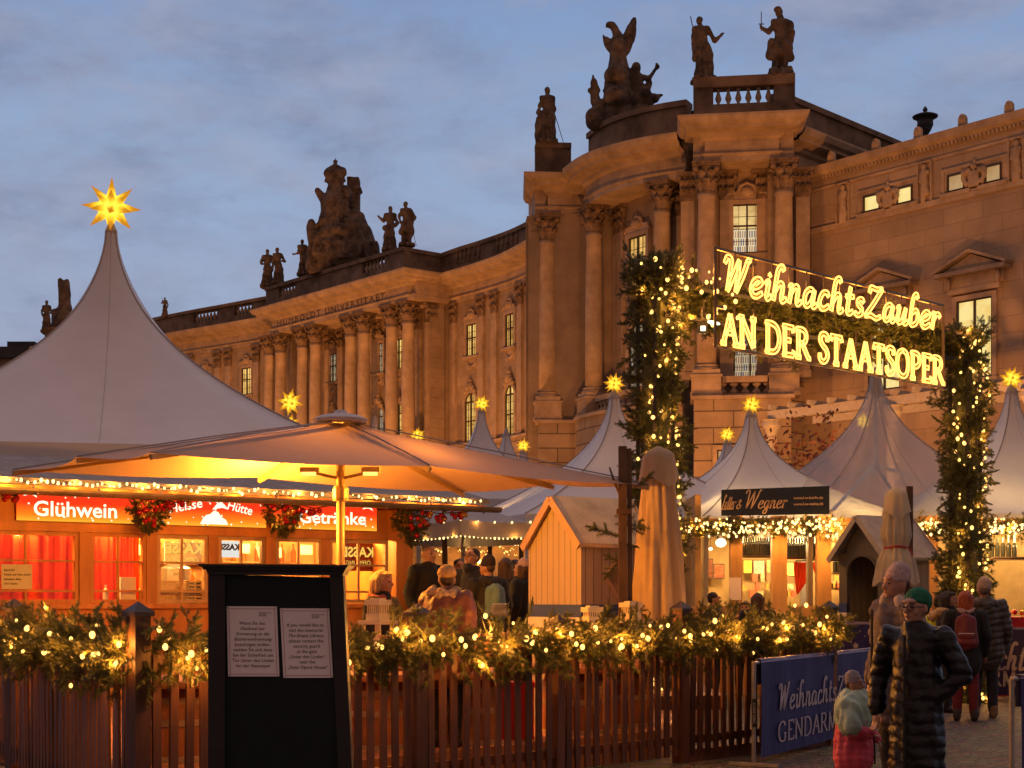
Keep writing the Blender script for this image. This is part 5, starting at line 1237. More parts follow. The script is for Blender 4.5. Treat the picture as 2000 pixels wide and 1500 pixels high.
def garland_run(a, c, label, z=1.38, dens=84, nb=38, lamp=3, e=8, hang=.28, sz=1.):
    t = thing('fir_garland', label, 'garland', (a+c)/2+Vector((0,0,z)), group='fir garlands on the fence'); d = (c-a); ln = d.length; d.normalize(); nn = Vector((-d.y, d.x, 0)); pl = []
    for i in range(int(ln*dens)):
        u = random.uniform(-.02, ln+.02); w = .5+.5*math.sin(u*3.1+a.x); r = random.random()
        lump = .04*math.sin(u*5.3)+.03*math.sin(u*11.)
        zc = z+lump-hang*.5+RNG.normal(0, .058); q = a+d*u-nn*(random.uniform(.0,.17))+Vector((0,0,zc))
        if r < .45: dr = d*random.uniform(-1,1)-nn*random.uniform(-.2,.9)+Vector((0,0,random.uniform(.1,1.2)))
        elif r < .8: dr = d*random.uniform(-1,1)-nn*random.uniform(.2,1)+Vector((0,0,random.uniform(-.9,.4)))
        else: dr = d*random.uniform(-.5,.5)-nn*.3+Vector((0,0,-1))
        pl.append((q, dr, sz*random.uniform(.6,1.02)))
    # a few long twigs that stick up or hang down
    for i in range(int(ln*5)):
        u = random.uniform(0, ln); up = random.random() < .5; q = a+d*u-nn*random.uniform(0,.12)+Vector((0,0,z+(.0 if up else -.28)))
        pl.append((q, d*random.uniform(-.5,.5)-nn*random.uniform(-.1,.4)+Vector((0,0,1 if up else -1)), random.uniform(.75,1.05)))
    fir('greenery', pl, M_fir, t)
    w = []; pts = []
    for i in range(nb):
        u = ln*(i+.5)/nb; p = a+d*(u+RNG.normal(0,.05))-nn*(random.uniform(.12,.25) if i % 5 else -random.uniform(.06,.12))+Vector((0,0,z-.12+RNG.normal(0,.1))); pts.append(p); w.append(p+nn*.05)
    bb = MB(); bb.tube(w, .004, 4); bb.build('cable', M_wire, t)
    bulbs(t, pts, M_bulb, .0165, lamp=lamp, e=e)
garland_run(corners[0]-(corners[1]-corners[0])*.1, corners[1], 'lit fir garland on the short fence run at the left edge', nb=40, dens=95)
garland_run(corners[1], corners[3]-(corners[3]-corners[1])*.02, 'lit fir garland on the fence behind the green notice board', nb=40)
garland_run(corners[3], corners[5], 'lit fir garland on the fence in front of the crowd and sentry box', nb=50)
garland_run(corners[5], corners[6], 'lit fir garland on the right end of the fence before the wine stall', nb=42, dens=130)

b = MB(); dk = [fp(300)+Vector((-.25,.3,0)), fp(1345)+Vector((-.25,.35,0)), Vector((3.0,21.5,0)), Vector((-1.2,22.4,0)), Vector((-8.5,17.0,0)), Vector((-6.2,15.8,0)), Vector((-4.6,14.9,0))]
b.prism(dk, (0,0,.28)); tag(b.build('decking', mat('deck_boards', (.42,.17,.06), .55, var=.3, vscale=2, stretch=(6,1,1), bump=.2)), kind='structure')
b = MB(); b.prism([Vector((-1.6,18.2,.281)), Vector((2.6,18.6,.281)), Vector((2.6,23.6,.281)), Vector((-1.6,23.6,.281))], (0,0,.17)); tag(b.build('decking', M_fence), kind='structure')
# ------------------------------------------------------------------ notice board with two sheets
M_bgreen = mat('board_green', (.008,.014,.016), .5, var=.15, spec=.2); M_bframe = mat('board_frame', (.016,.014,.012), .45, var=.2, bump=.1)
brd = thing('notice_board', 'dark green notice board with moulded cornice standing in front of the fence', 'notice board', W(540, 1500, 8.6))
BY = 8.6; k = BY/F
def BQ(px, py, o=0.): 
    z = EYE+(HY-py)*k; q = Vector(((px-CX)*k, BY+o, z)); return q
tl, tr, bl, br_ = BQ(412,1128), BQ(668,1128), BQ(404,1735), BQ(698,1735)
b = MB(); b.prism([BQ(440,1122), BQ(646,1128), BQ(674,1735), BQ(438,1735)], (0,.06,0)); b.build('panel', M_bgreen, brd)
for L_, Rr in (((409,1122),(441,1122)), ((645,1126),(671,1126))):
    x0, x1 = L_[0], Rr[0]; sh = 0 if x0 < 500 else 28; sh2 = -1 if x0 < 500 else 27
    b = MB(); b.prism([BQ(x0,1122,-.03), BQ(x1,1122,-.03), BQ(x1+sh,1740,-.03), BQ(x0+sh2,1740,-.03)], (0,.12,0)); b.build('stile', M_bframe, brd)
b = MB()
for (x0, x1, y0, y1, o) in ((409,671,1122,1113,-.05),(402,676,1113,1107,-.075),(396,681,1107,1102,-.1)):
    b.prism([BQ(x0,y0,o), BQ(x1,y0+2,o), BQ(x1+4,y1+2,o), BQ(x0-3,y1,o)], (0,.16-2*o*.9,0))
b.build('cornice', M_bframe, brd)
b = MB(); b.prism([BQ(440,1660,-.02), BQ(672,1660,-.02), BQ(674,1738,-.02), BQ(438,1738,-.02)], (0,.1,0)); b.build('base_rail', M_bframe, brd)
M_paper = mat('notice_paper', (.84,.77,.76), .75, var=.03); M_ink = mat('ink', (.03,.02,.02), .8, var=0); M_rule = mat('ink_red', (.3,.05,.06), .8, var=0)
M_steelp = mat('pin_steel', (.4,.38,.36), .3, metal=.8, var=0)
DE = ['Wenn Sie das','*Denkmal zur','*Erinnerung an die','*Bücherverbrennung','besichtigen wollen,','melden Sie sich bitte','bei der Sicherheit am','Tor Unter den Linden','bei der Staatsoper']
EN = ['If you would like to','visit the memorial','*The Empty Library,','please contact the','security guard','at the gate','„Unter den Linden“','near the','„State Opera House“']
for corn, lines, lab, ys in ((((443,1184),(541,1184.5),(546,1321),(446,1321)), DE, 'white sheet with German text pinned on the dark board, left of two', 1217), (((547,1188),(643,1188.5),(651,1323.5),(554,1324)), EN, 'white sheet with English text pinned on the dark board, right of two', 1221)):
    P4 = [BQ(x, y, -.006) for x, y in corn]; pp = thing('notice_sheet', lab, 'notice', (P4[2]+P4[3])/2)
    b = MB(); b.prism([P4[3], P4[2], P4[1], P4[0]], (0,.003,0)); b.build('paper', M_paper, pp)
    cx = (P4[0]+P4[1]+P4[2]+P4[3])/4; ux = (P4[1]-P4[0]+P4[2]-P4[3]).normalized(); uy = (P4[0]-P4[3]).normalized(); wid = (P4[1]-P4[0]).length; hgt = (P4[0]-P4[3]).length
    def LP(u, v, o=-.003): a = P4[0].lerp(P4[1], u); c = P4[3].lerp(P4[2], u); q = a.lerp(c, v); q.y += o; return q
    b = MB()
    for (u0, v0), (u1, v1) in (((.045,.035),(.955,.035)),((.955,.035),(.955,.965)),((.955,.965),(.045,.965)),((.045,.965),(.045,.035))): b.tube([LP(u0,v0,-.0015), LP(u1,v1,-.0015)], .0009, 4)
    b.build('border_line', M_rule, pp)
    b = MB()
    for u, v in ((.03,.02),(.97,.02),(.03,.98),(.97,.98)): b.ball(LP(u,v,-.002), (.004,.003,.004), 8, 5)
    b.build('drawing_pin', M_steelp, pp)
    for i, s in enumerate(lines):
        it = s.startswith('*'); s = s.lstrip('*'); o = LP(.5, (ys+10.4*i*(104/104)-corn[0][1]+2.6)/137.); M = frame(o, (ux.x,0,ux.z), (uy.x,0,uy.z)); text_obj('lettering', s, M_ink, M,   .0255, pp, shear=.25 if it else 0., bold=0., space=1.02)
    for i in range(3): text_obj('lettering', ('Staatsoper Unter', 'den Linden', 'Bebelplatz')[i], M_ink, frame(LP(.64,.095+.022*i), (ux.x,0,ux.z), (uy.x,0,uy.z)), .010, pp, align='LEFT')

# ------------------------------------------------------------------ letters drawn as strokes (script and serif)
SCRIPT = {
'W': (.86, [[(.02,.8),(.08,.97),(.19,.93),(.21,.7),(.2,.03)], [(.2,.03),(.33,.45),(.46,.93)], [(.46,.93),(.48,.5),(.47,.03)], [(.47,.03),(.64,.55),(.74,.98),(.8,.93)]]),
'e': (.44, [[(.07,.24),(.26,.3),(.36,.42),(.27,.52),(.12,.44),(.05,.22),(.13,.03),(.27,.02),(.42,.13)]]),
'i': (.25, [[(.03,.42),(.12,.5),(.1,.12),(.15,.0),(.25,.1)], [(.12,.68),(.15,.72)]]),
'h': (.5, [[(.3,.9),(.22,1.02),(.1,.88),(.07,.4),(.06,.0)], [(.07,.25),(.2,.5),(.32,.46),(.32,.12),(.37,.0),(.48,.1)]]),
'n': (.5, [[(.02,.46),(.09,.5),(.07,.0)], [(.07,.25),(.2,.5),(.32,.46),(.32,.12),(.37,.0),(.48,.1)]]),
'a': (.5, [[(.36,.44),(.22,.52),(.07,.38),(.05,.12),(.15,.0),(.28,.12),(.36,.4)], [(.37,.5),(.35,.12),(.4,.0),(.5,.1)]]),
'c': (.42, [[(.36,.4),(.28,.51),(.13,.46),(.05,.22),(.13,.02),(.27,.02),(.4,.12)]]),
't': (.34, [[(.15,.82),(.12,.3),(.13,.06),(.2,.0),(.32,.1)], [(.01,.52),(.3,.54)]]),
's': (.38, [[(.32,.42),(.24,.52),(.11,.46),(.13,.33),(.27,.22),(.28,.07),(.15,.0),(.03,.07)]]),
'Z': (.68, [[(.1,.78),(.14,.95),(.35,.92),(.58,.96)], [(.58,.96),(.3,.45),(.03,.03)], [(.03,.03),(.25,.07),(.45,.0),(.62,.08)]]),
'u': (.5, [[(.02,.44),(.09,.5),(.07,.15),(.14,.0),(.26,.1),(.34,.4)], [(.36,.5),(.34,.12),(.39,.0),(.5,.1)]]),
'b': (.44, [[(.28,.9),(.2,1.02),(.09,.88),(.06,.4),(.07,.1),(.16,.0),(.32,.1),(.36,.34),(.26,.5),(.1,.38)]]),
'r': (.38, [[(.02,.46),(.09,.5),(.07,.0)], [(.07,.28),(.18,.48),(.28,.51),(.36,.42)]]),
'g': (.48, [[(.36,.44),(.22,.52),(.07,.38),(.06,.14),(.16,.02),(.28,.12),(.36,.4)], [(.37,.5),(.35,.0),(.28,-.28),(.12,-.32),(.05,-.2),(.2,-.06),(.46,.08)]]),
'&': (.6, [[(.5,.1),(.2,.6),(.25,.8),(.38,.75),(.35,.6),(.08,.3),(.1,.05),(.25,.0),(.45,.2),(.52,.35)]]),
'L': (.55, [[(.45,.8),(.4,.97),(.28,.9),(.22,.5),(.15,.1),(.04,.05),(.15,.0),(.35,.05),(.52,.0)]]),
}
S_ = lambda x, y, w=.13: [(x-w, y), (x+w, y)]
SERIF = {
'A': (.78, [[(.1,.0),(.4,.98)], [(.4,.98),(.68,.0)], [(.2,.36),(.58,.36)], S_(.1,.0,.1), S_(.68,.0,.12)]),
'N': (.8, [[(.13,.0),(.13,.96)], [(.13,.96),(.66,.02)], [(.66,.02),(.66,.96)], S_(.13,.0,.11), S_(.1,.96,.1), S_(.66,.96,.11)]),
'D': (.8, [[(.14,.0),(.14,.96)], [(.04,.96),(.4,.95),(.62,.8),(.7,.48),(.62,.16),(.4,.01),(.04,.0)]]),
'E': (.64, [[(.14,.0),(.14,.96)], [(.04,.96),(.54,.96),(.56,.8)], [(.14,.5),(.42,.5)], [(.04,.0),(.54,.0),(.58,.17)]]),
'R': (.76, [[(.14,.0),(.14,.96)], [(.04,.96),(.38,.96),(.52,.84),(.52,.64),(.38,.5),(.14,.48)], [(.34,.49),(.52,.2),(.66,.0),(.74,.01)], S_(.14,.0,.11)]),
'S': (.56, [[(.46,.74),(.44,.92),(.28,.98),(.12,.9),(.1,.72),(.22,.56),(.4,.42),(.47,.22),(.36,.03),(.2,.0),(.08,.08),(.06,.26)]]),
'T': (.7, [[(.34,.0),(.34,.96)], [(.06,.8),(.07,.96),(.61,.96),(.63,.8)], S_(.34,.0,.12)]),
'O': (.84, [[(.42,.98),(.18,.86),(.08,.5),(.17,.13),(.42,.0),(.65,.13),(.74,.5),(.65,.86),(.42,.98)]]),
'P': (.66, [[(.14,.0),(.14,.96)], [(.04,.96),(.38,.96),(.54,.84),(.54,.62),(.38,.47),(.14,.45)], S_(.14,.0,.12)]),
'G': (.8, [[(.62,.76),(.56,.92),(.38,.98),(.17,.86),(.08,.5),(.18,.12),(.42,.0),(.62,.08),(.64,.36)], [(.52,.38),(.76,.38)]]),
'M': (.96, [[(.12,.0),(.17,.96)], [(.17,.96),(.46,.05)], [(.46,.05),(.76,.96)], [(.76,.96),(.82,.0)], S_(.12,.0,.09), S_(.82,.0,.1)]),
'K': (.74, [[(.14,.0),(.14,.96)], [(.6,.96),(.16,.42)], [(.3,.56),(.66,.0)], S_(.14,.0,.1), S_(.64,.0,.09), S_(.14,.96,.1), S_(.58,.96,.09)]),
}
CURVED = set('DRSOPG')
def strokes(s, font, gap=.04):
    out = []; x = 0
    for ch in s:
        if ch == ' ': x += .38; continue
        w, st = font[ch]
        for q in st:
            curve = font is SCRIPT or (ch in CURVED and len(q) > 4)
            p = catmull(q, 5) if (curve and len(q) > 2) else q
            out.append([(x+a, b_) for a, b_ in p])
        x += w+gap
    return out, x-gap
def fitstrokes(s, font, width, height, shear=0., gap=.04):
    st, w = strokes(s, font, gap); return [[((a/w*width)+shear*b_*height, b_*height) for a, b_ in q] for q in st]
def offset2(p, d):
    out = []
    for i in range(len(p)):
        a = p[max(0,i-1)]; c = p[min(len(p)-1,i+1)]; t = np.array([c[0]-a[0], c[1]-a[1]]); t = t/(np.linalg.norm(t)+1e-9); out.append((p[i][0]-t[1]*d, p[i][1]+t[0]*d))
    return out
def ribbon(b, st, T, w, slant=True):
    for q in st:
        q = [np.array(p) for p in q]; vs = []
        for i, p in enumerate(q):
            a = q[max(0,i-1)]; c = q[min(len(q)-1,i+1)]; t = (c-a)/(np.linalg.norm(c-a)+1e-9); n = np.array([-t[1], t[0]])
            ww = w*(.35+.65*abs(t[1])) if slant else w
            vs += [T(*(p+n*ww*.5)), T(*(p-n*ww*.5))]
        b.add(vs, [(2*i, 2*i+1, 2*i+3, 2*i+2) for i in range(len(q)-1)])

# ------------------------------------------------------------------ garlanded gate with the lit sign
gate = thing('market_gate', 'market entrance arch wrapped in fir with hundreds of warm bulbs', 'gate', (4.2, 22, 0))
GL = Vector((gX(1280,20.),20.,0)); GR = Vector((gX(1885,24.),24.,0)); gd = (GR-GL).normalized(); gn = Vector((-gd.y, gd.x, 0)); glen = (GR-GL).length
M_gframe = mat('gate_frame', (.05,.045,.04), .5, metal=.4, var=0)
TOPL, TOPR = 5.95, 5.75
b = MB()
for base, top in ((GL, TOPL), (GR, TOPR)):
    for sx_ in (-.16,.16):
        for sy_ in (-.16,.16): q = base+gd*sx_+gn*sy_; b.bar(q, q+Vector((0,0,top)), .05)
for z in (5.3, 5.7):
    for sy_ in (-.16,.16): b.bar(GL+gn*sy_+Vector((0,0,z)), GR+gn*sy_+Vector((0,0,z)), .05)
b.build('truss', M_gframe, gate)
# dark cloth core so that the columns read dense
def column_fir(base, top, label, wid=.36, n=760, seed=0, nb=100, plume=True):
    pl = []; pts = []
    rad = lambda z: wid*(1+.16*math.sin(z*2.3+seed)+.1*math.sin(z*5.1+seed*2))
    for i in range(n):
        z = random.uniform(.1, top); a = random.uniform(0, 2*math.pi); r = rad(z)*random.uniform(.35,.92); d = gd*math.cos(a)+gn*math.sin(a); q = base+d*r+Vector((0,0,z))
        pl.append((q, d*random.uniform(.5,1.3)+Vector((0,0,random.uniform(-1.0,.8)))+gd*random.uniform(-.4,.4), random.uniform(.4,.78)))
    for i in range(60 if plume else 30):
        a = random.uniform(0, 2*math.pi); d = gd*math.cos(a)+gn*math.sin(a); pl.append((base+d*random.uniform(0,.3)+Vector((0,0,top-random.uniform(0,.3))), d*.6+Vector((0,0,1)), random.uniform(.55,.9)))
    for i in range(nb):
        z = top*(1-((i*.618) % 1)**1.1)+.02; a = random.uniform(math.pi*1.02, math.pi*1.98); r = rad(z)*random.uniform(.95,1.16); pts.append(base+gd*math.cos(a)*r+gn*math.sin(a)*r+Vector((0,0,z)))
    t = thing('fir_column', label, 'garland', base, group='fir clad gate columns')
    fir('greenery', pl, M_fir2, t, SPRB)
    cb = MB(); cb.lathe([(wid*.62,0),(wid*.66,top*.5),(wid*.6,top-.15)], base, 10); cb.build('backing', M_fir2, t)
    bulbs(t, pts, M_bulb, .0195, lamp=6, e=6.5); return t
column_fir(GL, TOPL, 'tall fir clad gate column left of the lit sign', .275, 1150, 1, 165)
column_fir(GR, TOPR, 'tall fir clad gate column right of the lit sign', .30, 1050, 4, 150, plume=False)
pl = []; pts = []; tb = thing('fir_garland', 'thick fir garland along the gate beam behind the lit sign', 'garland', (GL+GR)/2+Vector((0,0,5.5)))
for i in range(950):
    u = random.uniform(-.1, glen+.1); q = GL+gd*u+gn*random.uniform(-.12,.25)+Vector((0,0,5.5+RNG.normal(0,.16)+.16*max(0,1-u/1.2)))
    pl.append((q, gd*random.uniform(-1,1)-gn*random.uniform(-.3,1)+Vector((0,0,random.uniform(-1,.8))), random.uniform(.5,.8)))
for i in range(26): u = random.uniform(.2, 1.1); pts.append(GL+gd*u-gn*random.uniform(.3,.5)+Vector((0,0,5.45+random.uniform(-.35,.5))))
fir('greenery', pl, M_fir, tb, SPRB); bulbs(tb, pts, M_bulb, .0195, lamp=5, e=9.)
# sign
sg = thing('lit_sign', 'golden rope-light lettering in two lines on a metal frame over the gate', 'sign', (4.7, 21.5, 4.9))
SL = Vector((gX(1397,19.3),19.3,0)); SR = Vector((gX(1842,23.1),23.1,0)); sd = (SR-SL).normalized(); sn = Vector((-sd.y, sd.x, 0)); slen = (SR-SL).length
SZ = EYE
def SP(u, z, o=0.): return SL+sd*u-sn*o+Vector((0,0,SZ+z))
M_sframe = mat('sign_frame', (.2,.13,.07), .4, metal=.6, var=.1); M_rope = emis('rope_light', (1,.47,.09), 3.2); M_glow = emis('amber_glow', (1,.36,.03), 1.6, nolight=True)
b = MB()
for a, c in (((0,4.41),(slen,4.41)),((0,3.18),(slen,3.18)),((0,3.18),(0,4.41)),((slen,3.18),(slen,4.41)),((0,3.68),(.15,3.68))): b.bar(SP(*a), SP(*c), .035)
n = 14
for i in range(1, n): b.bar(SP(slen*i/n,4.41,.01), SP(slen*i/n,4.0,.01), .018)
for i in range(1, n): b.bar(SP(slen*i/n,3.18,.01), SP(slen*i/n,3.75,.01), .018)
b.build('frame', M_sframe, sg)
for s, font, z0, h, u0, u1, sh, nm in (('WeihnachtsZauber', SCRIPT, 3.88, .45, .05, slen-.2, .2, 'script_lettering'), ('AN DER STAATSOPER', SERIF, 3.225, .385, .06, slen-.04, 0, 'capital_lettering')):
    st = fitstrokes(s, font, u1-u0, h, sh, .035); b = MB(); b2 = MB(); ww = .056; slp = .026 if font is SCRIPT else 0.
    for q in st:
        A_ = offset2(q, ww/2); B_ = offset2(q, -ww/2); loop = A_+B_[::-1]
        b.tube([SP(u0+x, z0+y+slp*x, .05) for x, y in loop], .0135, 5, closed=True)
        b2.tube([SP(u0+x, z0+y+slp*x, .02) for x, y in q], .008, 4)  # added amber tube inside each stroke, imitates the glow round the ropes
    o = b.build(nm, M_rope, sg); b2.build('inner_glow', M_glow, o)
for i in range(9):
    for z in (4.25, 3.55): point('sign_glow', SP(slen*(i+.5)/9, z, .02)+sn*.12, 11, (1,.42,.06), .12, sg)
# small lit floodlight on the gate beam left of the sign
q = W(1372, 640, 19.9); fl = thing('spotlight', 'small bright white spotlight under the gate beam left of the sign', 'spotlight', q)
b = MB(); b.box(q, (.12,.1,.16)); b.bar(q, q+Vector((0,.1,.25)), .03); b.build('housing', M_lampbody, fl)
b = MB(); b.box(q+Vector((.0,-.06,-.02)), (.06,.03,.06)); b.ball(q+Vector((.14,-.02,.06)), (.09,.035,.025), 10, 6, M=Matrix.Rotation(.2,3,'Y')); b.build('lens', emis('spot_lens', (1,.95,.6), 3), fl)
# ------------------------------------------------------------------ sentry boxes
def plank_mat(name, col, vert=True, w=.11):
    m = bpy.data.materials.new(name); m.use_nodes = True; n = m.node_tree.nodes; l = m.node_tree.links; b = n['Principled BSDF']; b.inputs['Roughness'].default_value = .6
    at = n.new('ShaderNodeAttribute'); at.attribute_name = 'uvm'; sp = n.new('ShaderNodeSeparateXYZ'); l.new(at.outputs['Vector'], sp.inputs[0])
    md = n.new('ShaderNodeMath'); md.operation = 'PINGPONG'; md.inputs[1].default_value = w/2; l.new(sp.outputs[0], md.inputs[0])
    ls_ = n.new('ShaderNodeMath'); ls_.operation = 'LESS_THAN'; ls_.inputs[1].default_value = .005; l.new(md.outputs[0], ls_.inputs[0])
    no = n.new('ShaderNodeTexNoise'); no.inputs['Scale'].default_value = 6; mx0 = n.new('ShaderNodeMixRGB'); l.new(no.outputs['Fac'], mx0.inputs[0]); mx0.inputs[1].default_value = tuple(c*.8 for c in col)+(1,); mx0.inputs[2].default_value = tuple(col)+(1,)
    mx = n.new('ShaderNodeMixRGB'); l.new(ls_.outputs[0], mx.inputs[0]); l.new(mx0.outputs[0], mx.inputs[1]); mx.inputs[2].default_value = tuple(c*.3 for c in col)+(1,); l.new(mx.outputs[0], b.inputs['Base Color'])
    return m
M_plank = plank_mat('hut_planks', (.40,.32,.24)); M_plankg = plank_mat('hut_planks_grey', (.33,.29,.22), w=.15)
M_roof_lit = mat('roof_felt_lamplit', (.62,.5,.3), .7, var=.2, vscale=2.5, bump=.3, bscale=6); M_blue = mat('paint_blue', (.03,.06,.22), .5, var=.05); M_wht = mat('paint_white', (.62,.58,.5), .5, var=.06); M_rd = mat('paint_red', (.35,.02,.02), .5, var=.05)  # roof felt: warm lamplight is put into its cream colour
M_trim = mat('roof_trim', (.42,.28,.2), .6, var=.1)
def sentry(label, cx, cy, rz, size, eave, apex, open_front, m, roofm, tilt=0, over=.05):
    t = thing('sentry_box', label, 'hut', (cx, cy, 0), rz, 'sentry boxes'); s = size/2
    def wall(pts, uv, name='wall', mm=m): b = MB(); b.add(pts, [tuple(range(len(pts)))], uv); return b.build(name, mm, t, world=False)
    H = .54  # striped plinth
    def gable(y, sgn):
        z0 = 0; return [(-s,y,z0),(s,y,z0),(s,y,eave),(0,y,apex-.04),(-s,y,eave)]
    g = gable(s, 1); wall(g, [(p[0], p[2]) for p in g])
    if not open_front: g = gable(-s, -1); wall(g, [(p[0]+.02, p[2]) for p in g])
    else:
        b = MB(); ow = s*.66; zs = eave-.34
        for x0, x1 in ((-s,-ow),(ow,s)): b.box(((x0+x1)/2,-s+.02,eave/2), (x1-x0,.06,eave))
        arc = [(ow*math.cos(a), zs+ow*.9*math.sin(a)) for a in [math.pi*i/14 for i in range(15)]]
        top = [(s,eave),(0,apex-.04),(-s,eave)]
        for i in range(14):
            a, c = arc[i], arc[i+1]; zt = lambda x: eave+(apex-.04-eave)*(1-abs(x)/s)
            b.prism([(a[0],-s-.008,a[1]),(c[0],-s-.008,c[1]),(c[0],-s-.008,zt(c[0])),(a[0],-s-.008,zt(a[0]))], (0,.056,0))
        b.build('front_wall', M_wht if False else m, t, world=False)
        b = MB(); b.tube([(x,-s-.012,z) for x, z in arc], .022, 6); b.build('arch_trim', m, t, world=False)
        b = MB(); b.box((0,0,.95),(2*s-.08,2*s-.08,.04)); b.build('inner_shelf', M_plankg, t, world=False)
    for x in (-s, s): wall([(x,-s,0),(x,s,0),(x,s,eave),(x,-s,eave)], [(-s+eave*0,0),(s,0),(s,eave),(-s,eave)])
    # painted bands round the foot
    for z0, z1, mm in ((.0,.22,M_rd),(.22,.42,M_wht)) if open_front else ((.0,.25,M_rd),(1.1,1.25,M_wht)): pass
    bands = ((1.08,1.24,M_rd),(1.24,1.40,M_wht),(1.40,1.55,M_blue)) if open_front else ((1.05,1.42,M_wht),(1.42,1.56,M_blue))
    for z0, z1, mm in bands:
        b = MB(); 
        if open_front:
            for x0, x1 in ((-s-.006,-ow),(ow,s+.006)): b.box(((x0+x1)/2,-s+.02,(z0+z1)/2), (x1-x0,.075,z1-z0-.002))
        else:
            for a in range(4): q = Matrix.Rotation(a*math.pi/2,4,'Z'); b.add([q @ Vector(v) for v in [(-s-.005,-s-.005,z0),(s+.005,-s-.005,z0),(s+.005,-s-.005,z1),(-s-.005,-s-.005,z1)]], [(0,1,2,3)])
        b.build('painted_band', mm, t, world=False)
    o = over; ap = apex; sl = (ap-eave)/s
    b = MB()
    for sgn in (-1, 1):
        e = s+o*.8; ez = ap-sl*e
        b.prism([(0,-s-o,ap),(0,s+o,ap),(sgn*e,s+o,ez),(sgn*e,-s-o,ez)], (0,0,.045))
    b.build('roof', roofm, t, world=False)
    e = s+o*.85; ez = ap-sl*e
    for y in (-s-o-.012, s+o+.012):
        b = MB()
        for sgn in (-1, 1): b.bar((0,y,ap+.01), (sgn*e,y,ez+.01), .02, .09)
        b.build('barge_board', M_trim if not open_front else roofm, t, world=False)
    # diamond window in the side facing right, framed
    for x, yy in (((s,.0),(-s,.0)) if not open_front else ((s,0),)):
        b = MB(); D_ = [(0,.22),(.16,0),(0,-.22),(-.16,0)]; zc = 1.86
        for i in range(4): a, c = D_[i], D_[(i+1) % 4]; b.bar((x,yy+a[0],zc+a[1]), (x,yy+c[0],zc+c[1]), .03, .03)
        f = b.build('diamond_frame', M_trim, t, world=False)
        p = MB(); sg_ = 1 if x > 0 else -1; p.poly([(x+sg_*.004,yy+a*.95,zc+c*.95) for a, c in D_]); p.build('pane', M_hutglass, f, world=False)
        k = MB()
        for a, c in (((.16,0),(.62,.55)),((-.16,0),(-.62,.55)),((.16,0),(.62,-.55)),((-.16,0),(-.62,-.55))): pass
    if open_front:
        b = MB(); D_ = [(0,.2),(.14,0),(0,-.2),(-.14,0)]; zc = 1.8; b.poly([(a,s-.01,zc+c) for a, c in D_]); b.build('diamond_pane', M_hutglass2, t, world=False)
    return t
M_hutglass = mat('diamond_pane', (.22,.15,.1), .15, var=.6, vscale=5, spec=.6, col2=(.05,.04,.04)); M_hutglass2 = mat('diamond_pane_red', (.3,.13,.06), .4, var=.4, vscale=9)
c1 = W(1135, 1100, 16.6)
def hut_center(corner, rz, size): # corner = local (+s,-s)
    s = size/2; o = Matrix.Rotation(rz,3,'Z') @ Vector((s,-s,0)); return corner.x-o.x, corner.y-o.y
rz1 = R(-56); cx_, cy_ = hut_center(c1, rz1, 1.0)
sentry('cream planked sentry box with a pale roof and diamond window behind the fence', cx_, cy_, rz1, 1.0, 2.22, 2.72, False, M_plank, M_roof_lit)
c2 = W(1731, 1150, 24.2); rz2 = R(-56); cx_, cy_ = hut_center(c2, rz2, 1.0)
sentry('grey sentry box with an open arched front standing before the wine stall', cx_, cy_, rz2, 1.0, 2.36, 2.92, True, M_plankg, mat('roof_grey', (.36,.33,.3), .6, var=.15), over=.14)

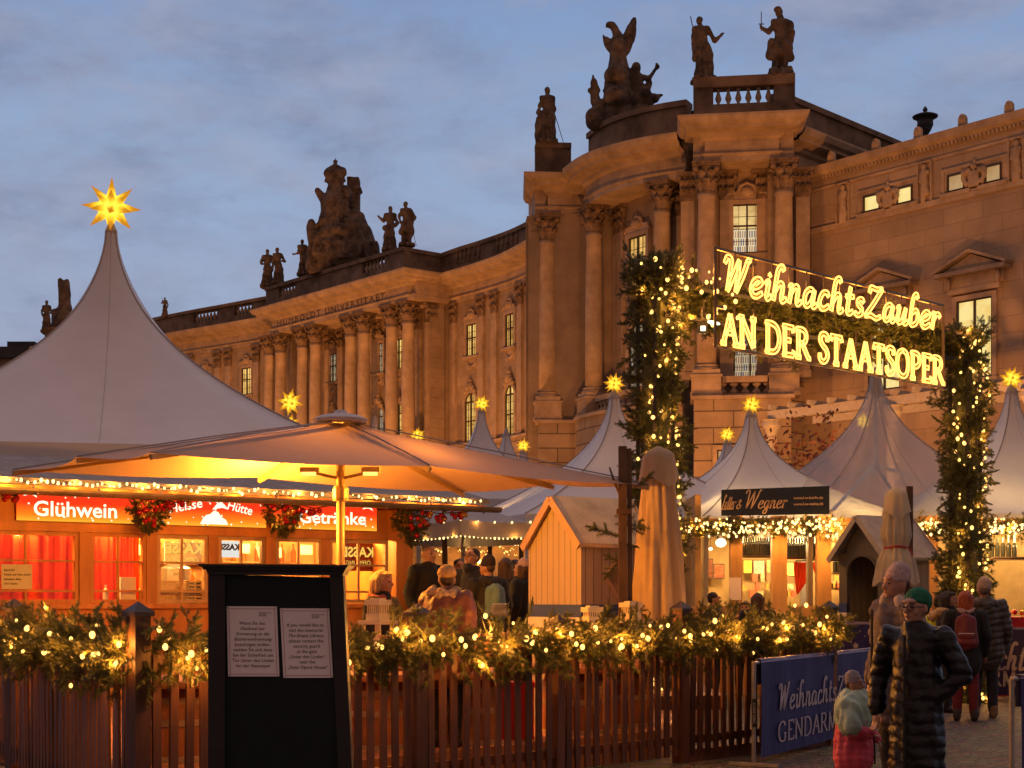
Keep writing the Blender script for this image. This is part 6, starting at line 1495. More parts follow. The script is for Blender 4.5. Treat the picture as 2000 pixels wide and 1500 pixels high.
# ------------------------------------------------------------------ closed parasols
def closed_parasol(label, px, pt, pb, Y, wt, wb, m, tie=None, cap=.18, ph=0.):
    k = Y/F; x = gX(px, Y); zt = EYE+(HY-pt)*k; zb = EYE+(HY-pb)*k; t = thing('closed_parasol', label, 'parasol', (x, Y, 0), group='folded parasols')
    n = 72; lv = 26; vs = []; fs = []
    for i in range(lv+1):
        s = i/lv; z = zt+(zb-zt)*s; r = wt+(wb-wt)*s**1.25
        if s < .07: r = wt*math.sqrt(s/.07+.02)
        for j in range(n):
            a = 2*math.pi*j/n; f = 1+(.15*abs(math.sin(a*4.5+ph+s*1.2+.3*math.sin(s*5)))+.09*math.sin(a*11+s*3+ph)+.05*math.sin(a*17-s*6)-.06)*min(1,s*4)*(1.2-.2*s)
            if tie and abs(s-tie) < .12: f *= 1-.28*(1-abs(s-tie)/.12)
            zz_ = z+(.04*math.sin(a*5+ph) if i == lv else 0); vs.append((r*f*math.cos(a), r*f*math.sin(a)*.9, zz_))
    for i in range(lv):
        for j in range(n): fs.append((i*n+j, i*n+(j+1) % n, (i+1)*n+(j+1) % n, (i+1)*n+j))
    b = MB(); b.add(vs, fs); b.build('canopy', m, t, smooth=True, world=False)
    # loose top flap lying over the folds
    vs = []; fs = []; lf = 8
    for i in range(lf+1):
        s = i/lf; z = zt+.012-(zt-zb)*cap*s; r = (wt+.02)*(math.sqrt(min(1,s/.25+.02)))+.05*s
        for j in range(n): a = 2*math.pi*j/n; f = 1+.1*math.sin(a*4+ph*2)*s+.05*math.sin(a*9)*s; vs.append((r*f*math.cos(a), r*f*math.sin(a)*.9, z+(.05*math.sin(a*3+ph+1))*s))
    for i in range(lf):
        for j in range(n): fs.append((i*n+j, i*n+(j+1) % n, (i+1)*n+(j+1) % n, (i+1)*n+j))
    b = MB(); b.add(vs, fs); b.build('top_flap', m, t, smooth=True, world=False)
    b = MB(); b.tube([(0,0,0),(0,0,zt)], .03, 10); b.build('pole', M_ppole, t, world=False)
    if tie:
        z = zt+(zb-zt)*tie; r = wt+(wb-wt)*tie**1.25; b = MB(); b.tube([(r*.82*math.cos(a), r*.76*math.sin(a), z+.01*math.sin(a*3)) for a in [2*math.pi*i/20 for i in range(20)]], .016, 6, closed=True)
        b.tube([(r*.7,-r*.5,z),(r*.95,-r*.6,z-.08),(r*.85,-r*.6,z-.2)], .012, 5); b.build('tie', M_rd, t, world=False)
    return t
M_beige = mat('parasol_beige', (.50,.36,.21), .8, var=.1, vscale=3, trans=.12); M_cream = mat('parasol_cream', (.55,.48,.33), .8, var=.1, vscale=3, trans=.12)
closed_parasol('tall folded beige parasol beside the left gate column', 1286, 874, 1205, 16.6, .135, .285, M_beige, ph=.6, cap=.22)
closed_parasol('folded cream parasol with a red tie beside the grey sentry box', 1750, 953, 1140, 20.2, .11, .26, M_cream, tie=.62, ph=2.1, cap=.3)
M_pdark = mat('dark_timber', (.09,.05,.03), .7, var=.3, vscale=4)
wp_ = thing('timber_post', 'dark timber post with bare twigs left of the folded beige parasol', 'post', W(1217, 1470, 16)); wp_.location.z = 0
b = MB(); q = W(1216, 872, 16); b.box((q.x, 16, q.z/2), (.085,.085,q.z)); b.bar((q.x+.09,16.05,0.4), (q.x+.07,16.02,q.z-.02), .045); b.tube([(q.x,16,q.z-.55),(q.x-.08,15.95,q.z-.4),(q.x-.14,15.95,q.z-.22)], [.018,.014,.008], 6); b.box((q.x+.01,15.98,q.z-.68),(.15,.14,.05)); b.build('timber', M_pdark, wp_)
pl = []
for i in range(10): z = random.uniform(1.2, q.z-.45); pl.append((Vector((q.x+random.uniform(-.1,.18), 16.1, z)), Vector((random.choice((-1,1))*random.uniform(.3,1), random.uniform(-.6,.3), random.uniform(-.5,.4))), random.uniform(.6,1.)))
fir('twigs', pl, M_fir2, wp_, SPRB)
b = MB(); q = W(1776, 950, 20.6); b.box((q.x,20.6,q.z/2),(.08,.08,q.z)); b.bar((q.x-.06,20.62,1.),(q.x-.02,20.62,q.z-.05),.035); tag(b.build('timber_post', M_pdark), 'thin dark timber post just right of the folded cream parasol', 'post')

# ------------------------------------------------------------------ wine stall under the tents
stl = thing('wine_stall', 'timber posted wine stall with bottle shelves under the garland of bulbs', 'stall', (5.2, 27, 0))
SY = 26.2; sx = lambda px, Y=SY: gX(px, Y); sz = lambda py, Y=SY: EYE+(HY-py)*Y/F
M_stw = mat('stall_wood', (.5,.3,.13), .6, var=.3, vscale=2, stretch=(1,1,.15)); M_stback = mat('stall_back', (.42,.28,.13), .8, var=.25, vscale=1.2); M_dk = mat('dark_shelf', (.1,.05,.025), .6, var=.2)
for px, w in ((1437,.2),(1521,.25),(1608,.24),(1812,.3),(1700,.2)):
    b = MB(); b.box((sx(px), SY, sz(1008)/2), (w,.2,sz(1008))); b.build('post', M_stw, stl)
b = MB(); b.box(((sx(1330)+sx(2080))/2, SY+.02, sz(1024)), (sx(2080)-sx(1330), .14, .2)); b.build('beam', M_stw, stl)
BYs = 29.2; b = MB(); b.box(((gX(1345,BYs)+gX(2120,BYs))/2, BYs, 1.7), (gX(2120,BYs)-gX(1345,BYs), .1, 3.4)); b.build('back_wall', M_stback, stl)
b = MB(); b.box(((sx(1345)+sx(1620))/2, SY+.1, .75), (sx(1620)-sx(1345), .3, 1.5)); b.build('counter', M_stw, stl)
b = MB(); b.box((gX(1345,27.6), 27.7, 1.7), (.1,3.,3.4)); b.build('side_wall', M_stback, stl)
for i, (px0, px1, py) in enumerate(((1450,1510,1087),(1530,1600,1090),(1625,1660,1120),(1625,1660,1150),(1935,2000,1090),(1850,2010,1092))):
    b = MB(); Y = 27.4 if i < 2 else 28; b.box(((gX(px0,Y)+gX(px1,Y))/2, Y, sz(py,Y)), (gX(px1,Y)-gX(px0,Y), .3, .04)); b.build('shelf', M_dk, stl)
wb = None
def wine(px, py, Y, lab, grp, sc=1.):
    global wb
    if wb is None: b = MB(); b.lathe([(.037,0),(.039,.2),(.015,.25),(.015,.32)], (0,0,0), 10); wb = b.build('wine_bottle', mat('wine_glass', (.02,.018,.01), .12, var=0, spec=.7)); o = wb
    else: o = wb.copy(); COL.objects.link(o)
    o.location = W(px, py, Y); o.scale = (sc,)*3; tag(o, lab, 'bottle', grp)
for i in range(13): wine(1453+i*4.6, 1086.5, 27.35, 'dark wine bottle in the row on the upper left stall shelf', 'wine bottles on the upper left shelf', 1.1)
for i in range(12): wine(1536+i*5.2, 1089.5, 27.35, 'dark wine bottle in the row above the red curtain', 'wine bottles above the red curtain', 1.1)
for i in range(12): wine(1860+i*11, 1091.5, 28, 'dark wine bottle on the shelf behind the right gate column', 'wine bottles on the right shelf', 1.2)
for i in range(5): wine(1630+i*7, 1119, 27.9, 'dark wine bottle on the small shelf left of the grey sentry box', 'wine bottles by the sentry box', 1.0)
def picmat(name, c1, c2): return mat(name, c1, .5, var=.6, vscale=14, col2=c2)
for px, py, w, h, c1, c2, lab in ((1380,1110,26,38,(.25,.06,.02),(.05,.02,.01),'small dark red picture on the stall back wall at far left'),(1404,1116,22,30,(.35,.1,.04),(.08,.03,.02),'small framed red print beside the stall doorway'),(1460,1107,18,28,(.9,.75,.1),(.7,.5,.05),'bright yellow poster below the bottle row'),(1482,1108,24,30,(.6,.5,.3),(.25,.2,.3),'pale printed poster right of the yellow one'),(1504,1106,16,30,(.6,.4,.15),(.25,.1,.05),'narrow brown poster beside the middle stall post'),(1545,1112,22,30,(.7,.55,.1),(.4,.4,.3),'yellow shirt shaped poster left of the red curtain'),(1645,1142,22,24,(.5,.12,.05),(.55,.45,.25),'row of red book spines by the sentry box')):
    Y = 28.9; pt = thing('poster', lab, 'poster', W(px, py+h/2, Y)); b = MB(); a = W(px-w/2,py+h/2,Y); c = W(px+w/2,py-h/2,Y); b.box(((a.x+c.x)/2,Y,(a.z+c.z)/2),(c.x-a.x,.03,c.z-a.z)); b.build('frame', M_dk, pt)
    b = MB(); b.box(((a.x+c.x)/2,Y-.02,(a.z+c.z)/2),((c.x-a.x)*.86,.012,(c.z-a.z)*.86)); b.build('print', picmat('print_art', c1, c2), pt)
for i in range(26):
    px = 1452+(i*37) % 190; py = random.choice((1128,1146,1160)); w_, h_ = random.uniform(7,14), random.uniform(10,17)
    if 1550 < px < 1606 : px = 1500+px % 40
    q = W(px, py, 28.6); b = MB(); b.box(q, (w_*28.6/F, .12, h_*28.6/F)); tag(b.build('gift_box', picmat('gift_print', random.choice(((.5,.08,.04),(.6,.5,.3),(.3,.12,.05),(.55,.3,.05))), (.2,.12,.08))), 'small packaged gift on display inside the wine stall', 'gift box', 'packaged gifts inside the wine stall')
# red curtain drawn aside
rc = thing('curtain', 'bright red curtain tied to both sides in the wine stall doorway', 'curtain', (sx(1578), 27.2, 1.5))
for x0, x1, xb, yb in ((1550,1590,1556,1160),(1586,1604,1604,1145)):
    vs = []; fs = []; n = 24
    for i in range(n+1):
        u = i/n; w = .02*math.sin(u*22); px = x0+(x1-x0)*u
        for j in range(6):
            v = j/5; xx = px+(xb-px)*v**1.5*.9; yy = 1098+(yb-1098)*v; q = W(xx, yy, 27.0+w*(1-v*.5)); vs.append(q)
    for i in range(n):
        for j in range(5): fs.append((i*6+j, (i+1)*6+j, (i+1)*6+j+1, i*6+j+1))
    b = MB(); b.add(vs, fs); b.build('drape', M_red, rc, smooth=True)
b = MB(); b.tube([W(1554,1096,27.0), W(1604,1093,27.0)], .015, 6); b.build('rod', M_dk, rc)
b = MB(); q = W(1436,1150,26.0); b.box(q, (.2,.01,.38)); tag(b.build('menu_sheet', M_paper), 'white menu sheet hanging on the left stall post', 'notice')
for px, py, Y, r in ((1408,1060,27.5,.08),(1504,1052,27.6,.055),(1378,1068,28,.035),(1388,1072,28,.03)):
    q = W(px,py,Y); t = thing('hanging_lamp', {1408:'large white lamp glowing at the left of the wine stall',1504:'white lamp beside the middle post of the wine stall',1378:'small warm bulb at the left edge of the stall, upper one',1388:'small warm bulb at the left edge of the stall, lower one'}[px], 'lamp', q)
    b = MB(); b.ball(q, (r*1.2,r,r), 12, 8); b.build('globe', emis('lamp_globe', (1,.85,.55), 3.5), t); b = MB(); b.tube([q+Vector((0,0,r)), Vector((q.x,q.y,3.1))], .008, 5); b.build('cord', M_black, t)
for x, y in ((4.0,27.6),(5.2,27.6),(6.3,28.3),(8.6,27.6),(10.,28)): point('stall_lamp', (x,y,2.75), 150, (1,.62,.22), .15, stl)
# thick garland with many bulbs on the stall eave
def eave_garland(px0, px1, Y, label, nb):
    t = thing('fir_garland', label, 'garland', (gX((px0+px1)/2,Y),Y,sz(1032,Y)), group='bulb-studded stall garlands'); pl = []; pts = []; x0, x1 = gX(px0,Y), gX(px1,Y)
    for i in range(int((x1-x0)*150)): pl.append((Vector((random.uniform(x0,x1),Y+random.uniform(-.1,.1),sz(1031,Y)+RNG.normal(0,.07))), Vector((random.uniform(-1,1),random.uniform(-1,.3),random.uniform(-1,1))), random.uniform(.5,.75)))
    for i in range(nb): pts.append(Vector((random.uniform(x0,x1), Y-random.uniform(.12,.22), sz(1031,Y)+min(.14,max(-.15,RNG.normal(0,.08))))))
    fir('greenery', pl, M_fir, t); bulbs(t, pts, M_bulbw, .0165, cap=100, lamp=10, e=16.)
eave_garland(1335, 1640, SY-.2, 'long garland crowded with bulbs under the dark wine stall sign', 160)
eave_garland(1765, 1850, SY-.2, 'short bulb garland between the cream parasol and the right gate column', 60)
eave_garland(1925, 2030, SY-.2, 'bulb garland at the right edge behind the gate column', 70)
# stall sign
ss = thing('shop_sign', 'dark wine merchant sign with script lettering above the stall garland', 'sign', W(1515, 1000, 25.8)); SYs = 25.8
P4 = [W(1409,1007.5,SYs), W(1620,1004,SYs), W(1620,949,SYs), W(1409,956.5,SYs)]; b = MB(); b.prism(P4, (0,.04,0)); b.build('panel', mat('sign_black_green', (.012,.016,.01), .12, var=.2, spec=.6), ss)
M_gold = mat('gold_paint', (.72,.5,.3), .5, var=0)
ux = (P4[1]-P4[0]).normalized(); uz = Vector((0,0,1)); k = SYs/F
TT = lambda x, y: P4[0]+ux*x*k+Vector((0,-.006,y*k))
b = MB()
def put(s, x, y, wid, hgt, font=SCRIPT, sh=.25, w=3.2): ribbon(b, [[(x+a, y+c) for a, c in q] for q in fitstrokes(s, font, wid, hgt, sh, .02)], TT, w)
SCRIPT['t2'] = SCRIPT['t']
put('Lutter', -1, 12, 26, 30, w=2.0); put('&', 28, 13, 10, 22, w=2.0); put('W', 40, 12, 32, 38, w=2.6); put('egner', 70, 13, 56, 30, w=2.6)
b.build('script_lettering', M_gold, ss)
for i, s in enumerate(('www.l-w-berlin.de','www.l-w-weine.de')): text_obj('lettering', s, M_gold, frame(TT(141, 30-12*i), (ux.x,ux.y,ux.z), (0,0,1)), .066, ss, align='LEFT', bold=.001)
# glass-walled stall and round awning behind the crowd
aw = thing('awning', 'grey awning edged with tiny lights behind the crowd', 'awning', (-1., 26, 0)); AYc = 26.
M_aw = mat('awning_cloth', (.42,.38,.36), .75, var=.08, trans=.2)
ap = W(900, 985, 27.0); rimw = [W(770,1012,26), W(900,1022,24.2), W(1036,1024,25), W(1060,1016,27.5), W(900,1008,29.5), W(760,1008,28)]
zr = EYE+1.25
for q in rimw: q.z = zr
ap.z = EYE+1.72; vs, fs = canopy(rimw, ap, n=8, mm=6, sag=.03); b = MB(); b.add(vs, fs)
n = 48; base = len(b.v); rimv = vs[-n:]; b.add(rimv+[v-Vector((0,0,.25)) for v in rimv], [(i,(i+1) % n,(i+1) % n+n,i+n) for i in range(n)]); b.build('canopy', M_aw, aw, smooth=False)
b = MB(); b.tube([(ap.x-.25,26.2,0),(ap.x-.25,26.2,ap.z-.05)], .045, 10); b.build('pole', M_dk, aw)
ls2 = thing('light_string', 'chain of tiny bulbs along the awning edge behind the crowd', 'light string', (-.5,25,2.6)); pts = []
for i in range(n):
    if rimv[i].y < 27.5:
        for q in (0,.5): p = rimv[i].lerp(rimv[(i+1) % n], q); pts.append(p+Vector((0,-.03,-.26)))
        if i % 2 == 0: pts.append(rimv[i]+Vector((0,-.03,.0)))
bulbs(ls2, pts, M_bulbw, .012, lamp=9, e=1.5)
gs = thing('glazed_stall', 'glass fronted food stall glowing behind the crowd and awning', 'stall', (-.6, 30, 0)); GY = 29.5
b = MB(); b.box((gX(930,31.5), 31.5, 1.6), (4.2,.1,3.2)); b.build('back_wall', mat('stall_back_red', (.5,.26,.1), .7, var=.4, vscale=2), gs)
b = MB(); b.box((gX(930,GY), GY, .55), (3.6,.1,1.1)); b.build('counter', M_wood, gs)
for px in (818,870,905,957,1018,1048): b = MB(); b.box((gX(px,GY),GY,1.55),(.09,.09,3.1)); b.build('post', M_wht if px in (818,905) else M_dk, gs)
b = MB(); b.poly([W(818,1175,GY),W(1048,1175,GY),W(1048,1040,GY),W(818,1040,GY)]); b.build('pane', M_glass, gs)
b = MB(); b.box((gX(930,GY),GY-.02,2.95),(3.7,.2,.25)); b.build('beam', M_dk, gs)
pts = []
for i in range(60): u = i/60; pts.append(W(850+180*u, 1068+10*math.sin(u*26)+(6 if i % 3 == 0 else 0), 30.3))
lw = thing('light_string', 'looping bulb chain inside the glazed stall behind the crowd', 'light string', W(940,1070,30.3)); b = MB(); b.tube(pts, .005, 4); b.build('cable', M_wire, lw); bulbs(lw, pts, M_bulb, .013)
for px in (892,938,990,1006): q = W(px,1060,30); t = thing('hanging_lamp', {892:'round warm lamp over the man in the dark hood',938:'round warm lamp left of centre in the glazed stall',990:'round warm lamp in front of the right glazing, left of a pair',1006:'brightest round lamp beside the cream sentry box'}[px], 'lamp', q); b = MB(); b.ball(q, .055, 12, 8); b.build('globe', emis('lamp_warm', (1,.7,.3), 4), t); point('lamp_light', q-Vector((0,.08,.05)), 45, (1,.55,.18), .06, t)

# ------------------------------------------------------------------ barrels, tables, lanterns behind the fence
M_barrel = mat('barrel_wood', (.36,.14,.05), .5, var=.3, vscale=3, stretch=(3,3,.3), bump=.2); M_hoop = mat('barrel_hoop', (.42,.3,.18), .5, metal=.3, var=.2)
def barrel_table(px, Y, label, r=.34, w=.62):
    t = thing('barrel_table', label, 'table', (gX(px,Y), Y, 0), random.uniform(0,2), 'barrel tables behind the fence')
    b = MB(); b.lathe([(r*.82,0),(r*.95,.22),(r,.45),(r*.95,.68),(r*.82,.9)], (0,0,0), 24); b.build('barrel', M_barrel, t, smooth=True, world=False)
    for z, q in ((.12,.9),(.3,.985),(.6,.985),(.78,.9)): b = MB(); b.lathe([(r*q+.004,-.028),(r*q+.012,-.026),(r*q+.012,.026),(r*q+.004,.028)], (0,0,z), 24, cap=False); b.build('hoop', M_hoop, t, world=False)
    b = MB(); b.lathe([(w,.9),(w+.01,.92),(w+.01,.95),(w,.96)], (0,0,0), 28); b.build('table_top', M_barrel, t, world=False); return t
barrel_table(345, 12.9, 'barrel table behind the fence just left of the notice board'); barrel_table(905, 14.3, 'barrel table behind the fence near the blonde woman'); barrel_table(1215, 16.2, 'barrel table in front of the cream sentry box'); barrel_table(1120, 15.4, 'barrel table behind the middle of the fence')
M_lan = mat('lantern_cream', (.62,.53,.36), .5, var=.06)
def lantern(px, pt, Y, label, s=1.):
    z = EYE+(HY-pt)*Y/F; zb = 1.083; h = z-zb; t = thing('lantern', label, 'lantern', (gX(px,Y), Y, zb), R(random.uniform(20,60)), 'cream wooden lanterns')
    b = MB(); w = .2*s; hb = h*.55
    b.box((0,0,.02),(w+.04,w+.04,.04))
    for a in (-1,1):
        for c in (-1,1): b.box((a*w*.45,c*w*.45,hb/2+.02),(w*.13,w*.13,hb-.04))
    b.box((0,0,hb+.02),(w+.06,w+.06,.035)); b.build('body', M_lan, t, world=False)
    u = MB(); w2 = w*.72; z0 = hb+.04; hh = h-z0-.05
    for k in range(4):
        M = Matrix.Rotation(k*math.pi/2,4,'Z')
        for i in range(6):
            x = -w2/2+w2*(i+.5)/6
            if i in (0,5) or i % 1 == 0: u.add([M @ Vector(v) for v in [(x-w2*.045,-w2/2,z0),(x+w2*.045,-w2/2,z0),(x+w2*.045,-w2/2,z0+hh),(x-w2*.045,-w2/2,z0+hh)]], [(0,1,2,3)])
    u.box((0,0,z0+.03),(w2+.01,w2+.01,.06)); u.box((0,0,z0+hh),(w2+.03,w2+.03,.05)); u.box((0,0,z0+hh+.03),(w2*.7,w2*.7,.02)); u.build('vent_top', M_lan, t, world=False)
    c = MB(); c.lathe([(.035,0),(.035,.14)], (0,0,.045), 10); c.build('candle', M_wht, t, world=False)
lantern(738, 1166, 13.9, 'cream slotted lantern in front of the blonde woman'); lantern(892, 1186, 14.1, 'cream slotted lantern on the table before the fur hooded coat'); lantern(1157, 1181, 15.3, 'cream slotted lantern at the foot of the cream sentry box'); lantern(1232, 1172, 15.9, 'cream slotted lantern beside the folded beige parasol')
t = barrel_table(735, 13.9, 'barrel table behind the fence to the right of the notice board')
b = MB(); q = W(1010, 1340, 14.6); b.box((q.x,14.8,.52),(.32,.3,.5)); b.box((q.x,14.8,.8),(.34,.32,.05)); tag(b.build('red_bin', mat('bin_red', (.5,.015,.015), .45, var=.1)), 'bright red box glimpsed through the middle fence pickets', 'box')
cf = thing('timber_frame_panel', 'white panel with diagonal timber seen through the fence right of the board', 'panel', (-1.75, 15.4, 0)); b = MB(); b.box((-1.55,15.6,.52),(1.05,.05,.84)); b.build('infill', M_wht, cf)
b = MB()
for a, c in (((-2.08,.1),(-2.08,1.02)),((-1.02,.1),(-1.02,1.02)),((-2.08,1.0),(-1.02,1.0)),((-2.08,.1),(-1.02,.1)),((-2.0,.95),(-1.15,.15))): b.bar((a[0],15.55,a[1]),(c[0],15.55,c[1]),.05,.1)
b.build('timber', M_barrel, cf)

# ------------------------------------------------------------------ crowd barriers with blue banners
M_ban = mat('banner_blue', (.03,.026,.125), .6, var=.25, vscale=2.5, stretch=(3,3,.3), bump=.5, bscale=5); M_bant = mat('banner_print', (.5,.42,.42), .7, var=.15); M_steelb = mat('barrier_steel', (.4,.36,.3), .4, metal=.7, var=.2); M_film2 = mat('banner_hem', (.25,.2,.3), .45, var=.2)
def barrier(label, a, c, h=1.03, name='crowd_barrier'):
    t = thing(name, label, 'barrier', a, group='crowd barriers with blue banners'); d = (c-a); ln = d.length; d.normalize(); nn = Vector((d.y,-d.x,0))   # towards the camera
    b = MB()
    for q in (a, c): b.tube([q+Vector((0,0,.03)), q+Vector((0,0,h-.03))], .021, 10); b.bar(q-nn*.25+Vector((0,0,.02)), q+nn*.25+Vector((0,0,.02)), .05, .03)
    b.tube([a+Vector((0,0,h-.03)), c+Vector((0,0,h-.03))], .021, 10); b.build('frame', M_steelb, t)
    vs = []; fs = []; n = 40; lv = 8; uu = []
    for i in range(n+1):
        u = ln*(.03+.955*i/n)
        for j in range(lv+1):
            v = j/lv; w = .028+.014*math.sin(u*9+v*1.2)*v*(1.2-v)*2+.008*math.sin(u*21+1)*v; vs.append(a+d*u+nn*w+Vector((0,0,(h-.01)-(h-.08)*v+.006*math.sin(u*7)*(j == 0))))
    for i in range(n):
        for j in range(lv): fs.append((i*(lv+1)+j, (i+1)*(lv+1)+j, (i+1)*(lv+1)+j+1, i*(lv+1)+j+1))
    b = MB(); b.add(vs, fs); bo = b.build('banner', M_ban, t, smooth=True)
    b = MB(); vs2 = [a+d*(ln*(.03+.955*i/n))+nn*x+Vector((0,0,h+z)) for i in range(n+1) for x, z in ((.032,-.03),(.024,.006),(-.024,.006),(-.03,-.25))]
    b.add(vs2, [(i*4+j, (i+1)*4+j, (i+1)*4+j+1, i*4+j+1) for i in range(n) for j in range(3)]); b.build('hem', M_film2, bo)
    return t, d, nn, ln, bo
def ban_text(bo, a, d, nn, s, font, u, z, wid, hgt, sh, w, o=.05):
    b = MB(); ribbon(b, [[(x, y) for x, y in q] for q in fitstrokes(s, font, wid, hgt, sh, .03)], lambda x, y: a+d*(u+x)+nn*o+Vector((0,0,z+y)), w); b.build('lettering', M_bant, bo)
def sparkle(bo, a, d, nn, pts):
    b = MB()
    for u, z, r in pts:
        n = 8; b.poly([a+d*(u+(r if i % 2 == 0 else r*.4)*math.cos(i*math.pi/n))+nn*.05+Vector((0,0,z+(r if i % 2 == 0 else r*.4)*math.sin(i*math.pi/n))) for i in range(2*n)])
    b.build('sparkles', M_bant, bo)
B1a = W(1472, 1500, 14.86); B1a.z = 0; B1c = W(1708, 1262, 18.6); B1c.z = 0
t, d, nn, ln, bo = barrier('blue banner barrier in the foreground between the fence and the woman', B1a, B1c)
kk = lambda px: (lambda r_: r_)(((px-CX)/F*B1a.y-B1a.x)/(d.x-(px-CX)/F*d.y))
u0, u1 = kk(1510), kk(1640); 
ban_text(bo, B1a, d, nn, 'WeihnachtsZauber', SCRIPT, u0, .5, (u1-u0)*1.42, .27, .18, .045); ban_text(bo, B1a, d, nn, 'GENDARMENMARKT', SERIF, u0, .19, (u1-u0)*1.75, .2, .05, .04)
sparkle(bo, B1a, d, nn, [(kk(1660),.93,.012),(kk(1648),.84,.01),(kk(1645),.72,.01),(kk(1584),.13,.012)])
b = MB(); b.box(B1a+Vector((.0,-.03,.52)), (.035,.02,.27)); lb = b.build('serial_label', M_black, t)
text_obj('lettering', '03001-500918', M_bant, Matrix.Translation(B1a+Vector((.008,-.045,.4))) @ Matrix.Rotation(R(90),4,'Y') @ Matrix.Rotation(R(90),4,'X') @ Matrix.Rotation(R(180),4,'Z') if False else frame(B1a+Vector((.01,-.043,.52)), (0,0,1), (-1,0,0)), .034, lb)
B2a = W(1600,1210,22.3); B2a.z = 0; B2c = W(1760,1210,22.6); B2c.z = 0
t, d2, nn2, ln2, bo2 = barrier('blue banner barrier behind the foreground one, in front of the sentry box', B2a, B2c, 1.28); sparkle(bo2, B2a, d2, nn2, [(.5,1.1,.015),(.62,1.15,.02),(.7,1.08,.015),(.48,1.0,.012),(.55,.94,.06)])
B3a = W(1905,1360,25.1); B3a.z = 0; B3c = W(2060,1360,24.3); B3c.z = 0
t, d3, nn3, ln3, bo3 = barrier('blue banner barrier with large white letters at the right edge', B3a, B3c, 1.16)
ban_text(bo3, B3a, d3, nn3, 'acht', SCRIPT, .2, .48, .62, .44, .2, .05); ban_text(bo3, B3a, d3, nn3, 'ARM', SERIF, .08, .22, .62, .25, 0., .045)
B4a = W(1976,1500,11.9); B4a.z = 0; B4c = B4a+Vector((1.9,.9,0)); barrier('blue banner barrier cut off by the lower right corner of the photo', B4a, B4c)
B5a = W(1640,1255,20.5); B5a.z = 0; B5c = W(1712,1262,19.2); B5c.z = 0
# red-clothed sales table with ornaments far right
rt = thing('sales_table', 'red clothed table of ornaments behind the barrier at the right edge', 'table', W(1985,1250,25.6)); q = W(1945,1205,25.8); b = MB(); b.box((q.x+.9,26.0,.66),(1.9,.8,1.32)); b.build('cloth', mat('table_red', (.45,.015,.02), .7, var=.1), rt)
for i in range(16): bauble(rt, Vector((q.x+.05+i*.1,25.75+random.uniform(0,.2),1.36+random.uniform(0,.04))), random.random() < .4, .045)
# bare red-leaved tree in front of the palace
tr_ = thing('tree', 'reddish leafed tree between the tents in front of the palace wall', 'tree', (gX(1580,46),46,0)); b = MB(); X0 = gX(1580,46)
b.tube([(X0,46,0),(X0+.1,46,3.),(X0,46.1,5.5)], [.16,.11,.05], 8)
for i in range(16): a = random.uniform(0,6.28); z = random.uniform(2.6,5.); b.tube([(X0,46,z),(X0+math.cos(a)*.7,46+math.sin(a)*.7,z+.7),(X0+math.cos(a)*1.2,46+math.sin(a)*1.2,z+1.2)], [.05,.03,.01], 5)
b.build('trunk', M_pdark, tr_)
V = []; Fc = []
for i in range(2600):
    c = RNG.normal(size=3)*np.array([.75,.75,.75])+np.array([X0,46,5.0]); c += .25*np.sin(c*3); d_ = RNG.normal(size=3); d_ /= np.linalg.norm(d_); e_ = np.cross(d_, RNG.normal(size=3)); e_ /= np.linalg.norm(e_); k = len(V); V += [c, c+d_*.11+e_*.05, c+d_*.2, c+d_*.11-e_*.05]; Fc.append((k,k+1,k+2,k+3))
meshobj('crown', V, Fc, mat('leaves_red', (.16,.05,.03), .7, var=.5, vscale=2, trans=.2), tr_)
# ------------------------------------------------------------------ people
M_skin = mat('skin', (.38,.2,.125), .5, var=.08, vscale=20, spec=.35); M_eye = mat('eye_dark', (.01,.008,.007), .2, var=0); M_lip = mat('lips', (.32,.10,.08), .45, var=0)
def hairmat(n, c): return mat(n, c, .5, var=.45, vscale=18, stretch=(4,4,.6), bump=.4, bscale=40)
H_dark = hairmat('hair_dark', (.025,.015,.01)); H_blond = hairmat('hair_blonde', (.5,.32,.14)); H_red = hairmat('hair_red', (.36,.075,.02)); H_grey = hairmat('hair_grey', (.2,.15,.11)); H_brown = hairmat('hair_brown', (.07,.035,.02))
def cloth(n, c, r=.75, **k): return mat(n, c, r, var=.2, vscale=7, bump=.3, bscale=28, **k)
C_black = cloth('black_wool', (.009,.008,.008)); C_puff = mat('black_puffer', (.006,.005,.005), .42, var=.3, vscale=9, spec=.35, bump=.6, bscale=22); C_navy = cloth('dark_navy', (.02,.02,.03)); C_jean = cloth('dark_trousers', (.018,.018,.022)); C_maroon = cloth('maroon_trousers', (.14,.012,.015)); C_boot = mat('boots', (.03,.02,.014), .5, var=.2)
C_rust = cloth('rust_coat', (.14,.045,.02), .5); C_fur = mat('fur_trim', (.5,.33,.16), .9, var=.4, vscale=30, bump=.6, bscale=60); C_mint = cloth('mint_jacket', (.36,.48,.36)); C_pink = cloth('pink_jacket', (.62,.08,.12)); C_green = mat('green_knit', (.012,.13,.06), .85, var=.25, vscale=30, stretch=(1,1,.25), bump=.6, bscale=60); C_greyk = mat('grey_knit', (.3,.25,.26), .9, var=.2, vscale=30, bump=.5, bscale=60); C_pinkk = mat('pink_grey_knit', (.45,.33,.3), .9, var=.2, vscale=30, bump=.5, bscale=60); C_cream = mat('cream_knit', (.5,.38,.28), .9, var=.2, vscale=30, bump=.5, bscale=60)
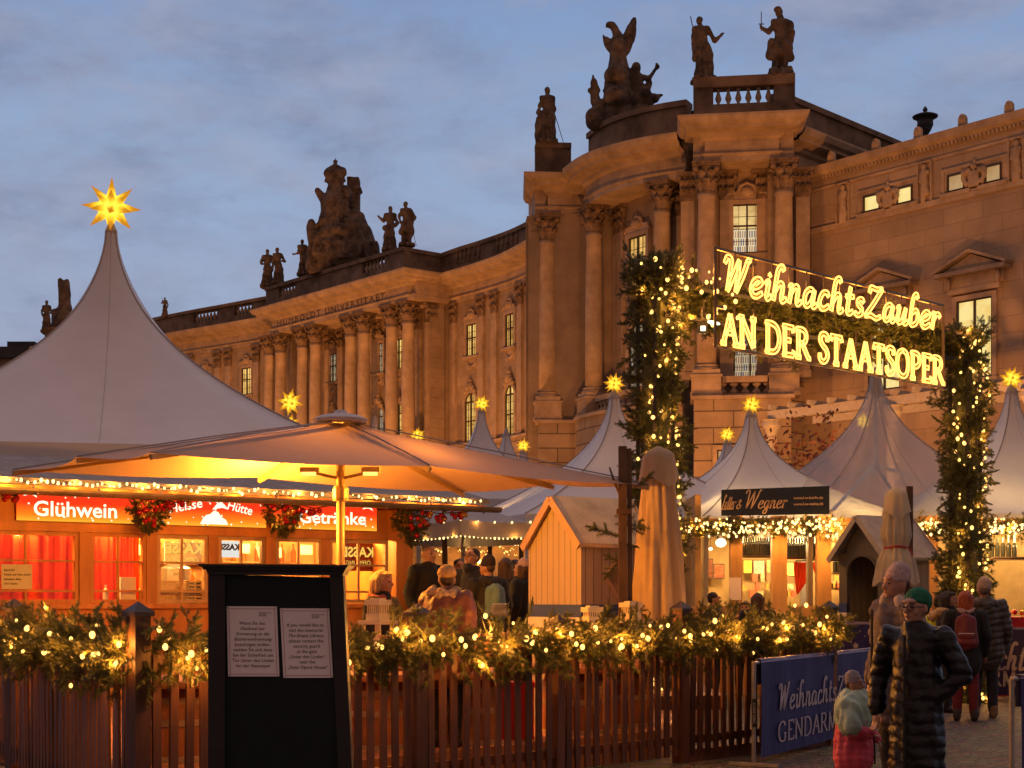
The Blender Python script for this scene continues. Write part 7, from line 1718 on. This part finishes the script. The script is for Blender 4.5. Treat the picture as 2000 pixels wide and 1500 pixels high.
C_fawn = cloth('fawn_coat', (.12,.09,.085)); C_hivis = mat('hi_vis_yellow', (.5,.56,.04), .6, var=.1); C_olive = cloth('olive_coat', (.05,.04,.025), .45); C_grey = cloth('grey_pack', (.2,.21,.22)); C_teal = cloth('teal_pack', (.1,.19,.2)); C_cap = mat('ribbed_cap', (.52,.30,.12), .85, var=.25, vscale=25, stretch=(3,3,.3), bump=.5, bscale=50); C_scarf = cloth('pale_scarf', (.5,.33,.28)); C_pack = cloth('maroon_pack', (.16,.02,.02), .5); C_blackk = mat('black_knit', (.025,.018,.016), .9, var=.2, vscale=30, bump=.5, bscale=60)
M_gl = mat('glasses', (.03,.02,.02), .3, var=0)
def person(label, px, Y, h=1.72, face=0., coat=None, trousers=None, hat=None, hatm=None, hair=None, hairm=None, arms=None, hem=.72, bulk=1., puff=0., vox=.015, turn=0., bow=0., gl=False, hood=None, hoodm=None, fingers=False, collar=True, group=None, boots=None, legs=None, z=0., sling=None):
    """local frame: front is -y, left of the picture when facing the camera is -x; heights for a 1.72 m figure scaled to h"""
    s = h/1.72; x = gX(px, Y); t = thing('person', label, 'person', (x, Y, z), R(face), group); S = Matrix.Scale(s, 4)
    V3 = lambda x, y, z: Vector((x, y, z))
    HM = Matrix.Translation((0,-.01-bow*.1,1.5)) @ Matrix.Rotation(R(turn),4,'Z') @ Matrix.Rotation(-bow*.5,4,'X') @ Matrix.Translation((0,0,-1.5))
    hp = lambda x, y, z: HM @ Vector((x, y, z))
    if arms is None: arms = (((-.19,0,1.4),(-.255,.03,1.12),(-.25,-.06,.88)), ((.19,0,1.4),(.255,.03,1.12),(.25,-.06,.88)))
    if legs is None: legs = (((-.09,0,.9),(-.1,-.01,.48),(-.11,.02,.07)), ((.09,0,.9),(.1,-.01,.48),(.11,.02,.07)))
    R3 = HM.to_3x3()
    body = [('e', hp(0,-.005,1.615), (.074,.094,.105), R3), ('e', hp(0,-.035,1.555), (.056,.062,.062), R3), ('e', hp(0,.02,1.63), (.077,.08,.092), R3), ('c', hp(0,.015,1.53), V3(0,.02,1.4), .052, .062),
            ('c', hp(0,-.092,1.625), hp(0,-.112,1.585), .011, .017), ('e', hp(0,-.085,1.548), (.02,.014,.008), R3), ('e', hp(0,-.08,1.515), (.024,.02,.02), R3), ('e', hp(-.077,.01,1.6), (.012,.022,.032), R3), ('e', hp(.077,.01,1.6), (.012,.022,.032), R3),
            ('e', hp(-.04,-.062,1.58), (.024,.022,.024), R3), ('e', hp(.04,-.062,1.58), (.024,.022,.024), R3), ('e', hp(0,-.075,1.655), (.062,.026,.018), R3),
            ('c', (0,.01,.95), (0,.015,1.3), .1, .115), ('c', (-.12,0,1.38), (.12,0,1.38), .07, .07)]
    for a, e, w in arms:
        a, e, w = Vector(a), Vector(e), Vector(w); body += [('c', a, e, .052, .042), ('c', e, w, .041, .029)]
        d = (w-e).normalized(); hd = w+d*.05; side = Vector((1 if a.x < 0 else -1, -.4, 0)); side = (side-d*side.dot(d)).normalized(); nrm = d.cross(side)
        body.append(('e', hd, (.02,.036,.046), Matrix((nrm, side, d)).transposed()))
        if fingers:
            for i, (o, ln) in enumerate(((-.028,.06),(-.01,.075),(.009,.08),(.027,.07))):
                k0 = hd+side*o+d*.035; k1 = k0+d*ln*.5+nrm*.006; k2 = k1+d*ln*.38+side*.002+nrm*.018*(1 if a.x < 0 else -1); body += [('c', k0, k1, .0095, .0085), ('c', k1, k2, .0085, .007)]
            k0 = hd+side*.03-d*.02; k1 = k0+side*.026+d*.035; body += [('c', k0, k1, .012, .0105), ('c', k1, k1+d*.035+side*.004, .0105, .008)]
        else:
            for o, ln in ((-.024,.06),(-.008,.07),(.008,.07),(.024,.06)): k0 = hd+side*o+d*.03; body.append(('c', k0, k0+d*ln*.8+nrm*.012, .011, .008))
            k0 = hd+side*.03-d*.01; body.append(('c', k0, k0+side*.015+d*.045, .012, .009))
    for a, k, f in legs:
        body += [('c', a, k, .085, .055), ('c', k, f, .056, .04), ('c', Vector(f)+Vector((0,.02,-.03)), Vector(f)+Vector((0,-.14,-.04)), .036, .03)]
    blob('body', body, M_skin, t, vox if fingers else max(vox, .012), 2, world=False, M=S)
    # face features
    b = MB()
    for x in (-.033,.033): b.ball(S @ hp(x,-.086,1.617), (.0125*s,.007*s,.008*s), 8, 5)
    b.build('eyes', M_eye, t, world=False); b = MB()
    for x in (-.035,.035): b.tube([S @ hp(x-.02,-.091,1.642), S @ hp(x,-.098,1.647), S @ hp(x+.02,-.09,1.641)], .004*s, 5)
    b.build('eyebrows', hairm or H_dark, t, world=False)
    b = MB(); b.ball(S @ hp(0,-.0955,1.5485), (.023*s,.007*s,.0075*s), 10, 5, M=R3); b.build('lips', M_lip, t, world=False)
    if gl:
        b = MB()
        for x in (-.036,.036): b.tube([S @ hp(x+.029*math.cos(a), -.112+abs(x+.029*math.cos(a))*.12, 1.612+.021*math.sin(a)) for a in [2*math.pi*i/14 for i in range(14)]], .0035*s, 5, closed=True); b.tube([S @ hp(1.8*x,-.1,1.618), S @ hp(2.2*x,.0,1.618)], .003*s, 4)
        b.tube([S @ hp(-.008,-.113,1.616), S @ hp(.008,-.113,1.616)], .003*s, 4); b.build('glasses', M_gl, t, world=False)
    # coat
    if coat:
        B = bulk; cp = [('c', (0,.01,hem+.1), (0,.01,1.16), .19*B, .165*B), ('c', (-.06,.01,hem+.06), (-.03,.01,1.0), .13*B, .13*B), ('c', (.06,.01,hem+.06), (.03,.01,1.0), .13*B, .13*B), ('c', (0,.01,1.12), (0,.015,1.34), .165*B, .155*B), ('c', (-.14,.01,1.385), (.14,.01,1.385), .085*B, .085*B), ('c', (0,.02,1.4), (0,.0,1.46), .1, .075)]
        for a, e, w in arms: d = (Vector(w)-Vector(e)); cp += [('c', a, e, .082*B, .07*B), ('c', e, Vector(e)+d*.96, .068*B, .052*B)]
        if collar: cp += [('c', (-.05,-.0,1.44), (.05,.0,1.44), .075, .075), ('c', (0,-.03,1.42), hp(0,-.03,1.475), .075, .072)]
        dsp = (lambda co: puff*np.abs(np.sin(co[:,2]*math.pi/.082+.9*np.tanh(co[:,0]*30)+.8*np.sin(co[:,0]*9+1)+.5*np.sin(co[:,1]*11)))**.6*(1+.5*np.sin(co[:,0]*21+co[:,2]*11)*np.sin(co[:,2]*17+co[:,1]*15))-puff*.5+.005*np.sin(co[:,0]*43+co[:,2]*27)*np.sin(co[:,1]*37-co[:,2]*13)) if puff else None
        blob('coat', cp, coat, t, .014 if puff else .018, 3 if not puff else 2, disp=dsp, noise=.0035, world=False, M=S)
        if puff:
            b = MB(); b.tube([S @ Vector((.0+.004*math.sin(q*3), -.01-(.165+.03*(1.16-q)*(q < 1.16))*B-.012, q)) for q in np.linspace(hem+.05, 1.42, 24)], .011*s, 5); b.build('zip', C_black, t, world=False)
    if trousers:
        tp = []
        for a, k, f in legs: tp += [('c', a, k, .098, .075), ('c', k, Vector(f)+Vector((0,0,.03)), .076, .062)]
        tp.append(('c', (-.06,0,.9), (.06,0,.9), .12, .12)); blob('trousers', tp, trousers, t, .02, 2, noise=.003, world=False, M=S)
        bp = []
        for a, k, f in legs: f = Vector(f); bp += [('c', f+Vector((0,.015,.06)), f+Vector((0,.02,-.02)), .058, .055), ('c', f+Vector((0,.025,-.025)), f+Vector((0,-.15,-.035)), .05, .038)]
        blob('boots', bp, boots or C_boot, t, .018, 2, world=False, M=S)
    # hair
    if hair:
        hm = hairm or H_dark; p = [('e', hp(0,.022,1.652), (.086,.092,.085), R3)]
        if hair == 'short': p = [('e', hp(0,.024,1.66), (.082,.09,.074), R3), ('e', hp(0,.06,1.61), (.068,.05,.06), R3)]
        if hair in ('bob', 'long'):
            zl = 1.49 if hair == 'bob' else 1.34
            p += [('c', hp(-.07,.02,1.64), hp(-.075,.03,zl+.04), .04, .032), ('c', hp(.07,.02,1.64), hp(.075,.03,zl+.04), .04, .032), ('c', hp(0,.07,1.64), hp(0,.085,zl), .075, .06), ('c', hp(-.04,.06,1.62), hp(-.05,.08,zl), .06, .045), ('c', hp(.04,.06,1.62), hp(.05,.08,zl), .06, .045), ('e', hp(0,-.05,1.69), (.07,.05,.03), R3)]
        blob('hair', p, hm, t, .0115, 1, disp=lambda co: .004*np.sin(np.arctan2(co[:,1],co[:,0])*26), world=False, M=S)
    if hat:
        p = []
        if hat == 'beanie': p = [('e', hp(0,.02,1.672), (.089,.1,.088), R3), ('e', hp(0,.03,1.7), (.08,.09,.085), R3), ('e', hp(0,.014,1.645), (.092,.103,.034), R3)]
        if hat == 'band': p = [('e', hp(0,.025,1.675), (.09,.1,.085), R3), ('e', hp(0,.05,1.66), (.088,.085,.088), R3), ('e', hp(0,.015,1.66), (.093,.106,.03), R3)]
        if hat == 'cap': p = [('e', hp(0,.02,1.672), (.092,.105,.084), R3), ('e', hp(0,-.11,1.655), (.065,.06,.012), R3)]
        if hat == 'beret': p = [('e', hp(0,.02,1.675), (.092,.102,.06), R3), ('e', hp(0.01,.05,1.71), (.12,.12,.05), R3)]
        blob('hat', p, hatm, t, .011, 2, disp=lambda co: .0025*np.sin(np.arctan2(co[:,1]-.02*s,co[:,0])*30), world=False, M=S)
    if hood == 'fur':
        b = [('e', Vector((.135*math.cos(a), .05+.1*math.sin(a), 1.47+.015*math.sin(a*2))), (.055,.055,.06)) for a in [2*math.pi*i/14 for i in range(14)]]
        blob('fur_hood', b, hoodm or C_fur, t, .014, 1, noise=.012, world=False, M=S)
    if hood == 'down':
        blob('hood', [('c', (-.09,.1,1.43), (.09,.1,1.43), .075, .075), ('c', (-.1,.03,1.44), (.0,.15,1.4), .06, .07), ('c', (.1,.03,1.44), (.0,.15,1.4), .06, .07)], hoodm or coat, t, .016, 2, noise=.004, world=False, M=S)
    if hood == 'up':
        blob('hood', [('e', hp(0,.045,1.635), (.108,.1,.13), R3), ('c', hp(0,.08,1.56), (0,.09,1.42), .1, .1), ('c', hp(-.08,.0,1.6), (-.08,.02,1.44), .035, .05), ('c', hp(.08,.0,1.6), (.08,.02,1.44), .035, .05), ('c', hp(-.07,-.03,1.7), hp(.07,-.03,1.7), .03, .03)], hoodm or coat, t, .014, 2, noise=.003, world=False, M=S)
    if hood == 'scarf':
        blob('scarf', [('e', Vector((.1*math.cos(a), .03+.085*math.sin(a), 1.455+.012*math.sin(a*3))), (.045,.045,.04)) for a in [2*math.pi*i/12 for i in range(12)]], hoodm, t, .013, 2, noise=.004, world=False, M=S)
    t['_s'] = s
    return t
def backpack(per, label, m, z0=.98, z1=1.4, w=.15, m2=None):
    s = per['_s']; t = thing('backpack', label, 'backpack', per.location, per.rotation_euler.z); S = Matrix.Scale(s, 4)
    blob('bag', [('c', (-w*.55,.25,z0+.06), (-w*.45,.24,z1-.06), .075, .06), ('c', (w*.55,.25,z0+.06), (w*.45,.24,z1-.06), .075, .06), ('c', (0,.27,z0+.06), (0,.25,z1-.03), .1, .075)], m, t, .016, 2, noise=.004, world=False, M=S)
    blob('pocket', [('c', (-w*.5,.33,z0+.07), (w*.5,.33,z0+.07), .05, .05), ('c', (-w*.4,.33,z0+.15), (w*.4,.33,z0+.15), .045, .045)], m2 or m, t, .016, 2, world=False, M=S)
    b = MB()
    for sx_ in (-1,1): b.tube([S @ Vector(p) for p in ((sx_*.1,.19,z1-.02),(sx_*.13,.1,z1+.08),(sx_*.13,-.05,z1+.07),(sx_*.13,-.19,z1-.06),(sx_*.15,-.17,z1-.2))], .018*s, 6)
    b.tube([S @ Vector(p) for p in ((-.03,.2,z1+.02),(0,.2,z1+.06),(.03,.2,z1+.02))], .009*s, 5); b.build('strap', C_black, t, world=False)
    b = MB(); b.tube([S @ Vector((x,.385-.2*x*x,z0+.19)) for x in np.linspace(-.1,.1,7)], .005*s, 4); b.build('zip_line', M_wht, t, world=False); return t
# foreground: woman in green knit hat, child at her side, adult behind
wom = person('woman in a green knit hat, glasses and long black puffer coat walking at the right', 1790, 10.6, 1.665, -38, coat=C_puff, trousers=C_jean, hat='band', hatm=C_green, hair='short', hairm=H_dark, hem=.3, bulk=1.08, puff=.01, vox=.0085, turn=-16, gl=True, fingers=True,
    arms=(((-.2,0,1.4),(-.3,.04,1.12),(-.29,-.03,.87)), ((.2,0,1.4),(.31,.06,1.14),(.15,-.04,.97))), legs=(((-.09,0,.9),(-.1,-.06,.48),(-.11,-.1,.07)), ((.09,0,.9),(.1,.02,.48),(.12,.14,.09))))
chi = person('small child in a grey knit hat, mint hood and pink jacket walking beside the woman', 1668, 11.3, 1.06, 62, coat=C_pink, trousers=C_jean, hat='beanie', hatm=C_greyk, hair='short', hairm=H_brown, hem=.62, bulk=1.28, puff=.008, hood='down', hoodm=C_mint, arms=(((-.2,0,1.36),(-.3,-.05,1.1),(-.2,-.24,1.04)), ((.2,0,1.36),(.3,-.05,1.1),(.24,-.2,.95))))
blob('mint_yoke', [('c', (-.2,.0,1.3), (.2,.0,1.3), .155, .155), ('c', (0,0,1.2), (0,0,1.36), .245, .225), ('c', (-.2,0,1.36), (-.3,-.05,1.14), .145, .135), ('c', (.2,0,1.36), (.3,-.05,1.14), .145, .135)], C_mint, chi, .016, 2, noise=.009, world=False, M=Matrix.Scale(1.06/1.72, 4))
gho = person('adult in a pinkish knit hat and fawn coat right behind the woman in green', 1752, 12.6, 1.86, -70, coat=C_fawn, trousers=C_jean, hat='beanie', hatm=C_pinkk, hair='short', hairm=H_brown, hem=.6, bulk=1.2, puff=.012, hood='fur', hoodm=C_cream)
# standing group at the right
p = person('red haired woman seen from behind with a pale scarf and maroon trousers', 1886, 20.4, 1.72, 165, coat=C_black, trousers=C_maroon, hair='bob', hairm=H_red, hem=.66, hood='scarf', hoodm=C_scarf, bulk=1.12)
backpack(p, 'maroon leather backpack worn by the red haired woman', C_pack)
person('tall man seen from behind in a cream knit hat and dark quilted coat', 1922, 20.9, 1.86, 172, coat=C_olive, trousers=C_jean, hat='beanie', hatm=C_cream, hair='short', hairm=H_grey, hem=.72, bulk=1.3, puff=.018, hood='down', boots=cloth('tan_boots', (.22,.13,.07)))
person('dark haired woman with a fur hood looking right in the standing group', 1852, 22, 1.72, 70, coat=C_black, trousers=C_jean, hair='long', hairm=H_dark, hood='down', hoodm=C_fur, hem=.7)
person('person in a yellow high-visibility vest in the standing group', 1836, 22.6, 1.66, 120, coat=C_hivis, trousers=C_jean, hair='short', hairm=H_dark, hood='down', hoodm=C_fur, hem=.85)
person('bearded dark haired man facing the camera behind the standing group', 1866, 24, 1.86, 15, coat=C_black, trousers=C_jean, hair='short', hairm=H_dark, hood='down')
# crowd behind the fence at the kiosk
person('blonde woman in profile sitting by the kiosk corner, looking right', 746, 14.7, 1.60, 62, z=.28, coat=C_black, trousers=C_jean, hair='bob', hairm=H_blond, turn=10, hem=.7, vox=.011, hood='scarf', hoodm=cloth('print_scarf', (.3,.08,.06)))
person('tall grey haired man in a dark hooded jacket looking right behind the fence', 836, 21.6, 1.92, 35, z=.45, coat=C_black, trousers=C_jean, hair='short', hairm=H_grey, turn=15, hood='down', bulk=1.15, vox=.012)
person('person in a ribbed cap and rust coat with a fur hood, seen from behind', 872, 13.9, 1.62, 150, z=.28, coat=C_rust, trousers=C_jean, hat='cap', hatm=C_cap, hair='short', hairm=H_brown, hood='fur', bulk=1.42, puff=.005, turn=30, hem=.7)
person('man with glasses and dark hair looking down between the rust coat and the backpacker', 922, 21., 1.86, -20, z=.45, coat=C_navy, trousers=C_jean, hair='short', hairm=H_dark, gl=True, bow=.5, turn=-20)
p = person('person in a black knit hat and dark jacket wearing a backpack, looking left', 952, 18.9, 1.66, 205, z=.45, coat=C_black, trousers=C_jean, hat='beanie', hatm=C_blackk, hair='short', hairm=H_brown, hem=.75, turn=25, bulk=1.15, hood='down')
backpack(p, 'grey and teal backpack worn by the person in the black knit hat', C_teal, m2=C_grey, z0=.96, z1=1.38)
person('woman with long dark hair seen from behind, right of the backpacker', 988, 21., 1.72, 170, z=.45, coat=C_black, trousers=C_jean, hair='long', hairm=H_brown)
person('person with loose dark hair half hidden in the crowd by the sentry box', 1006, 22., 1.72, 190, z=.45, coat=C_navy, trousers=C_jean, hair='long', hairm=H_dark)
person('person in a pale pink knit hat bending over beside the sentry box', 1022, 20., 1.66, 240, z=.45, coat=C_black, trousers=C_jean, hat='beanie', hatm=C_pinkk, hair='bob', hairm=H_brown, bow=.4, bulk=1.15)
person('dark haired person at the far edge of the crowd touching the sentry box outline', 1040, 22.4, 1.78, 330, z=.45, coat=C_black, trousers=C_jean, hair='long', hairm=H_dark)
person('man behind the awning pole in the back of the crowd', 897, 23., 1.76, 20, z=.45, coat=C_navy, trousers=C_jean, hair='short', hairm=H_dark)
# guests at the wine stall
person('guest with a pale face sitting at the wine stall counter, facing out', 1455, 24.2, 1.58, -15, coat=C_rust, trousers=C_jean, hair='long', hairm=H_brown)
person('guest with long brown hair at the wine stall counter, seen from behind', 1480, 23.6, 1.70, 165, coat=C_black, trousers=C_jean, hair='long', hairm=H_brown, bulk=1.1)
person('dark silhouette of a guest at the left end of the wine stall', 1394, 24.6, 1.72, 100, coat=C_navy, trousers=C_jean, hair='short', hairm=H_dark)
